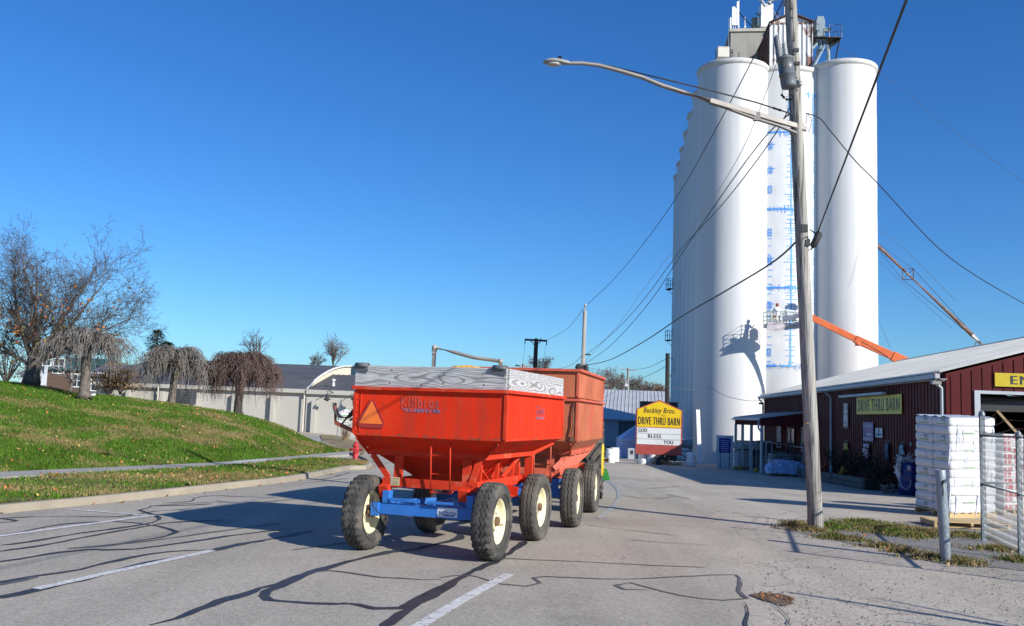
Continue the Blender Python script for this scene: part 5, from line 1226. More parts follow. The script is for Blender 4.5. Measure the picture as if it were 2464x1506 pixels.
    # black block behind the sign
    a=at(1543,1000,70); mb=MB(); zt=at(1550,967,70)[2]; z=gz(a[0],70); mb.box2((0,0,0),(2.7,1.2,zt-z)); mb.box2((-.05,-.05,zt-z),(2.75,1.25,zt-z+.06)); o=mb.build('dark_tank',M_dark,bevel=.03); o.location=(a[0],70,z); tag(o,'black square hopper bin partly hidden by the sign','bin')
yard()
# ------------------------------------------------------------------ red barn and what stands round it
BO=V((13.104,28.0,0)); BT=.09234; BH=V((math.sin(BT),math.cos(BT),0)); BR=V((math.cos(BT),-math.sin(BT),0))
def b2w(x,u,z): return BO+BR*x+BH*u+V((0,0,z))
def w2b(p): d=V(p)-BO; return V((d.dot(BR),d.dot(BH),p[2]))
def wall_hit(p,off=0): return w2b(plane_hit(p[0],p[1],BO+BR*off,BR))
def gab_hit(p,off=0): return w2b(plane_hit(p[0],p[1],BO+BH*off,BH))
def bgz(x,u): q=b2w(x,u,0); return gz(q.x,q.y)
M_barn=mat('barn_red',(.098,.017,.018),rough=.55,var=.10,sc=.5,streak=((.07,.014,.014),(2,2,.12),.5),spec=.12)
M_roof=mat('barn_roof',(.52,.52,.50),rough=.5,metal=.25,var=.08,sc=.4,streak=((.38,.37,.34),(.25,3,3),.5))
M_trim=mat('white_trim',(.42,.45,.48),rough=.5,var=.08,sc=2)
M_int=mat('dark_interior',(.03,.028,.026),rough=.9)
M_glass=mat('dark_window_glass',(.03,.04,.05),rough=.08,spec=.8,var=.05)
M_wood=mat('timber_brown',(.20,.15,.10),rough=.9,var=.25,sc=4,bump=.4,bsc=20)
M_pal=mat('pallet_wood',(.52,.37,.18),rough=.85,var=.2,sc=4)
LB=30.4; ZE=3.62; ZR=5.93; HW=8.2
def barn():
    T=thing('barn','dark red ribbed metal barn with pale grey roof','barn',BO,-BT)
    zb=-1.1
    mb=MB(); t=.16
    dx0=gab_hit(y6(742,320)).x; dx1=dx0+4.2; dz=gab_hit(y6(762,312)).z
    # long side, far gable, hidden side, near gable with the drive-through opening
    mb.box2((0,.0,zb),(t,LB,ZE)); mb.box2((2*HW-t,0,zb),(2*HW,LB,ZE)); mb.box2((t,LB-t,zb),(2*HW-t,LB,ZE)); mb.poly([(0,LB-.02,ZE),(2*HW,LB-.02,ZE),(HW,LB-.02,ZR)])
    mb.box2((t,0,zb),(dx0,t,ZE)); mb.box2((dx1,0,zb),(2*HW-t,t,ZE)); mb.box2((dx0,0,dz),(dx1,t,ZE)); mb.prism([(0,ZE),(2*HW,ZE),(HW,ZR)],frame((0,t,0),(1,0,0),(0,0,1)),t-.004)
    for k in range(int(LB/.305)+1):
        u=k*.305+.05
        mb.box((-.010,u,(zb+ZE)/2),(.020,.035,ZE-zb-.05))
    for k in range(int(2*HW/.305)):
        x=k*.305+.15; zt=ZE+(ZR-ZE)*(1-abs(x-HW)/HW)-.1; z0=zb if not(dx0-.1<x<dx1+.1) else dz+.08
        mb.box((x,-.010,(z0+zt)/2),(.035,.020,zt-z0))
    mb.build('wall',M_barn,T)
    mb=MB(); e=.25; ov=.18; s=(ZR-ZE)/HW
    for sg in(0,1):
        xe=-e if sg==0 else 2*HW+e; ze=ZE-e*s+.08
        a=[(xe,-ov,ze),(xe,LB+ov,ze),(HW,LB+ov,ZR+.08),(HW,-ov,ZR+.08)]; b=[(p[0],p[1],p[2]+.05) for p in a]
        mb.add(a+b,[(0,1,2,3),(7,6,5,4),(0,3,7,4),(0,4,5,1),(1,5,6,2)],0)
        for k in range(int(LB/.30)+1):
            u=-ov+.02+k*.305; mb.bar((xe,u,ze+.065),(HW,u,ZR+.145),.045,.035)
    mb.box((HW,LB/2,ZR+.14),(.3,LB+2*ov,.05))
    mb.build('roof',M_roof,T)
    mb=MB(); ge=-e-.06; gzv=ZE-e*s+.04
    mb.box2((ge-.06,-ov,gzv-.13),(ge+.07,LB+ov,gzv)); mb.box2((-e+.02,-ov+.01,gzv-.16),(-.03,LB+ov-.01,gzv-.14))
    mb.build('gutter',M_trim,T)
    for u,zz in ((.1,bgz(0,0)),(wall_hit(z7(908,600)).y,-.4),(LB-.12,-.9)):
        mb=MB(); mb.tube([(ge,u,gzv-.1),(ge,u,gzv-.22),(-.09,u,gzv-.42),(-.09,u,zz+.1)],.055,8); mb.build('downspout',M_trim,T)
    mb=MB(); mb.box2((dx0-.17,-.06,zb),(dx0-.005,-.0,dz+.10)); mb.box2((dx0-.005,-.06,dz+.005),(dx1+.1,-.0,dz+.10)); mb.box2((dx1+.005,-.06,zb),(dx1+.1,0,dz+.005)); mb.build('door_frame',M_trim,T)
    mb=MB(); mb.cyl((dx0,.45,dz-.12),(dx1,.45,dz-.12),.2,n=14); mb.box2((dx0,.3,dz-.5),(dx1,.34,dz-.1)); mb.build('roller_shutter',mat('shutter_grey',(.02,.021,.023),rough=.6),T)
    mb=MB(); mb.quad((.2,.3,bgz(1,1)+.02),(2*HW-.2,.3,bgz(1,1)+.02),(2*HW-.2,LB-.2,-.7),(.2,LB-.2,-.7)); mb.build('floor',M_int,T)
    for k in range(4):
        a=[(785,405),(890,397),(976,393),(1075,389)][k]; h=gab_hit(y6(*a),6.0); mb=MB(); L_=[.6,.9,.9,.9][k]; mb.box((h.x+L_/2,6.2,h.z),(L_,.06,.05)); mb.build('tube_light',mat('tube_glow',(.8,.75,.5),emis=((1,.85,.5),2.2)),T)
    mb=MB(); mb.box((-.30,-.02,3.33),(.26,.2,.10)); mb.add([(-.44,-.12,3.36),(-.16,-.12,3.36),(-.16,.08,3.46),(-.44,.08,3.46)],[(0,1,2,3)]); mb.bar((-.2,.02,3.4),(0,.05,3.42),.05,.05); mb.build('floodlight',mat('floodlight_bronze',(.25,.24,.23),rough=.5),T)
    mb=MB(); mb.box((-.24,LB-.3,3.15),(.26,.2,.12)); mb.build('floodlight',M_dark,T)
    # lean-to porch
    u0,u1=18.7,27.6; xo=-2.15; ze=2.17; zw=2.52
    mb=MB(); a=[(xo-.12,u0-.1,ze),(xo-.12,u1+.1,ze),(-.03,u1+.1,zw),(-.03,u0-.1,zw)]; mb.add(a+[(p[0],p[1],p[2]+.05) for p in a],[(0,1,2,3),(7,6,5,4),(0,3,7,4),(0,4,5,1),(1,5,6,2)])
    for k in range(30): u=u0-.08+k*.305; mb.bar((xo-.12,u,ze+.065),(-.04,u,zw+.065),.05,.03)
    mb.build('porch_roof',mat('porch_roof',(.33,.39,.44),rough=.5,metal=.2,var=.08),T)
    mb=MB(); mb.box2((xo-.04,u0,ze-.36),(xo+.04,u1,ze-.01)); 
    for k in range(40): mb.box((xo-.05,u0+.1+k*.22,ze-.2),(.02,.04,.30))
    mb.poly([(xo+.04,u0,ze-.36),(-.03,u0,ze-.36),(-.03,u0,zw-.02),(xo+.04,u0,ze-.01)]); mb.poly([(xo+.04,u1,ze-.36),(-.03,u1,ze-.36),(-.03,u1,zw-.02),(xo+.04,u1,ze-.01)])
    mb.build('porch_fascia',M_barn,T)
    mb=MB(); mb.box2((xo-.22,u0-.1,ze-.10),(xo-.12,u1+.1,ze-.0)); mb.tube([(xo-.17,u0+.05,ze-.08),(xo-.17,u0+.05,ze-.5),(xo-.02,u0+.03,ze-.7),(xo-.02,u0-.02,-.5)],.05,8); mb.build('porch_gutter',M_trim,T)
    for u in(u0+.1,u0+3.2,u0+6.2,u1-.1):
        mb=MB(); z=bgz(xo,u); mb.box2((xo-.07,u-.07,z),(xo+.07,u+.07,ze-.35)); mb.build('porch_post',M_trim,T)
    # shop front under the porch
    def win(u,w,z0,z1):
        mb=MB(); mb.box2((-.055,u-w/2,z0),(-.045,u+w/2,z1)); o=mb.build('window',M_glass,T)
        mb=MB(); d=.07
        for a,b in (((u-w/2-d,z0-d),(u-w/2,z1+d)),((u+w/2,z0-d),(u+w/2+d,z1+d)),((u-w/2,z0-d),(u+w/2,z0)),((u-w/2,z1),(u+w/2,z1+d)),((u-w/2,(z0+z1)/2-.02),(u+w/2,(z0+z1)/2+.02))): mb.box2((-.075,a[0],a[1]),(-.034,b[0],b[1]))
        mb.build('window_frame',M_trim,o)
    win(25.4,1.1,.65,1.75); win(18.9,1.1,.65,1.75)
    mb=MB(); mb.box2((-.06,21.2,-.6),(-.045,23.1,1.75)); mb.build('glass_door',M_glass,T)
    mb=MB()
    for u in(21.15,22.12,23.1): mb.box2((-.09,u-.05,-.62),(-.04,u+.05,1.8))
    mb.box2((-.09,21.2,1.70),(-.041,23.05,1.80)); mb.build('door_frame',mat('red_brown_frame',(.18,.07,.05),rough=.6),T)
    mb=MB(); mb.box2((-.05,17.5,.12),(-.034,21.05,.42)); mb.box2((-.05,23.2,.12),(-.034,27.5,.42)); mb.build('green_panel',mat('dark_green_panel',(.03,.09,.07),rough=.6),T)
    return T
BARN=barn()
M_lblack=mat('sign_black',(.02,.02,.02),rough=.5)
def flat_sign(name,label,cat,corners,colr,ext=None):
    """corners in barn wall coords (u0,u1,z0,z1); u0 is the left (farther) edge seen from the lot"""
    u0,u1,z0,z1=corners
    T=thing(name,label,cat,b2w(-.04,(u0+u1)/2,z0),-BT)
    M=frame((0,(u0-u1)/2*-1,0),(0,-1,0),(0,0,1))  # origin at left end
    M=frame((-.02,(u0-u1)/2,0),(0,-1,0),(0,0,1)); 
    M=frame((-.02,abs(u0-u1)/2,0),(0,-1,0),(0,0,1))
    w=abs(u0-u1); h=z1-z0; mb=MB(); mb.box2((0,0,-.01),(w,h,.012),0,M) if False else mb.prism([(0,0),(w,0),(w,h),(0,h)],M@Matrix.Translation((0,0,-.008)),.016)
    mb.build('panel',colr,T); return T,M,w,h
def barn_signs():
    a=wall_hit(z7(1098,555)); b=wall_hit(z7(1438,522)); 
    T,M,w,h=flat_sign('banner','yellow DRIVE THRU BARN banner on the shaded long barn wall','banner',(a.y,b.y,2.42,3.10),mat('banner_yellow',(.62,.48,.02),rough=.35,var=.08,sc=2,bump=.6,bsc=3))
    mb=MB(); mb.text('DRIVE THRU BARN',M@Matrix.Translation((w/2,h/2,0)),w*.93,h*.68,.012,0,fat=.016); mb.build('lettering',M_lblack,T)
    a=gab_hit(y6(843,162)); b=gab_hit(y6(843,258)); z0,z1=b.z,a.z
    T=thing('entrance_sign','yellow ENTER sign above the barn drive-through door','sign',b2w(a.x,-.05,z0),-BT)
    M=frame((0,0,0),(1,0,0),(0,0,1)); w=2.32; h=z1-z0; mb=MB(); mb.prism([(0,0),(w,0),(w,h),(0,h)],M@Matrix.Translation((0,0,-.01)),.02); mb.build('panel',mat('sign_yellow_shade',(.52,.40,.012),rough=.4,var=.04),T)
    mb=MB(); mb.text('ENTER',M@Matrix.Translation((w*.52,h*.5,0)),w*.66,h*.62,.014,0,fat=.014); mb.build('lettering',M_lblack,T)
    # bottle poster
    a=wall_hit(z7(997,588)); b=wall_hit(z7(1034,780)); T,M,w,h=flat_sign('bottle_poster','tall narrow poster showing a pale bottle on the long barn wall','poster',(a.y,b.y,b.z,a.z-.02),mat('poster_dark',(.03,.05,.08),rough=.4,var=.2))
    mb=MB(); cx=w/2; prof=[(.10,.05),(.36,.05),(.40,.08),(.40,.62),(.30,.72),(.14,.78),(.13,.92),(.16,.93),(.16,.97)]
    pts=[(cx+w*x*.95,h*(.04+y*.92)) for x,y in prof]+[(cx-w*x*.95,h*(.04+y*.92)) for x,y in prof[::-1]]; mb.prism(pts,M@Matrix.Translation((0,0,.010)),.003,0)
    mb.prism([(cx-w*.36,h*.52),(cx+w*.36,h*.52),(cx+w*.36,h*.62),(cx-w*.36,h*.62)],M@Matrix.Translation((0,0,.0145)),.002,1)
    mb.prism([(0.02,h*.93),(w-.02,h*.93),(w-.02,h*.985),(.02,h*.985)],M@Matrix.Translation((0,0,.010)),.002,2)
    pts=[(cx+w*.22*math.cos(k*.52),h*.22+h*.07*math.sin(k*.52)) for k in range(12)]; mb.prism(pts,M@Matrix.Translation((0,0,.0145)),.002,3)
    mb.build('bottle_picture',[mat('poster_pale',(.50,.52,.56),rough=.4,var=.25,sc=5),mat('poster_tan',(.45,.30,.18),rough=.4),mat('poster_pink',(.45,.22,.25),rough=.4),mat('poster_grey',(.25,.26,.30),rough=.4)],T)
    # blue sign
    a=wall_hit(z7(1147,728)); b=wall_hit(z7(1225,880)); T,M,w,h=flat_sign('blue_notice','dark blue notice with white text and small squares on the barn wall','notice',(a.y,b.y,b.z,a.z-.02),mat('notice_blue',(.045,.05,.26),rough=.4,var=.1))
    mb=MB(); X=lambda x,y:M@Matrix.Translation((w*x,h*y,0))
    for y,ww in ((.86,.55),(.80,.50),(.75,.58)): mb.box((0,0,.0105),(w*ww,h*.022,.003),0,M=X(.6,y))
    mb.box((0,0,.0105),(w*.07,h*.15,.003),0,M=X(.12,.83))
    for x in(.48,.72): mb.box((0,0,.0105),(w*.17,h*.12,.003),0,M=X(x,.37))
    for i,x in enumerate((.12,.37,.62,.87)): mb.box((0,0,.0105),(w*.19,h*.13,.003),0,M=X(x,.12)); mb.box((0,0,.0125),(w*.09,h*.07,.002),1+i%3,M=X(x,.12))
    mb.build('print',[mat('notice_white',(.55,.56,.60),rough=.5),mat('notice_green',(.03,.15,.08)),mat('notice_grey',(.3,.3,.3)),mat('notice_red',(.4,.08,.03))],T)
    a=wall_hit(z7(1241,772)); b=wall_hit(z7(1292,850)); T,M,w,h=flat_sign('white_notice','small white notice with a green band on the barn wall','notice',(a.y,b.y,b.z,a.z-.02),mat('notice_panel_white',(.62,.65,.68),rough=.5,var=.05))
    mb=MB(); X=lambda x,y:M@Matrix.Translation((w*x,h*y,0))
    mb.box((0,0,.0105),(w*.72,h*.22,.003),0,M=X(.5,.32)); mb.box((0,0,.0105),(w*.75,h*.03,.003),1,M=X(.5,.12))
    pts=[(w*.5+w*.17*math.cos(k*.4),h*.70+h*.24*math.sin(k*.4)) for k in range(16)]; mb.prism(pts,M@Matrix.Translation((0,0,.0105)),.003,1); mb.box((0,0,.0145),(w*.05,h*.3,.002),2,M=X(.5,.70))
    mb.build('print',[mat('band_green',(.02,.16,.13)),mat('print_grey',(.33,.34,.35)),mat('print_dark',(.08,.08,.08))],T)
    # strip lamp over the banner
    a=wall_hit(z7(1022,555)); b=wall_hit(z7(1362,515)); mb=MB(); z=(a.z+b.z)/2+.03; T=thing('wall_lamp','long pale strip lamp bracketed over the barn banner','wall lamp',b2w(-.32,(a.y+b.y)/2,z),-BT); L_=a.y-b.y
    mb.box((0,0,0),(.16,L_,.10)); mb.build('housing',M_trim,T,bevel=.02)
    for s in(-.8,0,.4): mb=MB(); mb.bar((0,s*L_/2,.06),(.29,s*L_/2,.08),.03,.03); mb.build('bracket',M_dark,T)
    # bags hung on the wall
    def hang(pxs,col,lab,w,h,fold):
        a=wall_hit(z7(*pxs)); T=thing('hanging_bag',lab,'hanging bag',b2w(-.06,a.y,a.z),-BT,'bags hung on the barn wall')
        mb=MB(); rng=random.Random(int(w*100)); vs=[]
        for j in range(6):
            for i in range(5):
                f=j/5; ww=w*(1-fold*abs(f-.0)) if fold<0 else w*((1-fold)+fold*f)
                vs.append((-.03-.04*math.sin(i*1.5+j)*math.sin(f*3.1),(.5-i/4)*ww+.1*(f-.5)*w,h*(.5-f)))
        mb.add(vs,[(j*5+i,(j+1)*5+i,(j+1)*5+i+1,j*5+i+1) for j in range(5) for i in range(4)],0,True)
        o=mb.build('bag',col,T); q=o.modifiers.new('s','SOLIDIFY'); q.thickness=.03
        mb=MB(); mb.cyl((.06,0,h*.5+.09),(-.05,0,h*.5+.08),.02,n=6); mb.tube([(-.03,0,h*.5+.08),(-.03,.02,h*.5-.03)],.012,5); mb.build('hook',M_trim,T)
    hang((1020,915),mat('bag_yellow',(.42,.33,.02),rough=.5,var=.2),'crumpled yellow bag hung on the barn wall, first from the downspout',.85,.30,.5)
    hang((1173,952),mat('bag_pink',(.50,.36,.42),rough=.5,var=.3,sc=3),'long pale pink bag hung below the blue notice',.80,.58,.1)
    hang((1330,955),mat('bag_navy',(.05,.07,.16),rough=.5,var=.5,sc=5),'narrow dark blue bag hung right of the pink bag',.42,.58,.1)
    hang((1443,940),mat('bag_teal',(.16,.34,.38),rough=.5,var=.3),'small teal and white bag hung near the blue barrel',.62,.34,.6)
    mb=MB(); h=wall_hit(z7(1503,898)); mb.box(b2w(-.04,h.y,h.z),(.04,.05,.12)); o=mb.build('wall_hook',M_trim,loc=b2w(-.04,h.y,h.z)); tag(o,'empty white hook on the barn wall right of the teal bag','hook')
barn_signs()
def planter():
    T=thing('timber_planter','low raised bed of weathered timbers along the barn wall','planter',b2w(-1.0,16.2,0),-BT)
    # local: y runs toward the camera along the wall (negative u)
    for c in range(2):
        for k in range(5):
            u0=-.0-k*2.25; z=bgz(-1,16.2+u0-1.1); mb=MB(); mb.bar((-.0+.02*c+.03*(k%2),u0,z+.10+c*.185),(.0+.02*c,u0-2.2,bgz(-1,16.2+u0-2.2)+.10+c*.185),.18,.17); mb.build('timber',mat('grey_timber',(.13,.115,.10),rough=.9,var=.3,sc=3,bump=.4,bsc=20),T,bevel=.01)
    mb=MB(); mb.quad((.05,.05,bgz(-1,16)+.3),(.05,-11.2,bgz(-1,5)+.3),(.93,-11.2,bgz(-1,5)+.3),(.93,.05,bgz(-1,16)+.3)); mb.box2((-.08,-11.5,-.35),(.95,-11.25,.12)); mb.build('soil',mat('bed_soil',(.035,.028,.02),rough=1),T)
    rng=random.Random(8)
    gm=[mat('shrub_dark',(.020,.026,.012),rough=.8,var=.4,sc=8),mat('shrub_stem',(.03,.022,.015),rough=.9)]
    labs=['dark leafy shrub in the timber bed nearest the downspout','dark shrub in the timber bed below the pink bag','dark shrub in the timber bed below the navy bag','low dark shrub at the near end of the timber bed']
    for i,(u,h) in enumerate(((10.9,1.25),(8.3,.85),(6.2,1.2),(4.9,.6))):
        S=thing('shrub',labs[i],'shrub',b2w(-.5,u,bgz(-.5,u)+.28),0,'dark shrubs in the timber bed'); mb=MB(); m2=MB()
        for k in range(14):
            a=rng.uniform(0,6.28); l=h*rng.uniform(.6,1.0); q=V((math.cos(a)*.35,math.sin(a)*.9*rng.uniform(.3,1),l)); m2.tube([(0,0,0),q*.5+V((.03,.02,0)),q],[.012,.009,.004],4)
            for j in range(26):
                c=q*rng.uniform(.35,1.05)+V((rng.gauss(0,.10),rng.gauss(0,.14),rng.gauss(0,.08))); d=V((rng.uniform(-1,1),rng.uniform(-1,1),rng.uniform(-1,1))).normalized()*.055; e=d.cross(V((rng.uniform(-1,1),rng.uniform(-1,1),1))).normalized()*.03; mb.quad(c-d,c-e,c+d,c+e)
        mb.build('foliage',gm[0],S); m2.build('stem',gm[1],S)
    for u,z,c,lab in ((12.0,.62,(.45,.10,.03),'orange garden ornament in the timber bed by the downspout'),(8.9,.5,(.45,.30,.02),'small yellow flower clump in the timber bed')):
        mb=MB()
        for k in range(14): mb.blob((rng.gauss(0,.07),rng.gauss(0,.1),rng.gauss(0,.08)),(.05,.05,.05),k,6,4)
        mb.tube([(0,0,-.45),(0,0,0)],.015,5,1); o=mb.build('garden_flower',[mat('flower_%d'%int(c[1]*100),c,rough=.7),gm[1]]); o.location=b2w(-.75,u,bgz(-.7,u)+z); tag(o,lab,'flowers')
planter()
# ------------------------------------------------------------------ goods round the porch
M_film=mat('stretch_film_bag',(.52,.54,.58),rough=.3,var=.16,sc=4,bump=.6,bsc=9)
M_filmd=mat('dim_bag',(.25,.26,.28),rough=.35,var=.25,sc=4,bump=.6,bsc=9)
M_filmb=mat('blue_film',(.36,.46,.70),rough=.25,var=.25,sc=3,bump=.8,bsc=7)
def pallet_mb(w=1.2,d=1.0,h=.13):
    mb=MB()
    for i in range(7): mb.box((0,-d/2+.05+i*(d-.1)/6,h-.01),(w,.10,.02))
    for s in(-1,0,1): mb.box((s*(w/2-.03),0,h/2),(.05,d,h-.04))
    for s in(-1,0,1): mb.box((0,s*(d/2-.05),.01),(w,.10,.02))
    return mb
def bagstack(name,label,loc,rz,w,d,layers,lh,col,seed,nx=2,ny=1,group=None,tilt=(0,0),pal=True):
    T=thing(name,label,'pallet load',loc,rz,group); T.rotation_euler=(tilt[0],tilt[1],rz); rng=random.Random(seed)
    if pal: pallet_mb(w,d).build('pallet',M_pal,T)
    z=.13 if pal else 0
    for l in range(layers):
        for i in range(nx):
            for j in range(ny):
                bw,bd=w/nx,d/ny; mb=MB(); cx=-w/2+bw*(i+.5)+rng.uniform(-.012,.012); cy=-d/2+bd*(j+.5)+rng.uniform(-.012,.012); vs=[]
                nu=9
                for a in range(nu+1):
                    th=math.pi*a/nu-math.pi/2; zf=math.sin(th); zf=math.copysign(min(1,abs(zf)*1.08),zf); r=0 if a in(0,nu) else 1-.07*abs(zf)**5
                    for b in range(16):
                        ph=2*math.pi*b/16; sx=math.copysign(abs(math.cos(ph))**.16,math.cos(ph)); sy=math.copysign(abs(math.sin(ph))**.16,math.sin(ph))
                        vs.append((cx+sx*r*(bw/2+.006),cy+sy*r*(bd/2+.006),z+lh/2+lh*.52*zf+.004*math.sin(5*ph+seed+l)))
                mb.add(vs,[(a*16+b,a*16+(b+1)%16,(a+1)*16+(b+1)%16,(a+1)*16+b) for a in range(nu) for b in range(16)],0,True); mb.build('bag',col,T)
        z+=lh
    return T,z
def wrinkled(name,label,cat,loc,rz,w,d,h,mats,seed,parent=None,pal=True):
    T=thing(name,label,cat,loc,rz); rng=random.Random(seed)
    if pal: pallet_mb(w*.95,d*.95).build('pallet',M_wood,T)
    mb=MB(); n=26;m=8;vs=[]
    for j in range(m+1):
        f=j/m; r=(1-.25*f**3) if j<m else .0
        for k in range(n):
            a=2*math.pi*k/n; sx=math.copysign(abs(math.cos(a))**.45,math.cos(a)); sy=math.copysign(abs(math.sin(a))**.45,math.sin(a)); q=1+.06*math.sin(k*2.1+j*1.3+seed)+rng.uniform(-.03,.03)
            vs.append((sx*w/2*r*q,sy*d/2*r*q,.12+h*min(1,f*1.1)*(1+.16*math.sin(a*2+seed)*f)+rng.uniform(-.02,.02)))
    mb.add(vs,[(j*n+k,j*n+(k+1)%n,(j+1)*n+(k+1)%n,(j+1)*n+k) for j in range(m) for k in range(n)],0,False); mb.build('film_cover',mats,T)
    return T
def porch_goods():
    g=lambda x,u,dz=0:b2w(x,u,bgz(x,u)+dz)
    p=w2b(G(*z7(590,1142))); wrinkled('covered_pallet','low pallet load under crumpled blue plastic beside the porch','pallet load',g(p.x-.1,p.y+.5),-BT+.08,1.9,1.1,.55,M_filmb,5)
    p=w2b(G(*z7(205,1085))); T,z=bagstack('bag_pallet','tall pallet of grey bags at the far corner of the porch',g(p.x+.1,p.y+.2),-BT,.9,.9,7,.13,M_film,2)
    wrinkled('film_heap','crumpled film over the top of the far porch bag stack','plastic film',V(T.location)+V((.25,0,z-.02)),-BT,1.7,1.0,.35,M_film,9,pal=False)
    bagstack('bag_pallet','dim pallet of bags standing by the porch window',g(-.9,20.6),-BT,1.1,1.1,7,.12,M_filmd,4)
    bagstack('bag_pallet','half height pallet of white bags behind the wire gate',g(-1.5,18.3),-BT,.8,.6,5,.12,M_film,6)
    # kennel style gate panels
    pts=[z7(330,1105),z7(405,1130),z7(455,1133)]
    a=w2b(G(*z7(330,1108))); b=w2b(G(*z7(448,1135))); c=V((-1.9,14.2,0))
    T=thing('wire_gate','grey tube framed wire gate panels in front of the porch','gate',g(a.x,a.y),-BT); lo=lambda x,u,z:V((x-a.x,u-a.y,z))
    mb=MB(); h=1.55; zA=.06
    for p,q in ((a,a.lerp(b,.62)),(a.lerp(b,.66),b)):
        P=lo(p.x,p.y,zA);Q=lo(q.x,q.y,zA+.07); up=V((0,0,h)); mb.tube([P,Q,Q+up,P+up,P],.025,6)
    P=lo(b.x,b.y,.07); mb.tube([P+V((0,0,h)),lo(b.x+.3,b.y-5.2,h+.02)],.025,6); mb.tube([P,P+V((0,0,h))],.03,6)
    q=lo(b.x+.3,b.y-5.2,0); mb.tube([q,q+V((0,0,h+.05))],.03,6)
    mb.build('frame',mat('gate_tube',(.28,.31,.33),rough=.5,metal=.3),T)
    mb=MB()
    for p,q in ((a,b),):
        for k in range(14):
            f=k/13; x=p.lerp(q,f); mb.tube([lo(x.x,x.y,.1),lo(x.x,x.y,h)],.005,3)
        for k in range(10): mb.tube([lo(p.x,p.y,.1+k*.16),lo(q.x,q.y,.1+k*.16)],.005,3)
    mb.build('wire_mesh',M_steel,T)
    # A-frame notice and propane-like case
    p=w2b(G(*z7(90,1082))); T=thing('notice_stand','white notice stand with a blue printed panel at the silo foot','notice stand',g(p.x,p.y),0); mb=MB(); mb.box((0,0,1.27),(.98,.06,1.18)); mb.box((0,-.0,.34),(.92,.05,.66)); mb.build('panel',mat('stand_white',(.60,.63,.68),rough=.5),T,bevel=.01)
    mb=MB(); mb.box((0,-.036,1.30),(.66,.012,.82),0)
    for k in range(6): mb.box((0,-.045,1.56-k*.11),(.50-.06*(k%3),.006,.04),1)
    for s in(-1,1): mb.box((s*.25,-.034,.45),(.03,.02,.86),2)
    mb.build('print',[mat('stand_blue',(.035,.05,.32),rough=.4),mat('stand_text',(.35,.4,.65),rough=.5),M_dark],T)
    mb=MB(); mb.box2((-1.0,-.4,0),(1.0,.4,1.62)); mb.box2((-.9,-.42,.75),(.9,-.4,1.5),1); mb.box2((-.35,-.425,.85),(-.2,-.42,1.3),2); o=mb.build('display_case',[mat('case_green_grey',(.16,.20,.19),rough=.6),mat('case_navy',(.02,.03,.07),rough=.4),mat('case_pale',(.3,.32,.36))]); o.location=g(-1.1,27.7); o.rotation_euler=(0,0,-BT); tag(o,'dark display case at the far end of the porch','display case')
    for k,(x,u) in enumerate(((-2.3,24.6),(-2.2,20.0))):
        mb=MB(); mb.blob((0,0,.12),(.15,.15,.11),k,14,8,.05); mb.cyl((0,0,.22),(.02,0,.29),.015,n=5,mi=1); o=mb.build('pumpkin',[mat('pumpkin_yellow',(.5,.32,.05),rough=.6,var=.2),M_wood]); o.location=g(x,u); tag(o,('yellow gourd on the ground at the middle porch post','yellow gourd on the ground at the near porch post')[k],'gourd','gourds by the porch posts')
    mb=MB(); mb.lathe([(0,0),(.2,0),(.25,.1),(.22,.5),(.08,.62),(.1,.9),(0,.95)],14); o=mb.build('hand_truck_case',M_dark); o.location=g(-1.2,22.8); tag(o,'dark rounded container between the porch posts','container')
    for k in range(3):
        mb=MB(); mb.box((0,0,.45),(.02,.09,.9)); o=mb.build('leaning_board',M_wood); o.location=g(-.45,17.4+k*.35); o.rotation_euler=(0,.25,-BT+.3*k); tag(o,('far','middle','near')[k]+' board of three leaning at the porch wall','board','boards leaning by the porch')
porch_goods()
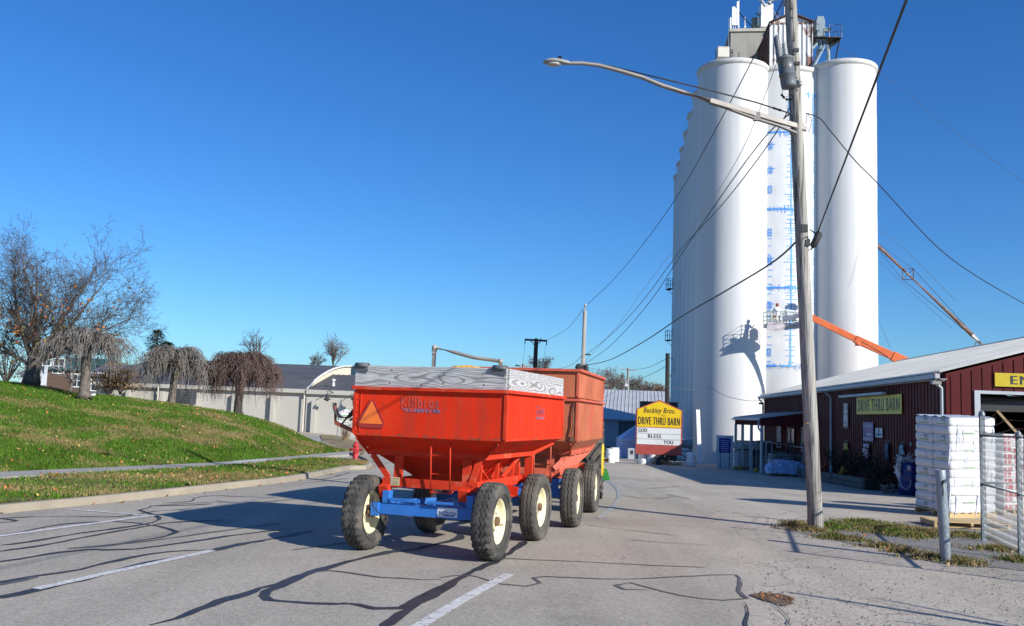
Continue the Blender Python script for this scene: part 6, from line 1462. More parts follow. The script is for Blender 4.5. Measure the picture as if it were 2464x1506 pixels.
def lot_goods():
    # blue barrel with hose
    h=wall_hit(y6(243,900),-.42); u=h.y; loc=b2w(-.45,u,bgz(-.4,u)); T=thing('blue_barrel','blue plastic barrel against the barn wall beside the white pallet load','barrel',loc)
    mb=MB(); r=.29; mb.lathe([(0,.0),(r,0),(r+.01,.3),(r-.005,.32),(r+.01,.34),(r+.01,.62),(r-.005,.64),(r,.66),(r-.02,.92),(0,.93)],26); mb.build('body',mat('barrel_blue',(.012,.03,.16),rough=.4,var=.1),T); T.scale=(1.0,1.0,1.12)
    mb=MB(); mb.box((-.1,-.285,.78),(.10,.02,.12)); mb.build('sticker',mat('sticker_white',(.55,.55,.58)),T)
    mb=MB(); mb.tube([(-.1,-.1,.95),(-.32,-.12,.8),(-.36,-.16,.5),(-.30,-.25,.25),(-.16,-.30,.18),(-.06,-.30,.35),(-.05,-.29,.5)],.012,6); o=mb.build('white_hose',mat('hose_white',(.6,.6,.6),rough=.5)); o.location=loc; tag(o,'loop of white hose hanging from the blue barrel','hose')
    mb=MB(); 
    for k in range(40):
        a=random.Random(k); mb.add([V((-.05,0,1.1))+V((a.gauss(0,.18),a.gauss(0,.1),a.gauss(0,.08))) for _ in range(3)],[(0,1,2)])
        mb.add([V((-.36,-.1,.78))+V((a.gauss(0,.05),a.gauss(0,.06),a.gauss(0,.16))) for _ in range(3)],[(0,1,2)])
    o=mb.build('plastic_bag',M_film); o.location=loc; tag(o,'crumpled clear plastic bag draped over the blue barrel','plastic bag')
    mb=MB()
    for k in range(40):
        a=random.Random(k+90); mb.add([V((0,0,.15))+V((a.gauss(0,.16),a.gauss(0,.16),a.gauss(0,.09))) for _ in range(3)],[(0,1,2)])
    o=mb.build('plastic_scrap',M_filmd); o.location=b2w(-.9,u+.5,bgz(-.9,u)); tag(o,'scrap of clear plastic on the ground by the timber bed end','plastic scrap')
    # the tall wrapped pallet
    c0=V(G(2187,1232)); c1_=V(G(2285,1246)); c2=V(G(2372,1240))
    xd=(c1_-c0); w=xd.length; xd.normalize(); ang_=math.atan2(xd.y,xd.x); yd=V((-xd.y,xd.x,0)); d=1.05
    w=1.12; d=1.28; ang_-=.10; xd=V((math.cos(ang_),math.sin(ang_),0)); yd=V((-xd.y,xd.x,0))
    mid=c1_-xd*w/2+yd*d/2
    M_wb=mat('white_bag_plastic',(.66,.66,.66),rough=.32,var=.06,sc=3,bump=.7,bsc=7,spots=((.50,.50,.52),.60,3,.5))
    T,z=bagstack('wrapped_pallet','tall leaning white shrink wrapped pallet of bags on the lot','',0,w,d,11,.198,M_wb,3) if False else bagstack('wrapped_pallet','tall leaning white shrink wrapped pallet of bags on the lot',mid,ang_,w,d,11,.192,M_wb,3,2,1,None,(.02,.035))
    # printed marks on the bags (pale green bands and small dark emblems)
    mb=MB(); rng=random.Random(5)
    for l in range(11):
        zz=.13+.192*(l+.5)
        for i in range(2):
            x=-w/4+w/2*i
            if l in(0,2,4,6,8,10): mb.box((x+.04,-d/2-.008,zz-.055),(.30,.010,.022),0)
            if l in(0,2,4,6,8,10): mb.box((x+.09,-d/2-.008,zz+.025),(.10,.010,.075),1); mb.box((x+.09,-d/2-.0135,zz+.005),(.05,.006,.05),3)
            mb.box((x-.10,-d/2-.008,zz+.02),(.11,.010,.012),2)
        if l%2: mb.box((w/2+.008,-.12,zz-.05),(.010,.30,.02),0); mb.box((w/2+.008,.2,zz+.0),(.010,.24,.04),2)
    mb.build('print',[mat('print_pale_green',(.30,.42,.22),rough=.4,var=.1),mat('print_grey_emblem',(.26,.26,.28),rough=.4),mat('print_pale_grey',(.55,.56,.62),rough=.4),mat('print_white',(.66,.66,.66),rough=.4)],T)
    mb=MB(); n=14; vs=[]
    for j in range(2):
        for k in range(n+1):
            x=-w/2+w*k/n; vs.append((x,-d/2-.0+.02*math.sin(k)+j*d,z+.012+.018*math.sin(k*1.7+j)))
    for k in range(n): pass
    mb.add(vs,[(k,k+1,n+2+k,n+1+k) for k in range(n)],0,True)
    for k in range(22):
        a=rng.uniform(-d/2,d/2); zt=rng.uniform(.6,z); mb.add([(w/2+.012,a,zt),(w/2+.016,a+.02,zt-.3),(w/2+.012,a-.02+rng.uniform(-.1,.1),zt-rng.uniform(.4,.9))],[(0,1,2)])
    mb.build('film',M_film,T)
    # red and white bags behind the fence, green banded bags
    g=V((b2w(0,0,0))); p=V(G(*y6(900,1215))); 
    M_rw=mat('white_bag_red_print',(.66,.64,.62),rough=.4,var=.08,sc=4,bump=.5,bsc=8)
    a=V((11.92,22.6,0))
    T,z=bagstack('bag_pallet','pallet of white bags with red print behind the chain link fence',a,.30,.62,.62,12,.146,M_rw,7,1,1)
    mb=MB(); rr=random.Random(4); w=.62
    for l in range(12):
        zz=.13+.146*(l+.5)
        for i in range(2): mb.box((-.16+.28*i+rr.uniform(-.04,.04),-w/2-.010,zz+rr.uniform(-.02,.02)),(.20,.010,.10),0 if i==0 else 0); 
        mb.box((w/2+.010,rr.uniform(-.1,.1),zz),(.010,.22,.07),0)
        for k in range(3): mb.box((-.2+.17*k,-w/2-.0165,zz),(.03,.006,.10),1)
    mb.build('red_print',[mat('print_red',(.42,.03,.045),rough=.4),M_rw],T)
    b=V((12.65,23.2,0)); T,z=bagstack('bag_pallet','pallet of grey bags with green bands at the right edge behind the fence',b+V((.25,.1,0)),.35,.8,.8,7,.17,M_filmd,8,1,1)
    mb=MB()
    for l in(2,4,6): mb.box((0,-.41,.13+.17*(l+.0)),(.8,.012,.04),0)
    mb.build('green_band',mat('band_dark_green',(.03,.12,.04)),T)
    # empty pallet lying by the bollard
    p=V(G(*y6(650,1262))); o=pallet_mb(1.45,.85,.12).build('empty_pallet',M_pal); o.location=(p.x+.05,p.y+.2,0.01); o.rotation_euler=(.0,0,-.10); tag(o,'empty yellowish wooden pallet lying behind the bollard','pallet')
    # bollard
    p=V(G(2275,1350)); T=thing('bollard','dented grey steel pipe bollard leaning at the lot corner','bollard',p); T.rotation_euler=(.015,-.055,0)
    mb=MB(); h=1.34; r=.074; mb.lathe([(r,-.1)]+[(r+(.003 if k%3 else 0),h*k/10) for k in range(10)]+[(r,h-.01),(r-.006,h),(r-.012,h),(r-.012,h-.05),(0,h-.05)],28); mb.build('pipe',mat('pipe_grey_paint',(.25,.29,.32),rough=.5,metal=.25,var=.12,sc=3,spots=((.10,.10,.10),.66,7,.8),spots2=((.35,.36,.36),.6,2,.5)),T)
    mb=MB(); mb.prism([(-.01,.95),(.012,.97),(.008,1.12),(.03,1.2),(-.012,1.18),(-.005,1.05)],frame((-.015,-r-.001,0),(1,0,0),(0,0,1))@Matrix.Translation((0,0,.001)),.003); mb.build('scrape',M_dark,T)
lot_goods()
# ------------------------------------------------------------------ chain link fence
def fence():
    p1=V(G(2367,1302)); p2=V(G(2456,1346)); d=(p2-p1); d.z=0; L1=d.length; d.normalize()
    T=thing('chain_link_fence','chain link fence corner with barbed wire at the right edge','fence',p1); lo=lambda q:V(q)-p1
    M_g=mat('galvanised_dark',(.17,.20,.22),rough=.5,metal=.3,var=.15,sc=6); zt=1.86
    b=lambda s,z:d*s+V((0,0,z))
    def post(s,h,r=.042):
        mb=MB(); mb.cyl(b(s,-.05),b(s,h),r,n=12); mb.lathe([(r+.008,0),(r+.008,.03),(r*.9,.07),(r*.4,.10),(0,.105)],12,Matrix.Translation(b(s,h))); mb.build('post',M_g,T)
    post(0,2.20,.05); post(L1,1.86); post(L1+2.6,1.86)
    mb=MB(); mb.cyl(b(0,zt),b(L1+2.6,zt-.0),.028,n=8); mb.cyl(b(0,1.0),b(L1+2.6,.97),.026,n=8); mb.build('rail',M_g,T)
    # second run going away to the right
    d2=V((.96,.28,0)); mb=MB(); mb.cyl((0,0,1.02),d2*3+V((0,0,1.02)),.022,n=8); mb.build('rail',M_g,T)
    def net(o,dd,L,h):
        mb=MB(); s=.06; n=int(L/s); m=int(h/s); nn=V((-dd.y,dd.x,0))
        for i in range(n+1):
            for sg in(1,): 
                pts=[]
                for j in range(m+1):
                    off=(.5 if j%2 else -.5)*s; pts.append(o+dd*(i*s+off)+nn*(.006 if j%2 else -.006)+V((0,0,.06+j*s*1.0)))
                mb.tube(pts,.0045,3,caps=False)
        for i in range(n): mb.tube([o+dd*(i*s+.0)+V((0,0,.06+m*s)),o+dd*(i*s+.02)+V((0,0,.06+m*s+.05))],.003,3,caps=False)
        mb.build('wire_mesh',mat('mesh_wire',(.46,.48,.49),rough=.45,metal=.5,var=.1),T)
    net(V((0,0,0)),d,L1+2.6,1.80)
    # barbed wire on a cranked arm
    mb=MB(); a=b(L1,1.90); e=a+V((-.16,.02,.30))-d*.22; mb.bar(a,a+V((-.30,.05,.36)),.03,.035); mb.build('wire_arm',mat('arm_tan',(.36,.25,.13),rough=.7,var=.2),T)
    mb=MB(); rng=random.Random(2)
    for k,z in enumerate((.10,.21,.34)):
        p=[b(0,zt+z-.04)]
        q=a+V((-.30,.05,.36))*(.25+.35*k) 
        for i in range(1,15):
            f=i/14; p.append(b(0,zt+z-.04).lerp(q,f)+V((0,0,-.05*math.sin(f*3.14)+rng.uniform(-.006,.006))))
        mb.tube(p,.004,4); p2_=[q,q+d*1.3+V((.1,0,-.02))]; mb.tube(p2_,.004,4)
        for i in range(1,14,1): mb.tube([p[i]+V((-.015,0,-.02)),p[i]+V((.015,0,.02))],.003,3)
    mb.build('barbed_wire',M_rustm,T)
fence()
# ------------------------------------------------------------------ pale block building on the left
M_block=mat('pale_block_paint',(.42,.405,.36),rough=.75,var=.03,sc=.5)
M_trimb=mat('cream_trim',(.66,.61,.52),rough=.6,var=.04)
M_slate=mat('dark_grey_roof',(.085,.085,.092),rough=.75,var=.15,sc=.5,streak=((.12,.12,.125),(.25,2,2),.5))
M_gut=mat('gutter_greige',(.42,.40,.35),rough=.6,var=.06)
def block_mat():
    nt=M_block.node_tree;N=nt.nodes;L=nt.links;b=N['Principled BSDF']; tc=[n for n in N if n.type=='TEX_COORD'][0]
    mp=N.new('ShaderNodeMapping'); mp.inputs['Rotation'].default_value=(math.pi/2,0,0); L.new(tc.outputs['Object'],mp.inputs[0])
    br=N.new('ShaderNodeTexBrick'); br.inputs['Scale'].default_value=1; br.inputs['Brick Width'].default_value=.42; br.inputs['Row Height'].default_value=.21; br.inputs['Mortar Size'].default_value=.008; br.inputs['Color1'].default_value=(1,1,1,1);br.inputs['Color2'].default_value=(1,1,1,1);br.inputs['Mortar'].default_value=(0,0,0,1)
    L.new(mp.outputs[0],br.inputs['Vector']); bp=N.new('ShaderNodeBump'); bp.inputs['Strength'].default_value=.6; bp.inputs['Distance'].default_value=.01; L.new(br.outputs['Color'],bp.inputs['Height']); L.new(bp.outputs[0],b.inputs['Normal'])
block_mat()
def left_building():
    Y=73.0; a=at(233,919,Y); e=at(740,936,Y); x0=a[0]; xE=e[0]; x1=-8.5; z0=-.4
    ze=(a[2]+e[2])/2; T=thing('block_building','long pale concrete block building with dark curved roof and round logo','building',(x0,Y,z0),0)
    ze-=z0; w=xE-x0; W_=x1-x0
    X=lambda px:at(px,960,Y)[0]-x0
    mb=MB(); mb.box2((0,0,0),(w,.3,ze)); mb.box2((w,-.25,0),(W_,.05,ze-.05)); mb.box2((0,.3,0),(.3,45,ze)); mb.box2((W_-.3,.05,0),(W_,12,ze-.05)); mb.box2((.3,44.7,0),(w,45,ze))
    mb.build('wall',M_block,T)
    for px in (354,443,452,531,575,668,690) :
        pass
    for xx in [at(z2(p,1180)[0],960,Y)[0]-x0 for p in (863,1090,1322,1572,1832)]:
        mb=MB(); mb.box2((xx-.13,-.42,0),(xx+.13,-.0,ze-.55)); mb.build('pilaster',M_block,T)
    for p in(1068,2045):
        xx=at(z2(p,1180)[0],960,Y)[0]-x0; mb=MB(); mb.tube([(xx,-.35,ze-.1),(xx,-.35,0)],.07,8); mb.build('downspout',M_trimb,T)
    xx=at(z2(2112,1180)[0],960,Y)[0]-x0; mb=MB(); mb.box2((xx-.17,-.60,0),(xx+.17,-.25,ze-.85)); mb.build('pilaster',M_block,T)
    mb=MB(); mb.box2((-.15,-.38,ze-.30),(w+.02,-.05,ze)); mb.box2((w+.02,-.55,ze-.36),(W_+.2,-.26,ze-.02)); mb.box2((0,-.05,ze-.34),(w,.0,ze-.30)); mb.build('gutter',M_gut,T)
    # barrel roof
    zr=at(760,881,Y+23)[2]-z0; n=18; R=MB(); prof=[]
    for k in range(n+1):
        f=k/n; y=-.35+(46+.7)*f; z=ze+(zr-ze)*(1-(2*f-1)**2)**.85; prof.append((y,z))
    vs=[]
    for x in(-.3,w+.05):
        for y,z in prof: vs.append((x,y,z))
    m=n+1; R.add(vs,[(i,m+i,m+i+1,i+1) for i in range(n)],0,True); R.build('curved_roof',M_slate,T)
    E_=MB(); pl=[(y,z) for y,z in prof]; E_.add([(w,y,z-.02) for y,z in pl]+[(w,y,ze-.3) for y,z in pl],[(i,m+i,m+i+1,i+1) for i in range(n)],0)
    for k in range(94):
        y=.3+k*.48; f=(y+.35)/46.7; z=ze+(zr-ze)*(1-(2*f-1)**2)**.85; E_.box((w+.015,y,(ze+z)/2-.05),(.03,.05,max(.02,z-ze-.05)))
    E_.build('end_wall',mat('cream_sheet_end',(.66,.62,.50),rough=.6,var=.03),T)
    E_=MB(); E_.tube([(w+.06,y,z+.02) for y,z in prof],.10,6); E_.build('verge_trim',mat('white_trim_bright',(.74,.73,.70),rough=.5),T)
    # low front roof right of the arch
    zf=at(860,902,Y+9)[2]-z0
    R=MB(); R.quad((w+.0,-.5,ze-.02),(W_+.3,-.5,ze-.02),(W_+.3,10,zf),(w+.0,10,zf)); R.quad((w,10,zf),(W_+.3,10,zf),(W_+.3,22,zf-.6),(w,22,zf-.6))
    for k in range(int((W_-w)/.45)): R.bar((w+.1+k*.45,-.5,ze+.01),(w+.1+k*.45,10,zf+.03),.04,.05)
    R.build('low_roof',M_slate,T)
    mb=MB(); p=V(at(*z3(415,600),Y+1.2)); lo=V((p.x-x0,1.2,p.z-z0)); mb.cyl(lo,lo+V((0,0,.48)),.10,n=10); mb.cyl(lo+V((0,0,.44)),lo+V((0,0,.60)),.16,.15,n=10); mb.build('roof_vent',M_antw,T)
    # gooseneck lamps
    for px,py in (z3(368,690),z3(700,690)):
        p=V(at(px,py,Y-.3)); c=V((p.x-x0,-.25,p.z-z0)); mb=MB(); mb.tube([c+V((.32,0,-.05)),c+V((.32,-.25,.05)),c+V((.1,-.75,.2)),c+V((-.02,-1.0,.12)),c+V((0,-1.05,-.1))],.03,6); mb.blob(c+V((.32,-.03,-.05)),(.09,.05,.09),1,8,6,0); mb.build('gooseneck',M_dark,T)
        mb=MB(); q=c+V((0,-1.05,-.1)); mb.lathe([(.04,0),(.09,-.08),(.12,-.25),(.25,-.32),(.27,-.42),(.0,-.40)],16,Matrix.Translation(q)); mb.blob(q+V((0,0,-.42)),(.14,.14,.10),3,10,6,0); mb.build('lamp_shade',M_dark,T)
    # small wall light on the long wall, wall box
    p=V(at(*y3(1585,860),Y-.3)); mb=MB(); mb.box((p.x-x0,-.35,p.z-z0),(.5,.6,.25)); mb.build('wall_light',M_dark,T)
    # round logo
    c=V(at(*z3(553,985),Y-.27)); r=107/3.08*K*Y/FPX; L_=thing('wall_logo','round FIRST CLASS logo with green rim painted on the pale wall','logo',(c.x,Y-.262,c.z)); M=frame((0,0,0),(1,0,0),(0,0,1))
    def disc(mb,r,z,mi,n=48): mb.prism([(r*math.cos(2*math.pi*k/n),r*math.sin(2*math.pi*k/n)) for k in range(n)],M@Matrix.Translation((0,0,z)),.004,mi)
    gm=mat('logo_green',(.05,.30,.08));wm=mat('logo_white',(.78,.78,.76));bm_=mat('logo_black',(.03,.03,.03));pm=mat('logo_plum',(.20,.05,.10))
    mb=MB(); disc(mb,r,0,0); disc(mb,r*.955,.005,1); disc(mb,r*.84,.010,2); disc(mb,r*.82,.015,1); disc(mb,r*.58,.020,2); disc(mb,r*.56,.025,1)
    hw=r*1.12;hh=r*.27
    def rr(hw,hh,z,mi,rad): 
        pts=[]
        for sx,sy,a0 in((1,1,0),(-1,1,90),(-1,-1,180),(1,-1,270)):
            for k in range(5): a=math.radians(a0+k*22.5); pts.append((sx*(hw-rad)+rad*math.cos(a),sy*(hh-rad)+rad*math.sin(a)))
        mb.prism(pts,M@Matrix.Translation((0,0,z)),.004,mi)
    rr(hw,hh,.030,0,.15); rr(hw-.06,hh-.06,.035,1,.12); rr(hw-.13,hh-.11,.040,2,.08); rr(hw-.16,hh-.14,.045,1,.06)
    mb.text('FIRST CLASS',M,hw*1.72,hh*.95,.051,2,bold=.03)
    def arc(s,rad,a0,a1,up):
        n=len(s)
        for i,chh in enumerate(s):
            if chh==' ': continue
            a=math.radians(a0+(a1-a0)*(i+.5)/n); rot=a-math.pi/2 if up else a+math.pi/2
            mb.text(chh,M@Matrix.Translation((rad*math.cos(a),rad*math.sin(a),0))@Matrix.Rotation(rot,4,'Z'),r*(.10 if chh!='I' else .04),r*.14,.031,3,bold=.02)
    arc('EST. 2018',r*.70,150,30,True); arc('CUTS',r*.70,275,335,False)
    mb.text('EST',frame(V((0,0,r*.38)),(1,0,0),(0,0,1)),r*.3,r*.10,.031,2)
    for k in range(5): disc_c=(-.3+.15*k)*r; mb.prism([(disc_c+.04*r*math.cos(j*1.26),-r*.38+.04*r*math.sin(j*1.26)) for j in range(5)],M@Matrix.Translation((0,0,.03)),.004,0)
    mb.build('logo_print',[gm,wm,bm_,pm],L_)
    return T
left_building()
def left_bits():
    # AC unit half sunk behind the crest
    p=V(at(*z2(1242,1268),52)); mb=MB(); mb.box((0,0,.42),(.85,.85,.84))
    for k in range(9): mb.box((0,-.43,.08+k*.085),(.8,.03,.03),1)
    o=mb.build('condenser_unit',[mat('unit_dark',(.06,.065,.07),rough=.6),M_dark],bevel=.02); o.location=(p.x,52,p.z); tag(o,'dark grey condenser unit standing on the grass near the pale wall','air conditioner')
    # dry shrub, edging kerb of the planting bed
    mb=MB(); rng=random.Random(4); p=V(at(*z3(555,1245),60)); 
    for k in range(90):
        a=rng.uniform(0,6.28); s=rng.uniform(.1,.55); mb.tube([(s*.3*math.cos(a),s*.3*math.sin(a),0),(s*math.cos(a),s*math.sin(a),rng.uniform(.6,1.5))],[.010,.004],3)
    o=mb.build('dry_shrub',mat('dry_stalk',(.40,.30,.18),rough=.9,var=.2)); o.location=(p.x,60,p.z-.1); tag(o,'dry straw coloured shrub beside the round logo wall','shrub')
    P=[V(at(*z3(280,1245),56)),V(at(*z3(420,1275),52)),V(at(*z3(560,1310),48.5)),V(at(*z3(700,1350),46))]
    P=[V((p.x,p.y,gz(p.x,p.y)+.10)) for p in P]
    mb=MB(); 
    for i in range(3): mb.bar(P[i]+V((0,0,-.05)),P[i+1]+V((0,0,-.05)),.3,.14)
    o=mb.build('bed_edging',M_conc,loc=P[0]); struct(o,'low pale concrete edging round the planting bed','edging')
    mb=MB(); q=[p+V((0,0,-.02)) for p in P]+[V(at(*z3(800,1290),48)),V(at(*z3(800,1230),62)),V(at(*z3(420,1185),70)),V(at(*z3(250,1195),68))]; q=[V((p.x,p.y,gz(p.x,p.y)+.06)) for p in q]; mb.poly(q); o=mb.build('planting_bed',mat('bed_mulch',(.22,.17,.09),rough=1,var=.4,sc=1.5,bump=.8,bsc=20)); struct(o,'straw coloured planting bed by the pale building','planting bed')
    # bike rack like grey frame
    p=V(at(*z3(650,1215),64)); mb=MB(); mb.tube([(-.5,0,0),(-.5,0,.45),(.5,0,.5),(.75,0,.62),(.3,0,0)],.04,6); mb.tube([(-.7,0,.0),(-.2,0,.0)],.04,6); o=mb.build('pipe_stand',M_bluegrey); o.location=p; tag(o,'small grey bent pipe stand by the wall below the logo','pipe stand')
    mb=MB(); p=V(at(*z3(443,1340),44)); mb.cyl((0,0,0),(.08,0,2.2),.018,n=5); o=mb.build('marker_stake',M_steel); o.location=p; tag(o,'thin pale marker stake at the edge of the bank','stake')
    # hydrant
    g=V(at(855,1098,38.5)); g.z=gz(g.x,g.y)+.12; T=thing('fire_hydrant','red fire hydrant on the grass verge left of the red wagon','fire hydrant',g); s=1.0
    mr=mat('hydrant_red',(.48,.03,.035),rough=.5,var=.12,sc=6); b=at(855,1098,38.5)[2]
    mb=MB(); mb.lathe([(0,-.1),(.17,-.1),(.17,.03),(.12,.05),(.115,.40),(.14,.42),(.14,.46),(.12,.48),(.115,.58),(.0,.58)],20); mb.build('barrel',mr,T)
    mb=MB(); mb.lathe([(.15,.56),(.15,.60),(.12,.63),(.09,.70),(.04,.73),(.035,.78),(0,.79)],18); mb.build('bonnet',mr,T)
    for d,r,l in((V((1,0,0)),.055,.22),(V((-1,0,0)),.055,.22),(V((0,-1,0)),.075,.24)):
        mb=MB(); c=V((0,0,.44)); mb.cyl(c,c+d*l,r,n=12); mb.cyl(c+d*(l-.05),c+d*(l+.02),r*1.25,n=12); mb.cyl(c+d*l,c+d*(l+.06),.02,n=5); mb.build('outlet_cap',mr,T)
    # white scrap on the bank
    p=bank_pt(330*.66,.92); mb=MB(); mb.add([V((-.1,0,.06)),V((.1,0,.07)),V((.12,.05,.16)),V((-.05,.03,.14))],[(0,1,2,3)]); o=mb.build('paper_scrap',M_antw); o.location=bank_pt(222,.90); tag(o,'scrap of white paper on the grass bank','paper scrap')
left_bits()
# ------------------------------------------------------------------ houses behind the big tree
def house(name,label,x,y,z,w,d,he,hr,wm,rm,wins,axis='x',cat='house'):
    T=thing(name,label,cat,(x,y,z)); mb=MB(); mb.box2((0,0,-1),(w,d,he))
    if axis=='x': mb.add([(0,0,he),(0,d,he),(0,d/2,hr)],[(0,1,2)]); mb.add([(w,0,he),(w,d,he),(w,d/2,hr)],[(0,2,1)])
    else: mb.add([(0,0,he),(w,0,he),(w/2,0,hr)],[(0,1,2)]); mb.add([(0,d,he),(w,d,he),(w/2,d,hr)],[(0,2,1)])
    mb.build('wall',wm,T); mb=MB(); e=.35; t=.12
    if axis=='x':
        for s in(0,1):
            y0=-e if s==0 else d+e; a=[(-e,y0,he-.15),(w+e,y0,he-.15),(w+e,d/2,hr+.1),(-e,d/2,hr+.1)]; mb.add(a+[(p[0],p[1],p[2]+t) for p in a],[(0,1,2,3),(7,6,5,4),(0,4,5,1),(1,5,6,2),(0,3,7,4)])
    else:
        for s in(0,1):
            x0=-e if s==0 else w+e; a=[(x0,-e,he-.15),(x0,d+e,he-.15),(w/2,d+e,hr+.1),(w/2,-e,hr+.1)]; mb.add(a+[(p[0],p[1],p[2]+t) for p in a],[(0,1,2,3),(7,6,5,4),(0,4,5,1),(1,5,6,2),(0,3,7,4)])
    mb.build('roof',rm,T)
    for (cx,cz,ww,hh) in wins:
        mb=MB(); mb.box((cx,-.03,cz),(ww,.05,hh)); o=mb.build('window',M_glass,T); mb=MB()
        for q in(-1,1): mb.box((cx+q*(ww/2+.05),-.05,cz),(.1,.09,hh+.2)); mb.box((cx,-.05,cz+q*(hh/2+.05)),(ww,.09,.1))
        mb.box((cx,-.05,cz),(ww,.07,.05)); mb.box((cx,-.05,cz),(.05,.068,hh)); mb.build('window_frame',M_antw,o)
    return T
M_brick=mat('brown_brick',(.13,.085,.062),rough=.9,var=.25,sc=6); M_groof=mat('teal_green_roof',(.025,.10,.095),rough=.7,var=.15); M_wsid=mat('white_siding',(.62,.65,.68),rough=.6,var=.05); M_bsid=mat('blue_grey_siding',(.16,.18,.20),rough=.7,var=.08); M_rf2=mat('grey_shingle',(.13,.14,.17),rough=.85,var=.15,sc=4)
def houses():
    Y=95; p=at(*y3(640,850),Y); q=at(*y3(1130,850),Y); zt=at(*y3(900,500),Y)[2]; ze=at(*y3(700,690),Y)[2]
    house('brick_house','brown brick house with teal green roof behind the big bare tree',p[0],Y,p[2]-1,q[0]-p[0]+1,9,ze-p[2]+1.6,zt-p[2]+1.3,M_brick,M_groof,[(1.2,3.0,1,1.4),(3.2,1.6,1.1,1.2),(5.6,1.5,1.6,1.1)])
    p=at(*y3(-300,790),Y); q=at(*y3(330,790),Y); zt=at(*y3(100,610),Y)[2]
    house('white_house','low white house at the far left behind the crest',p[0],Y+8,p[2]-1.5,(q[0]-p[0])*1.0,8,2.6,3.6,M_wsid,M_rf2,[(4,1.7,1.2,1),(7,1.7,1.2,1),(10,1.7,1,1)])
    p=at(*y3(500,840),88); q=at(*y3(610,840),88); house('narrow_white_house','narrow pale gable end seen right of the big trunk',p[0],88,p[2]-1,q[0]-p[0]-.5,1.6,4.2,5.2,M_wsid,M_rf2,[(.9,3.4,.7,1.1)],'y')
    p=at(*y3(1230,960),84); q=at(*y3(1560,960),84); ze=at(*y3(1300,700),84)[2]; zr=at(*y3(1400,560),84)[2]
    house('blue_grey_house','blue grey house with white framed window left of the pale building',p[0],84,p[2]-1,q[0]-p[0]+2,8,ze-p[2]+1,zr-p[2]+1,M_bsid,M_rf2,[(.9,(ze-p[2])*.62+1,1.1,1.5),(2.5,(ze-p[2])*.62+1,1.1,1.5)])
houses()
# ------------------------------------------------------------------ trees
M_bark=mat('grey_brown_bark',(.135,.115,.095),rough=.95,var=.35,sc=6,bump=.8,bsc=18,spots=((.20,.19,.14),.58,3,.6))
M_twig=mat('twig_brown',(.115,.095,.088),rough=.9,var=.25,sc=3)
M_twigg=mat('twig_grey',(.225,.205,.185),rough=.9,var=.25,sc=3)
M_twigr=mat('twig_reddish',(.15,.098,.082),rough=.9,var=.3,sc=3)
def rdir(rng,d,ang):
    x,y,_=basis(d); a=rng.uniform(0,6.283); return (V(d)*math.cos(ang)+(x*math.cos(a)+y*math.sin(a))*math.sin(ang)).normalized()
def grow(mb,tw,p,d,r,L_,lev,rng,P,ends):
    n=P['seg'][lev]; pts=[V(p)];rs=[r];d=V(d).normalized(); dirs=[d]
    for i in range(n):
        d=(d+V((rng.gauss(0,1),rng.gauss(0,1),rng.gauss(0,1)))*P['wig'][lev]+V((0,0,1))*P['up'][lev]).normalized()
        pts.append(pts[-1]+d*L_/n); rs.append(r*(1-(1-P['tap'])*(i+1)/n)); dirs.append(d)
    (mb if r>P['rt'] else tw).tube(pts,rs,P['sides'][lev],caps=False)
    if lev==P['max']: ends.append((pts[-1],d)); return
    k=P['kids'][lev]
    for j in range(k):
        f=P['start'][lev]+(1-P['start'][lev])*(j+rng.random())/k; x=f*n; i=min(int(x),n-1); q=pts[i].lerp(pts[i+1],x-i)
        nd=rdir(rng,dirs[i],math.radians(rng.uniform(*P['ang'][lev])))
        grow(mb,tw,q,nd,max(P.get('mn',.0035),rs[i]*P['rr'][lev]*rng.uniform(.8,1.1)),L_*P['lr'][lev]*rng.uniform(.7,1.15)*(1.15-.4*f),lev+1,rng,P,ends)
    if lev>0: ends.append((pts[-1],d))
def leafquads(mb,pts,rng,size,nm,hang=.7):
    for p in pts:
        d=V((rng.uniform(-1,1),rng.uniform(-1,1),-hang*2*rng.random()-.2)).normalized()*size*rng.uniform(.7,1.2); e=d.cross(V((rng.uniform(-1,1),rng.uniform(-1,1),.3))).normalized()*size*.38; p=V(p); mb.quad(p,p+d*.5-e,p+d,p+d*.5+e,rng.randrange(nm))
LM=[mat('tree_leaf_orange',(.34,.125,.03),rough=.7,var=.3,sc=5),mat('tree_leaf_rust',(.30,.085,.03),rough=.7,var=.3,sc=5),mat('tree_leaf_gold',(.30,.19,.04),rough=.7,var=.3,sc=5),mat('tree_leaf_olive',(.13,.12,.02),rough=.7,var=.3,sc=5)]
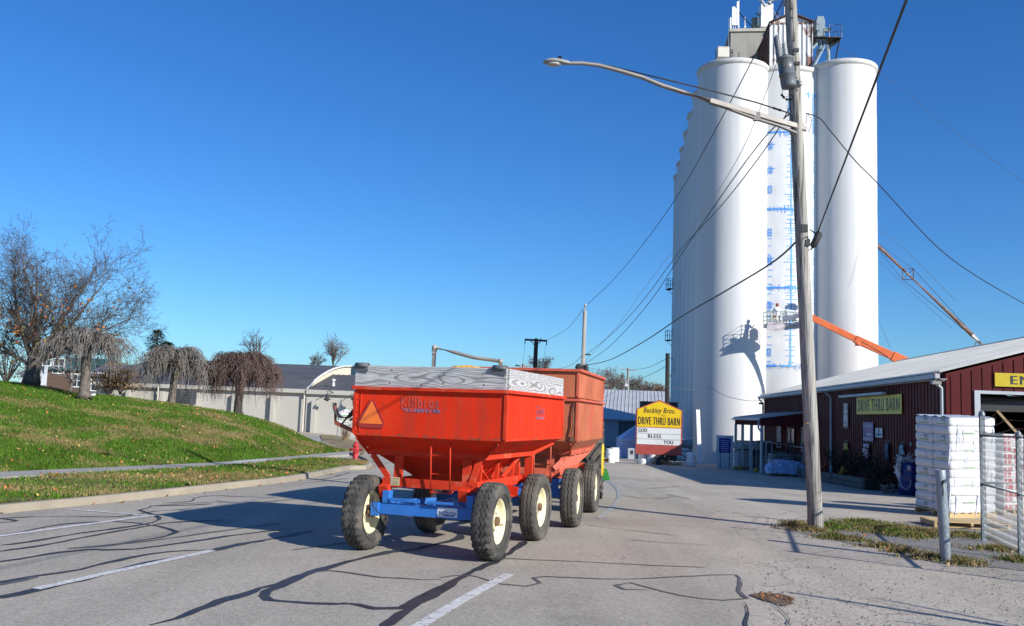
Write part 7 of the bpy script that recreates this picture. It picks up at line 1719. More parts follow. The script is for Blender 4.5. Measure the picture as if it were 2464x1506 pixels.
def big_tree():
    rng=random.Random(21); base=V(at(75,920,40.3)); T=thing('bare_tree','large spreading nearly bare tree with a few orange leaves on the bank crest','tree',base)
    mb=MB(); tw=MB(); ends=[]
    mb.tube([(0,0,-.4),(0,0,0),(.02,0,.35),(.08,0,.8),(.1,0,1.15)],[.52,.38,.31,.29,.33],12)
    limbs=[((-.62,.1,.95),3.9,.17,.8),((-.35,-.25,1.15),4.3,.19,1.0),((-.1,.2,1.3),4.6,.19,1.1),((.14,-.2,1.3),4.7,.18,1.1),((.42,.1,1.0),4.9,.19,1.1),((.80,-.1,.95),5.0,.17,1.0),((1.05,.2,.62),4.9,.14,.9),((-1.0,-.2,.55),4.2,.15,.7),((.2,.6,.95),4.2,.15,1.0),((.1,-.7,.8),4.0,.15,1.0),((-.6,.6,.8),3.9,.14,.9),((1.2,-.3,.55),4.4,.11,.95),((.6,-.6,.75),3.9,.11,.95),((-1.1,.2,.25),3.8,.11,.8),((1.15,.3,.42),3.9,.09,.95)]
    P=dict(mn=.0075,seg=[6,5,4,3,2],wig=[.09,.12,.12,.12,.10],up=[.02,.04,.02,.0,-.01],tap=.14,rt=.016,sides=[8,5,3,3,3],max=4,kids=[10,7,5,3],start=[.14,.12,.08,.1],ang=[(20,52),(22,58),(25,65),(25,65)],rr=[.42,.45,.5,.6],lr=[.50,.55,.55,.55])
    for d,L_,r,hz in limbs:
        grow(mb,tw,V((.1+d[0]*.15,d[1]*.15,hz*.95)),d,r*.60,L_*.98,0,rng,P,ends)
    mb.build('trunk',M_bark,T); tw.build('crown',M_twig,T)
    lf=MB(); cand=[e[0] for e in ends if e[0].z<4.2+rng.gauss(0,.6)]
    pts=[]
    for i in range(1900):
        p=rng.choice(cand); pr=max(.10,1.05-p.z/3.9)*(.30 if p.x>1.9 else 1)
        if rng.random()<pr: pts.append(p+V((rng.gauss(0,.06),rng.gauss(0,.06),rng.gauss(0,.05))))
    for p in list(pts):
        if rng.random()<.35: pts+= [p+V((rng.gauss(0,.08),rng.gauss(0,.08),rng.gauss(0,.08))) for _ in range(3)]
    leafquads(lf,pts,rng,.15,4); lf.build('leaves',LM,T)
big_tree()
def weeping(px,py,Y,label,seed,H,R,nprim,nstr,dens,trunk_r,tm,lean=0,leaf=None,drop=1.2,sides=3,tr=.0095):
    rng=random.Random(seed); base=V(at(px,py,Y)); T=thing('weeping_tree',label,'tree',base,0,'weeping trees on the bank crest')
    mb=MB(); tw=MB(); th=H*.66
    mb.tube([(0,0,-.3),(0,0,0),(lean*.2,0,.15),(lean*.5,0,th*.5),(lean,0,th)],[trunk_r*1.9,trunk_r*1.5,trunk_r*1.08,trunk_r*.95,trunk_r*1.0],12)
    top=V((lean,0,th)); tips=[]
    for k in range(nprim):
        a=2*math.pi*(k+rng.random())/nprim; rr=R*rng.uniform(.45,1.0); hz=(H-th)*rng.uniform(.45,1.0); pts=[]
        n=9; ap=rng.uniform(.28,.5); sag=rng.uniform(.25,.8)*drop
        wob=rng.uniform(-.5,.5)
        for i in range(n+1):
            f=i/n; z=hz*(1-((f-ap)/ap)**2) if f<ap else hz-(hz*.35+sag)*((f-ap)/(1-ap))**1.7
            b=a+wob*f; pts.append(top+V((math.cos(b)*rr*f,math.sin(b)*rr*f,z))+V((rng.gauss(0,.03),rng.gauss(0,.03),rng.gauss(0,.03))))
        r0=trunk_r*rng.uniform(.22,.42); (mb if True else tw).tube(pts,[r0*(1-.85*i/n)+.004 for i in range(n+1)],5,caps=False)
        for s in range(10):
            f=rng.uniform(.05,.75); x=f*n; i=min(int(x),n-1); q=pts[i].lerp(pts[i+1],x-i); b=rng.uniform(0,6.28); l=rng.uniform(.2,.5); o=V((math.cos(b),math.sin(b),0)); u=rng.uniform(.05,.22)
            tw.tube([q,q+o*l*.35+V((0,0,u)),q+o*l*.75+V((0,0,u*.9)),q+o*l+V((0,0,-.05)),q+o*l*1.15+V((0,0,-.25))],[tr*1.8,tr*1.5,tr*1.2,tr,tr*.7],3,caps=False)
        for s in range(nstr):
            f=rng.uniform(.12,1.0); x=f*n; i=min(int(x),n-1); q=pts[i].lerp(pts[i+1],x-i); o=V((math.cos(a+rng.uniform(-1.2,1.2)),math.sin(a+rng.uniform(-1.2,1.2)),0)); 
            l1=rng.uniform(.12,.5)*dens; up=rng.uniform(.0,.22); dl=(.2+.95*rng.random()**1.5)*drop*(.40+.75*f); m=5; sp=[]
            for j in range(m+1):
                g=j/m; sp.append(q+o*l1*(1-(1-g)**2)+V((0,0,up*math.sin(min(1,g*2.2)*math.pi)-dl*g**1.8))+V((rng.gauss(0,.036),rng.gauss(0,.036),0)))
            zmin=.10+rng.random()*.25
            sp=[V((v.x,v.y,max(v.z,zmin))) for v in sp]
            tw.tube(sp,[tr*1.35*(1-.55*j/m) for j in range(m+1)],3,caps=False); tips+= [sp[-1],sp[3],sp[4]]
            if rng.random()<.7:
                w=sp[2]; o2=V((rng.uniform(-1,1),rng.uniform(-1,1),0)); tw.tube([w,w+o2*.1+V((0,0,.02)),w+o2*.18-V((0,0,.25*drop))],[tr,tr*.8,tr*.5],3,caps=False); tips.append(w+o2*.18-V((0,0,.25*drop)))
    mb.build('trunk',M_bark if tm is not M_twigr else mat('dark_bark',(.06,.05,.045),rough=.95,var=.3,sc=6,bump=.8,bsc=18),T); tw.build('crown',tm,T)
    if leaf:
        lf=MB(); pts=[]
        for i in range(leaf[0]):
            p=rng.choice(tips)
            if leaf[2](p): pts.append(p+V((rng.gauss(0,.05),rng.gauss(0,.05),rng.gauss(0,.08))))
        leafquads(lf,pts,rng,leaf[1],4); lf.build('leaves',LM,T)
    return T
weeping(203,953,38.2,'grey weeping tree with a pale wrapped trunk, nearest the big bare tree',31,2.65,1.98,36,30,1.0,.20,M_twigg,-.05,(160,.10,lambda p:p.x<.3),.85)
weeping(411,970,44.2,'grey weeping tree with tangled twigs and some rust leaves, middle of the three',32,2.62,2.05,34,34,1.0,.17,M_twigg,.12,(900,.07,lambda p:p.x>-.2 and p.x<1.2 and p.z<1.9),1.25)
weeping(572,996,45.8,'dense reddish brown weeping tree with dark trunk, farthest right of the three',33,2.95,2.1,64,60,1.15,.20,M_twigr,-.02,(1500,.05,lambda p:True),1.1,tr=.0085)
def bare_far(name,px,py,Y,h,label,seed,group=None,tm=None,k0=6,spread=1.0,kids=(6,5,4),leaves_=0,low=False):
    rng=random.Random(seed); base=V(at(px,py,Y)); T=thing(name,label,'tree',base,0,group); mb=MB(); tw=MB(); ends=[]
    P=dict(mn=Y*.00016,seg=[4,4,3,2],wig=[.12,.16,.18,.2],up=[.06,.08,.06,.05],tap=.45,rt=.05,sides=[6,4,3,3],max=3,kids=list(kids),start=[.2,.15,.1],ang=[(20,50),(22,52),(25,60)],rr=[.5,.5,.55],lr=[.62,.6,.55])
    r=h*.022; mb.tube([(0,0,-1),(0,0,h*.15),(0,0,h*.32)],[r*1.5,r*1.2,r],7)
    for k in range(k0):
        a=2*math.pi*k/k0+rng.random(); s=rng.uniform(.25,.85)*spread; grow(mb,tw,V((0,0,h*(rng.uniform(.0,.12) if low else rng.uniform(.22,.34)))),V((math.cos(a)*s,math.sin(a)*s,1)),r*(.5 if low else .7),h*(.62 if low else .5)*rng.uniform(.75,1.1),0,rng,P,ends)
    for q in (tw,): pass
    tw.build('crown',tm or M_twig,T); mb.build('trunk',M_bark,T)
    if leaves_:
        lf=MB(); leafquads(lf,[rng.choice(ends)[0]+V((rng.gauss(0,.3),rng.gauss(0,.3),rng.gauss(0,.3))) for _ in range(leaves_)],rng,.22,2); lf.build('leaves',[mat('far_leaf_brown',(.22,.12,.075),rough=.9,var=.3),mat('far_leaf_dull',(.20,.15,.10),rough=.9,var=.3)],T)
    return T
def conifer(px,py,Y,h,w,label,seed):
    rng=random.Random(seed); base=V(at(px,py,Y)); T=thing('evergreen_tree',label,'tree',base); mb=MB(); mb.tube([(0,0,-2),(0,0,h)],[.25,.05],6); mb.build('trunk',M_bark,T); mb=MB()
    for i in range(2600):
        z=h*(.1+.9*rng.random()); r=w*(1-.75*(z/h)**1.6)*(.75+.25*math.sin(z*2.3+seed)); a=rng.uniform(0,6.28); q=r*rng.random()**.5; c=V((q*math.cos(a),q*math.sin(a),z-.2*q)); d=V((math.cos(a)+rng.gauss(0,.5),math.sin(a)+rng.gauss(0,.5),rng.uniform(-.5,.3))).normalized()*.28; e=d.cross(V((0,0,1))).normalized()*.10; mb.quad(c-d*.3,c+d*.3-e,c+d,c+d*.3+e,rng.randrange(2))
    mb.build('crown',[mat('conifer_green',(.028,.05,.018),rough=.9,var=.3),mat('conifer_olive',(.06,.07,.025),rough=.9,var=.3)],T)
M_twigf=mat('far_twig',(.20,.165,.145),rough=.9,var=.25,sc=1)
def far_trees():
    conifer(372,895,110,5.0,2.6,'dark evergreen tree above the pale building roof, behind the bare twigs',5)
    conifer(398,898,112,3.8,2.2,'smaller olive evergreen beside the dark evergreen tree',6)
    bare_far('bare_tree',614,900,112,5.6,'small bare tree rising directly behind the reddish weeping tree',7,tm=M_twig,k0=6,spread=.7,kids=(5,4,3))
    bare_far('bare_tree',800,905,125,5.3,'pale bare tree over the curved roof left of the wagon',8,tm=M_twigg,k0=8,spread=1.0)
    bare_far('bare_tree',755,905,125,3.2,'low pale bare tree left of the taller one over the curved roof',9,tm=M_twigg,k0=6,spread=1.4)
    bare_far('bare_tree',1300,925,170,6.,'faint bare treetop behind the black crossarm pole',10,tm=M_twig,k0=7,leaves_=40)
    G_='bare trees beyond the steel shed'
    for i,(px,top,k,lv,lab) in enumerate(((1428,880,8,60,'bare tree beyond the shed, closest to the faded wagon'),(1462,888,8,220,'browner tree beyond the shed, second from the faded wagon'),(1492,900,7,30,'thin bare tree beyond the shed left of the small crossarm pole'),(1528,905,7,120,'bare tree beyond the shed right of the small crossarm pole'),(1556,918,7,380,'rust leaved tree beyond the shed near the black pole'),(1584,922,7,420,'rust brown tree beyond the shed against the black pole'))):
        Y=150+6*(i%3); zt=at(px,top,Y)[2]; zb=at(px,958,Y)[2]; T=bare_far('bare_tree',px,958,Y,(zt-zb)/.92,lab,40+i,G_,M_twigf,k+3,1.1,(6,5,3),leaves_=lv,low=True)
    # gnarled small tree behind the bank and brown shrub by the houses
    bare_far('bare_tree',168,965,60,3.6,'small gnarled bare tree between the big tree and the weeping tree',50,tm=M_twigg,k0=5,spread=1.0,kids=(4,3,3))
    rng=random.Random(12)
    for k,(px,py,s,c,lab) in enumerate(((262,930,1.0,0,'brown autumn shrub mass behind the first weeping tree'),(290,925,.9,1,'golden shrub left of the blue grey house'),(15,900,1.4,0,'brown brushy thicket at the far left edge'))):
        base=V(at(px,py+10,70)); mb=MB(); ms=MB()
        for i in range(900):
            a=rng.uniform(0,6.28); q=rng.random()**.5; z=rng.random(); c_=V((q*math.cos(a)*2.0*s*(1-.3*z),q*math.sin(a)*1.5*s,z*2.4*s*(1-.5*q*q))); d=V((rng.gauss(0,1),rng.gauss(0,1),rng.gauss(0,1))).normalized()*.10; e=d.cross(V((0,.3,1))).normalized()*.05; mb.quad(c_-d,c_-e,c_+d,c_+e,rng.randrange(2))
        for i in range(60):
            a=rng.uniform(0,6.28); ms.tube([(0,0,-.5),(math.cos(a)*s*.8,math.sin(a)*s*.8,1.2*s),(math.cos(a)*s*1.7,math.sin(a)*s*1.3,2.5*s*rng.random())],[.03,.02,.008],3)
        T=thing('shrub',lab,'shrub',base); mb.build('foliage',[mat('brush_a%d'%c,((.15,.095,.055),(.21,.14,.05))[c],rough=.9,var=.3),mat('brush_b%d'%c,((.12,.075,.045),(.16,.09,.03))[c],rough=.9,var=.3)],T); ms.build('stem',M_twig,T)
    # distant wooded horizon
    mb=MB(); rng=random.Random(77)
    for i in range(9000):
        f=rng.random(); x=-330+700*f; y=300+rng.uniform(-20,20); h=(5.5+2.5*math.sin(x*.05)+1.5*math.sin(x*.17+1))*rng.random()**.6; c=V((x,y,h-3)); d=V((rng.gauss(0,1),0,rng.gauss(0,1))).normalized()*1.7; e=V((-d.z,.2,d.x))*.55; mb.quad(c-d,c-e,c+d,c+e,rng.randrange(2))
    o=mb.build('far_woods',[mat('woods_brown',(.13,.095,.075),rough=1,var=.3),mat('woods_dark',(.085,.07,.06),rough=1,var=.3)]); stuff(o,'low brown line of distant woods','woods')
far_trees()
# ------------------------------------------------------------------ utility poles, lamp, wires
M_pole=mat('weathered_pole_wood',(.36,.34,.305),rough=.95,var=.22,sc=2.5,bump=.9,bsc=9,stretch=(4,4,.22),spots=((.055,.048,.04),.58,2.4,.9),spots2=((.42,.40,.365),.55,1.4,.6),streak=((.045,.04,.035),(22,22,.5),.9))
M_polep=mat('pale_pole_wood',(.36,.335,.30),rough=.95,var=.2,sc=2,stretch=(3,3,.3))
M_poled=mat('dark_pole_wood',(.03,.028,.026),rough=.9,var=.3,sc=4)
M_wire=mat('wire_black',(.02,.02,.022),rough=.6)
M_wirel=mat('wire_grey',(.10,.105,.11),rough=.6)
M_insul=mat('insulator_grey',(.45,.47,.48),rough=.3,var=.1)
def main_pole():
    b=V(G(1965,1274)); YP=b.y; top=V(at(1899,-70,YP-.55)); T=thing('utility_pole','leaning weathered wooden utility pole with a grey transformer','utility pole',b); lo=lambda q:V(q)-b
    t=lo(top); n=60; k=16; vs=[]; rng=random.Random(3)
    ang0=[1+.05*math.sin(3*a*.39)+.03*rng.uniform(-1,1) for a in range(k)]
    for i in range(n+1):
        f=i/n; c=V((0,0,-.3)).lerp(t,f); r=.138-.030*f+.018*max(0,1-f*16)
        for j in range(k):
            a=2*math.pi*j/k; q=r*(ang0[j]+.012*math.sin(f*40+j*2)+rng.uniform(-.006,.006)); vs.append(c+V((q*math.cos(a),q*math.sin(a),0)))
    mb=MB(); mb.add(vs,[(i*k+j,i*k+(j+1)%k,(i+1)*k+(j+1)%k,(i+1)*k+j) for i in range(n) for j in range(k)],0,True); mb.build('wooden_pole',M_pole,T)
    ax=lambda py:lo(at(1965+(1899-1965)*(1274-py)/1344.0,py,YP-.55*(1274-py)/1344.0))
    # transformer can hung on the left of the pole
    P=lambda x,y,Y=YP-.62:lo(at(*z5(x,y),Y))
    c0=P(1090,755); c1_=P(1052,505); ax_=(c1_-c0).normalized(); c0=c0-V((0,0,0)); L_=(c1_-c0).length; Mt=frame(c0,basis(ax_)[1],basis(ax_)[0]); r=.145
    mg=mat('transformer_grey',(.125,.14,.155),rough=.45,var=.12,sc=4,spots=((.20,.21,.22),.6,3,.4))
    mb=MB(); mb.lathe([(0,-.0),(r*.9,0),(r*.97,.03),(r,.06),(r,L_*.42),(r+.012,L_*.43),(r+.012,L_*.45),(r,L_*.46),(r,L_-.04),(r+.02,L_-.03),(r+.02,L_),(r*.7,L_+.04),(0,L_+.05)],28,Mt); o=mb.build('transformer',mg,T)
    mb=MB(); s=Mt@V((-.02,-.05,L_+.04)); 
    def insul(mb,p,d,h,r,m=5):
        d=V(d).normalized(); M=frame(p,basis(d)[1],basis(d)[0]); pr=[(r*.5,0)]
        for i in range(m): pr+=[(r*.55,h*(i+.1)/m),(r,h*(i+.35)/m),(r,h*(i+.5)/m),(r*.5,h*(i+.9)/m)]
        mb.lathe(pr+[(.02,h),(.015,h+.05),(0,h+.05)],14,M)
    insul(mb,P(1062,475),ax_,.24,.05); mb.build('bushing',M_insul,o)
    mb=MB(); q=P(1008,512); Ma=frame(q,basis(ax_)[1],basis(ax_)[0]); mb.lathe([(.0,0),(.055,.0),(.06,.05),(.06,.18),(.05,.20),(.055,.22),(.055,.42),(.02,.47),(0,.5)],14,Ma); mb.build('arrester',mat('arrester_grey',(.13,.14,.16),rough=.5),o)
    mb=MB(); mb.bar(P(1040,490),P(1130,470,YP-.3),.05,.08); mb.bar(P(1045,560),P(1120,560,YP-.3),.05,.08); mb.box(P(1050,545,YP-.84),(.05,.03,.14)); mb.build('hanger_bracket',M_dark,T)
    # clamps hanging from the low side
    mb=MB(); mb.tube([P(1095,625),P(1050,640),P(1032,700),P(1030,800),P(1022,812)],.006,5); mb.tube([P(1022,812),P(1050,845)],.028,8); mb.tube([P(1050,846),P(1062,856)],.008,5); mb.tube([P(1062,856),P(1110,856)],.028,8); mb.tube([P(1095,805),P(1120,830),P(1135,850,YP-.3)],.010,5); mb.build('wire_clamp',M_black,T)
    # pole-top hardware at the frame's upper edge
    mb=MB(); mb.tube([P(945,5),P(900,40),P(875,55)],.025,6); insul(mb,P(880,50),(P(845,-5)-P(880,50)),.24,.035,5); insul(mb,P(912,38),(P(935,-20)-P(912,38)),.18,.055,3); mb.bar(P(940,-10),ax(-5),.05,.05); mb.tube([P(840,10),P(828,5),P(832,-5)],.008,5); insul(mb,P(1040,50,YP-.4),(P(1065,5,YP-.4)-P(1040,50,YP-.4)),.16,.035,4); mb.tube([P(1040,48,YP-.4),P(1000,130),P(990,160),P(940,60)],.006,4); mb.tube([P(990,160),P(978,185),P(1005,230),P(1040,400),P(1050,470)],.005,4); mb.build('pole_hardware',M_insul,T)
    mb=MB()
    for (x,y) in ((1112,97),(1118,175),(1142,370),(1151,487),(1154,615),(1172,690),(1184,795)):
        q=lo(at(*z5(x,y),YP-.75)); c=ax(z5(x,y)[1]); d=(q-c); d.z=0; d.normalize(); mb.cyl(c+d*.08,c+d*.128,.018,n=7)
    for (x,y) in ((1160,450),(1155,565)):
        c=ax(z5(x,y)[1]); mb.box(c+V((.02,-.115,0)),(.09,.05,.06))
    mb.build('pole_bolt',M_dark,T)
    mb=MB(); c=ax(z5(1175,740)[1]); insul(mb,c+V((.05,-.155,-.05)),(0,0,1),.10,.05,2); mb.build('spool_insulator',M_insul,T)
    mb=MB(); c=ax(y5(1030,112)[1]); mb.bar(c+V((-.135,-.05,-.03)),c+V((-.10,-.11,-.03)),.07,.008); mb.build('pole_tag',mat('tag_yellow',(.6,.35,.03),rough=.5),T)
    # splice case on the right
    S=lambda x,y,Y=YP-.25:lo(at(*z6(x,y),Y))
    mb=MB(); a=S(1128,545); e=S(1186,432); mb.tube([a,a.lerp(e,.10),a.lerp(e,.88),e],[.04,.066,.066,.045],14); mb.cyl(a,a+(a-e)*.15,.02,n=6); mb.build('splice_case',M_black,T)
    mb=MB(); mb.box(ax(z6(1110,410)[1])+V((.0,-.125,0)),(.12,.05,.14)); mb.tube([S(1110,410,YP-.4),S(1150,440),S(1165,425)],.012,5); mb.tube([S(1060,460),S(1085,470,YP-.4),S(1115,495,YP-.4)],.012,5); mb.tube([S(1110,560,YP-.4),S(1145,540)],.012,5); mb.box(ax(z6(1115,520)[1])+V((.05,-.12,0)),(.08,.06,.12)); mb.build('strap_bracket',M_dark,T)
    mb=MB()
    D=lambda x,y,Y=YP-.3:lo(at(*z5(x,y),Y))
    for pts in (((1237,990),(1240,1050),(1210,1070),(1165,1052),(1150,1052)),((1240,975),(1280,1020),(1275,1090),(1255,1138)),((1140,925),(1095,960),(1095,1030),(1140,1060))):
        mb.tube([D(*p) for p in pts],.007,5)
    mb.build('loose_cable',M_wire,T)
    return b,YP,ax,lo
PB,YP,PAX,PLO=main_pole()
def street_lamp():
    at_=lambda x,y,Y:V(at(x,y,Y))
    a=at_(1936,310,YP-.45); T=thing('street_lamp','grey cobra head street lamp on a long arm from the leaning pole','street lamp',a); lo=lambda q:V(q)-a
    m=mat('lamp_arm_grey',(.22,.205,.19),rough=.5,metal=.3,var=.12,sc=3)
    Y0=YP-.45; Y1=16.4; N_=[z5(1240,1110),z5(1140,1078),z5(820,985),z5(405,865),z5(180,795),z5(0,738),(1545,186),(1490,170),(1440,157),(1400,152),(1366,152)]
    pts=[]; 
    for i,p in enumerate(N_): f=(1936-p[0])/(1936-1366); pts.append(lo(at_(p[0],p[1],Y0+(Y1-Y0)*f)))
    mb=MB(); mb.tube(pts[3:],[.05,.045,.043,.041,.04,.038,.036,.034],10); mb.build('arm_tube',m,T)
    mb=MB(); mb.bar(pts[0],pts[3],.07,.10); mb.build('arm_beam',m,T,bevel=.01)
    mb=MB(); L=[z5(405,878),z5(600,940),z5(800,1015),z5(1000,1075),z5(1155,1140)]; q=[]
    for p in L: f=(1936-p[0])/(1936-1366); q.append(lo(at_(p[0],p[1]+2,Y0+(Y1-Y0)*f)))
    mb.tube(q,.032,6); mb.box((pts[2]+q[2])*.5,(.12,.08,.16)); mb.bar(q[-1]+V((-.1,0,.02)),q[-1]+V((.12,.25,-.02)),.06,.10); mb.build('arm_brace',m,T)
    mb=MB(); R=[(1463,158),z5(0,677),z5(400,775),z5(800,880),z5(1135,988)]; q=[]
    for p in R: f=(1936-p[0])/(1936-1366); q.append(lo(at_(p[0],p[1],Y0+(Y1-Y0)*f)))
    mb.tube(q,.014,6); mb.tube([q[-1],q[-1]+V((.05,.1,.08))],.012,5); mb.tube([q[3].lerp(q[4],.45),q[3].lerp(q[4],.65)],.024,6); mb.build('tie_rod',M_dark,T)
    # luminaire
    h=pts[-1]; mb=MB(); d=V((-1,-.05,0)).normalized(); vs=[]; n=14
    sec=[(-.03,.035,.04,0),(.03,.06,.055,0),(.13,.09,.06,.01),(.25,.115,.065,.015),(.35,.11,.06,.01),(.42,.08,.04,0),(.45,.03,.02,0)]
    for s,w,hh,dz in sec:
        for k in range(n):
            a_=2*math.pi*k/n; zz=math.sin(a_); vs.append(h+V((-s,math.cos(a_)*w,dz+(hh*zz if zz>0 else hh*.55*zz))))
    mb.add(vs,[(i*n+k,i*n+(k+1)%n,(i+1)*n+(k+1)%n,(i+1)*n+k) for i in range(len(sec)-1) for k in range(n)],0,True); o=mb.build('luminaire',mat('lamp_head_grey',(.27,.27,.265),rough=.5,var=.06),T)
    mb=MB(); mb.blob(h+V((-.26,0,-.03)),(.14,.09,.04),2,14,8,0); mb.build('lens',mat('lamp_lens',(.36,.36,.34),rough=.15,spec=.7),o)
    mb=MB(); mb.cyl(h+V((-.15,0,.06)),h+V((-.15,0,.12)),.035,n=10); mb.build('photocell',M_dark,o)
street_lamp()
def simple_pole(px,pt,pb,Y,r,label,mm,arms=(),z0=None,group=None):
    b=V(at(px[1],pb,Y)); t=V(at(px[0],pt,Y)); b.z=gz(b.x,Y) if z0 is None else z0; T=thing('utility_pole',label,'utility pole',b,0,group); mb=MB(); mb.tube([(0,0,-.2),(t-b)*.5,t-b],[r*1.25,r*1.1,r],10,caps=True); mb.build('wooden_pole',mm,T)
    return T,b,t
T,FB,FT=simple_pole((1407,1400),748,890,56,.115,'pale wooden pole rising behind the faded wagon',M_polep)
mb=MB(); q=V(at(1408,742,56))-FB; mb.cyl(q+V((0,0,-.35)),q+V((0,0,.15)),.06,n=8); mb.blob(q+V((0,0,.18)),(.08,.08,.12),1,8,6,0); mb.build('top_insulator',M_insul,T)
mb=MB(); q=V(at(1398,884,56))-FB; mb.blob(q+V((-.15,-.2,0)),(.22,.12,.22),1,10,7,.1); mb.blob(q+V((.30,-.2,-.1)),(.14,.1,.3),2,10,7,.1); mb.bar(q+V((-.2,-.2,.1)),q+V((.35,-.2,.05)),.06,.06); q=V(at(1408,853,56))-FB; mb.bar(q+V((-.1,0,0)),q+V((.3,-.1,0)),.05,.08); mb.build('cable_hardware',M_black,T)
T,CB,CT=simple_pole((1290,1284),815,890,78,.17,'black pole with a wide crossarm left of the pale wooden pole',M_poled)
mb=MB(); a=V(at(1262,817,78))-CB;e=V(at(1316,820,78))-CB; mb.bar(a,e,.14,.16); mb.build('crossarm',M_poled,T)
mb=MB(); c=V(at(1288,834,78))-CB; mb.bar(c,a.lerp(e,.25),.05,.06); mb.bar(c,a.lerp(e,.75),.05,.06)
for f in(.02,.5,.72,.98): mb.cyl(a.lerp(e,f),a.lerp(e,f)+V((0,0,.2 if .1<f<.9 else -.35)),.04,n=6)
mb.build('arm_brace',M_poled,T)
T,DB,DT=simple_pole((1259,1258),875,900,120,.16,'far brown pole with short crossarm left of the black pole',M_pole)
mb=MB(); a=V(at(1239,879,120))-DB;e=V(at(1277,882,120))-DB; mb.bar(a,e,.14,.18)
c=V(at(1258,890,120))-DB; mb.bar(c,a.lerp(e,.25),.06,.08); mb.bar(c,a.lerp(e,.75),.06,.08); mb.build('crossarm',M_pole,T)
T,EB,ET=simple_pole((1511,1511),885,940,142,.17,'grey pole with thin crossarm beyond the steel shed',M_pole)
mb=MB(); a=V(at(1492,888,142))-EB;e=V(at(1530,891,142))-EB; mb.bar(a,e,.12,.14); mb.build('crossarm',M_pole,T)
mb=MB(); q=V(at(1507,922,141.6))-EB; mb.cyl(q+V((0,0,-.5)),q+V((0,0,.4)),.3,n=12); mb.build('transformer',M_insul,T)
T,BB,BTp=simple_pole((1606,1605),850,1010,66,.15,'black pole standing against the shaded silos',M_poled)
mb=MB(); q=V(at(*z4(1262,660),66))-BB; mb.tube([q+V((-.3,0,1)),q+V((.3,0,.7)),q+V((.35,0,0)),q+V((.0,0,-.5))],.03,5); mb.build('conduit_loop',M_black,T)
# unseen stand-in tree added past right edge to cast shadows on near lot
def shadow_tree():
    rng=random.Random(5); T=thing('bare_tree','unseen stand-in bare tree added past the right edge to throw shadows on the near lot','tree',(8.3,6.75,0)); mb=MB(); tw=MB()
    mb.tube([(0,0,-.1),(.02,0,1.2),(-.02,.03,2.3),(0,0,3.3)],[.085,.075,.06,.03],7); mb.build('trunk',M_bark,T)
    for z,dx,dy,l in ((1.1,.5,-.4,1.5),(1.5,-.4,-.5,1.2),(1.8,.3,.4,1.1),(2.2,.4,-.3,.8)):
        d=V((dx,dy,1)).normalized(); p=V((0,0,z)); tw.tube([p,p+d*l*.5,p+d*l+V((0,0,.1))],[.04,.032,.016],5)
    tw.build('crown',M_twig,T)
shadow_tree()
# ---- wires
def wire(label,pts,r=.012,m=M_wire,sag=None,n=24,group='overhead wires',wob=0):
    P=[V(p) for p in pts]
    if len(P)==2:
        a,b=P; P=[a.lerp(b,i/n)-V((0,0,(sag or 0)*4*(i/n)*(1-i/n)))+(V((0,0,wob*math.sin(i*2.1))) if wob else V((0,0,0))) for i in range(n+1)]
    else:
        Q=[]
        for i in range(len(P)-1):
            p0=P[max(i-1,0)];p1=P[i];p2=P[i+1];p3=P[min(i+2,len(P)-1)]
            for j in range(6):
                t=j/6; Q.append(.5*((2*p1)+(p2-p0)*t+(2*p0-5*p1+4*p2-p3)*t*t+(3*p1-p0-3*p2+p3)*t**3))
        P=Q+[P[-1]]
    mb=MB(); mb.tube(P,r,5,caps=False); o=mb.build('overhead_wire',m,loc=P[0]); tag(o,label,'wire',group)
pa=lambda x,y,Y=None:V(at(x,y,Y or YP-.2))
sp=pa(*z6(1168,432),YP-.25); over=V(at(2181,-2,7.0)); FE=sp+(over-sp)*2.7
wire('thick black cable running up from the splice case to the top right',[sp,FE],.0125,sag=0)
wire('sagging black cable from the leaning pole to the pale wooden pole',[pa(*z6(1045,462),YP-.2)]+[V(at(x,y,Y)) for x,y,Y in ((1860,630,20),(1740,703,24.5),(1640,761,30),(1555,818,37),(1480,860,46),(1440,873,51))]+[V(at(1404,879,56))],.020)
wire('highest thin wire from the leaning pole top to the pale pole tip',[pa(1905,-40)]+[V(at(x,y,Y)) for x,y,Y in ((1825,115,20),(1733,290,25),(1640,455,31.5),(1560,570,39),(1480,668,48))]+[V(at(1408,737,56))],.013)
wire('lower thin wire from the transformer to the pale pole',[pa(*z5(1130,850))]+[V(at(x,y,Y)) for x,y,Y in ((1850,345,19.5),(1735,495,24.5),(1640,598,30),(1545,725,38),(1475,800,47))]+[V(at(1410,853,56))],.013,M_wirel)
wire('thin wire crossing from the lamp bracket down to the pale pole hardware',[pa(*z5(1140,940))]+[V(at(x,y,Y)) for x,y,Y in ((1840,330,19),(1750,450,23),(1640,610,30),(1560,730,37),(1470,830,47))]+[V(at(1406,876,56))],.013)
wire('pale grey stranded wire beside the crossing wires by the silos',[V(at(1886,100,18.5))]+[V(at(x,y,Y)) for x,y,Y in ((1800,330,21.5),(1720,470,26),(1640,575,31),(1560,680,38),(1480,790,47))]+[V(at(1404,872,56))],.008,mat('wire_pale',(.40,.42,.43),rough=.5))
wire('thin wire from the pale pole tip on to the black crossarm pole',[V(at(1407,737,56)),V(at(1365,790,64)),V(at(1316,818,78))],.014,M_wirel)
wire('thin wire from the pale pole down to the far roofs',[V(at(1403,853,56)),V(at(1370,880,66)),V(at(1325,890,80))],.014,M_wirel)
wire('hanging tail wire at the left end of the black crossarm',[V(at(1263,822,78)),V(at(1260,850,79)),V(at(1257,880,80))],.012,M_wirel)
wire('hanging tail wire at the right end of the black crossarm',[V(at(1314,825,78)),V(at(1309,855,79)),V(at(1303,885,80))],.012,M_wirel)
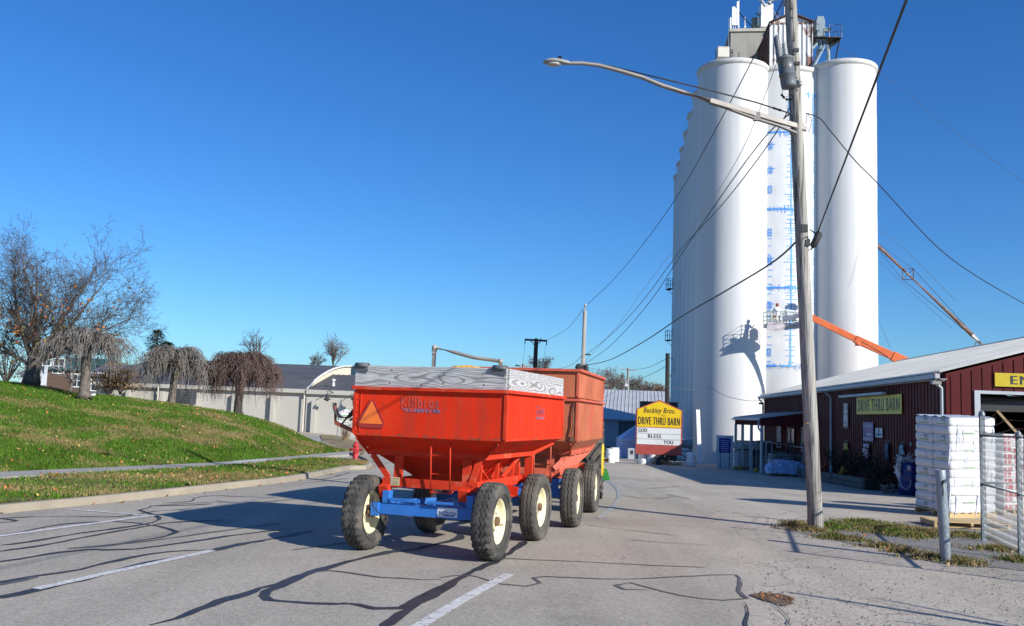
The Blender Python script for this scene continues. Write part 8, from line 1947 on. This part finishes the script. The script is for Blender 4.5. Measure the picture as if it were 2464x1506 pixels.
wire('drop wire sagging from the leaning pole to the lower right edge',[pa(*z5(1235,975),YP-.25)]+[V(at(x,y,Y)) for x,y,Y in ((1972,285,18.2),(2000,318,18.6),(2060,390,19.5),(2115,445,20.3),(2250,590,22.5),(2350,665,24.3))]+[V(at(2475,737,26.5))],.012)
wire('thin wire from the black pole over the steel shed to the far pole',[V(at(1604,862,66)),V(at(1555,885,95)),V(at(1513,890,142))],.02,M_wirel)
wire('second thin wire from the black pole dipping behind the shed roof',[V(at(1604,880,66)),V(at(1555,905,85)),V(at(1500,925,138))],.02,M_wirel)
wire('thin wire from the far grey pole to the pale silo foot cable',[V(at(1408,882,56)),V(at(1500,905,58)),V(at(1600,930,62)),V(at(1690,940,63.5))],.013,M_wirel)
wire('slack wire from the front left silo to the barn corner',[V(at(1700,925,64)),V(at(1745,952,63)),V(at(1800,964,61)),V(at(1840,962,58.4))],.015)
wire('faint stay from the silo top down to the right',[V(at(2006,108,69)),V(at(2120,178,67)),V(at(2300,320,62)),V(at(2475,447,58))],.012,M_wirel)
wire('faint stay above the rusty spout pipe',[V(at(2095,536,72)),V(at(2175,600,71)),V(at(2300,725,68))],.014,M_wirel)
wire('faint stay hanging under the rusty spout pipe',[V(at(2092,605,72)),V(at(2180,690,70)),V(at(2290,790,66))],.014,M_wirel)
wire('thin line dropping behind the orange boom',[V(at(2108,760,72)),V(at(2130,810,70)),V(at(2148,856,68))],.014,M_wirel)
wire('guy line from the leaning plank up the shaded silo',[V(at(*y7(2040,335),SY-SR-.1)),V(at(*y7(2165,5),SY-SR-.1))],.02,M_wirel)
for k,(x0,yy0,x1,yy1) in enumerate(((1958,880,1951,1110),)): pass
# grass tufts at the sign foot
def tufts():
    for i,(px,py,n,lab) in enumerate(((1592,1117,220,'dry straw tuft at the foot of the sign'),(1625,1120,90,'smaller dull tuft right of the sign foot'))):
        g=V(G(px,py)); mb=MB(); rng=random.Random(i)
        for k in range(n):
            a=rng.uniform(0,6.28); r=rng.random()*.5; h=rng.uniform(.1,.42)*(1 if i==0 else .7); p=V((r*math.cos(a)*1.3,r*math.sin(a),0)); q=p+V((rng.gauss(0,.12),rng.gauss(0,.12),h)); w=V((.015,0,0)); mb.add([p-w,p+w,q],[(0,1,2)],rng.randrange(2))
        o=mb.build('grass_tuft',[mat('tuft_straw',(.40,.27,.11),rough=.9,var=.2),mat('tuft_dull',(.24,.17,.08),rough=.9,var=.2)]); o.location=g; tag(o,lab,'grass tuft','dry tufts by the sign')
tufts()
# ------------------------------------------------------------------ sky, sun, camera
SUN_AZ=math.radians(49.0); SUN_EL=math.radians(26.5)
SD=V((math.sin(SUN_AZ)*math.cos(SUN_EL),-math.cos(SUN_AZ)*math.cos(SUN_EL),math.sin(SUN_EL)))
W_=bpy.data.worlds.new('World'); SC.world=W_; W_.use_nodes=True; nt=W_.node_tree; N=nt.nodes; L=nt.links
bg=N['Background']; sky=N.new('ShaderNodeTexSky'); sky.sky_type='NISHITA'; sky.sun_disc=False; sky.sun_elevation=SUN_EL; sky.sun_rotation=math.pi-SUN_AZ
sky.altitude=200; sky.air_density=1.0; sky.dust_density=.35; sky.ozone_density=2.2
hs=N.new('ShaderNodeHueSaturation'); hs.inputs['Saturation'].default_value=1.25; L.new(sky.outputs[0],hs.inputs['Color'])
tint=N.new('ShaderNodeMix'); tint.data_type='RGBA'; tint.blend_type='MULTIPLY'; tint.inputs[0].default_value=1; tint.inputs[7].default_value=(.58,.98,1.45,1); L.new(hs.outputs[0],tint.inputs[6])
L.new(tint.outputs[2],bg.inputs['Color']); bg.inputs['Strength'].default_value=.080
ld=bpy.data.lights.new('sun','SUN'); ld.energy=5.0; ld.angle=math.radians(.53); ld.color=(1,.95,.87); lo_=bpy.data.objects.new('sun',ld); COL.objects.link(lo_); lo_.rotation_euler=SD.to_track_quat('Z','Y').to_euler(); lo_.location=(30,-30,40)
cam=bpy.data.cameras.new('camera'); co=bpy.data.objects.new('camera',cam); COL.objects.link(co)
cam.sensor_width=36; cam.lens=36*FPX/W; cam.clip_end=5000; cam.clip_start=.05
cp,sp_=math.cos(PIT),math.sin(PIT); fwd=V((0,cp,sp_)); up=V((0,-sp_,cp)); rt=V((1,0,0)); c,s=math.cos(ROL),math.sin(ROL)
X=rt*c-up*(-s)*-1 if False else rt*c+up*s; U=up*c-rt*s
# scene turned clockwise in the picture: camera turned anticlockwise
Mc=Matrix.Identity(4)
for i in range(3): Mc[i][0]=X[i];Mc[i][1]=U[i];Mc[i][2]=-fwd[i]
Mc[2][3]=CH; co.matrix_world=Mc
SC.camera=co
SC.view_settings.view_transform='Standard'; SC.view_settings.look='None'; SC.view_settings.gamma=1; SC.view_settings.exposure=0.33
SC.render.engine='CYCLES'
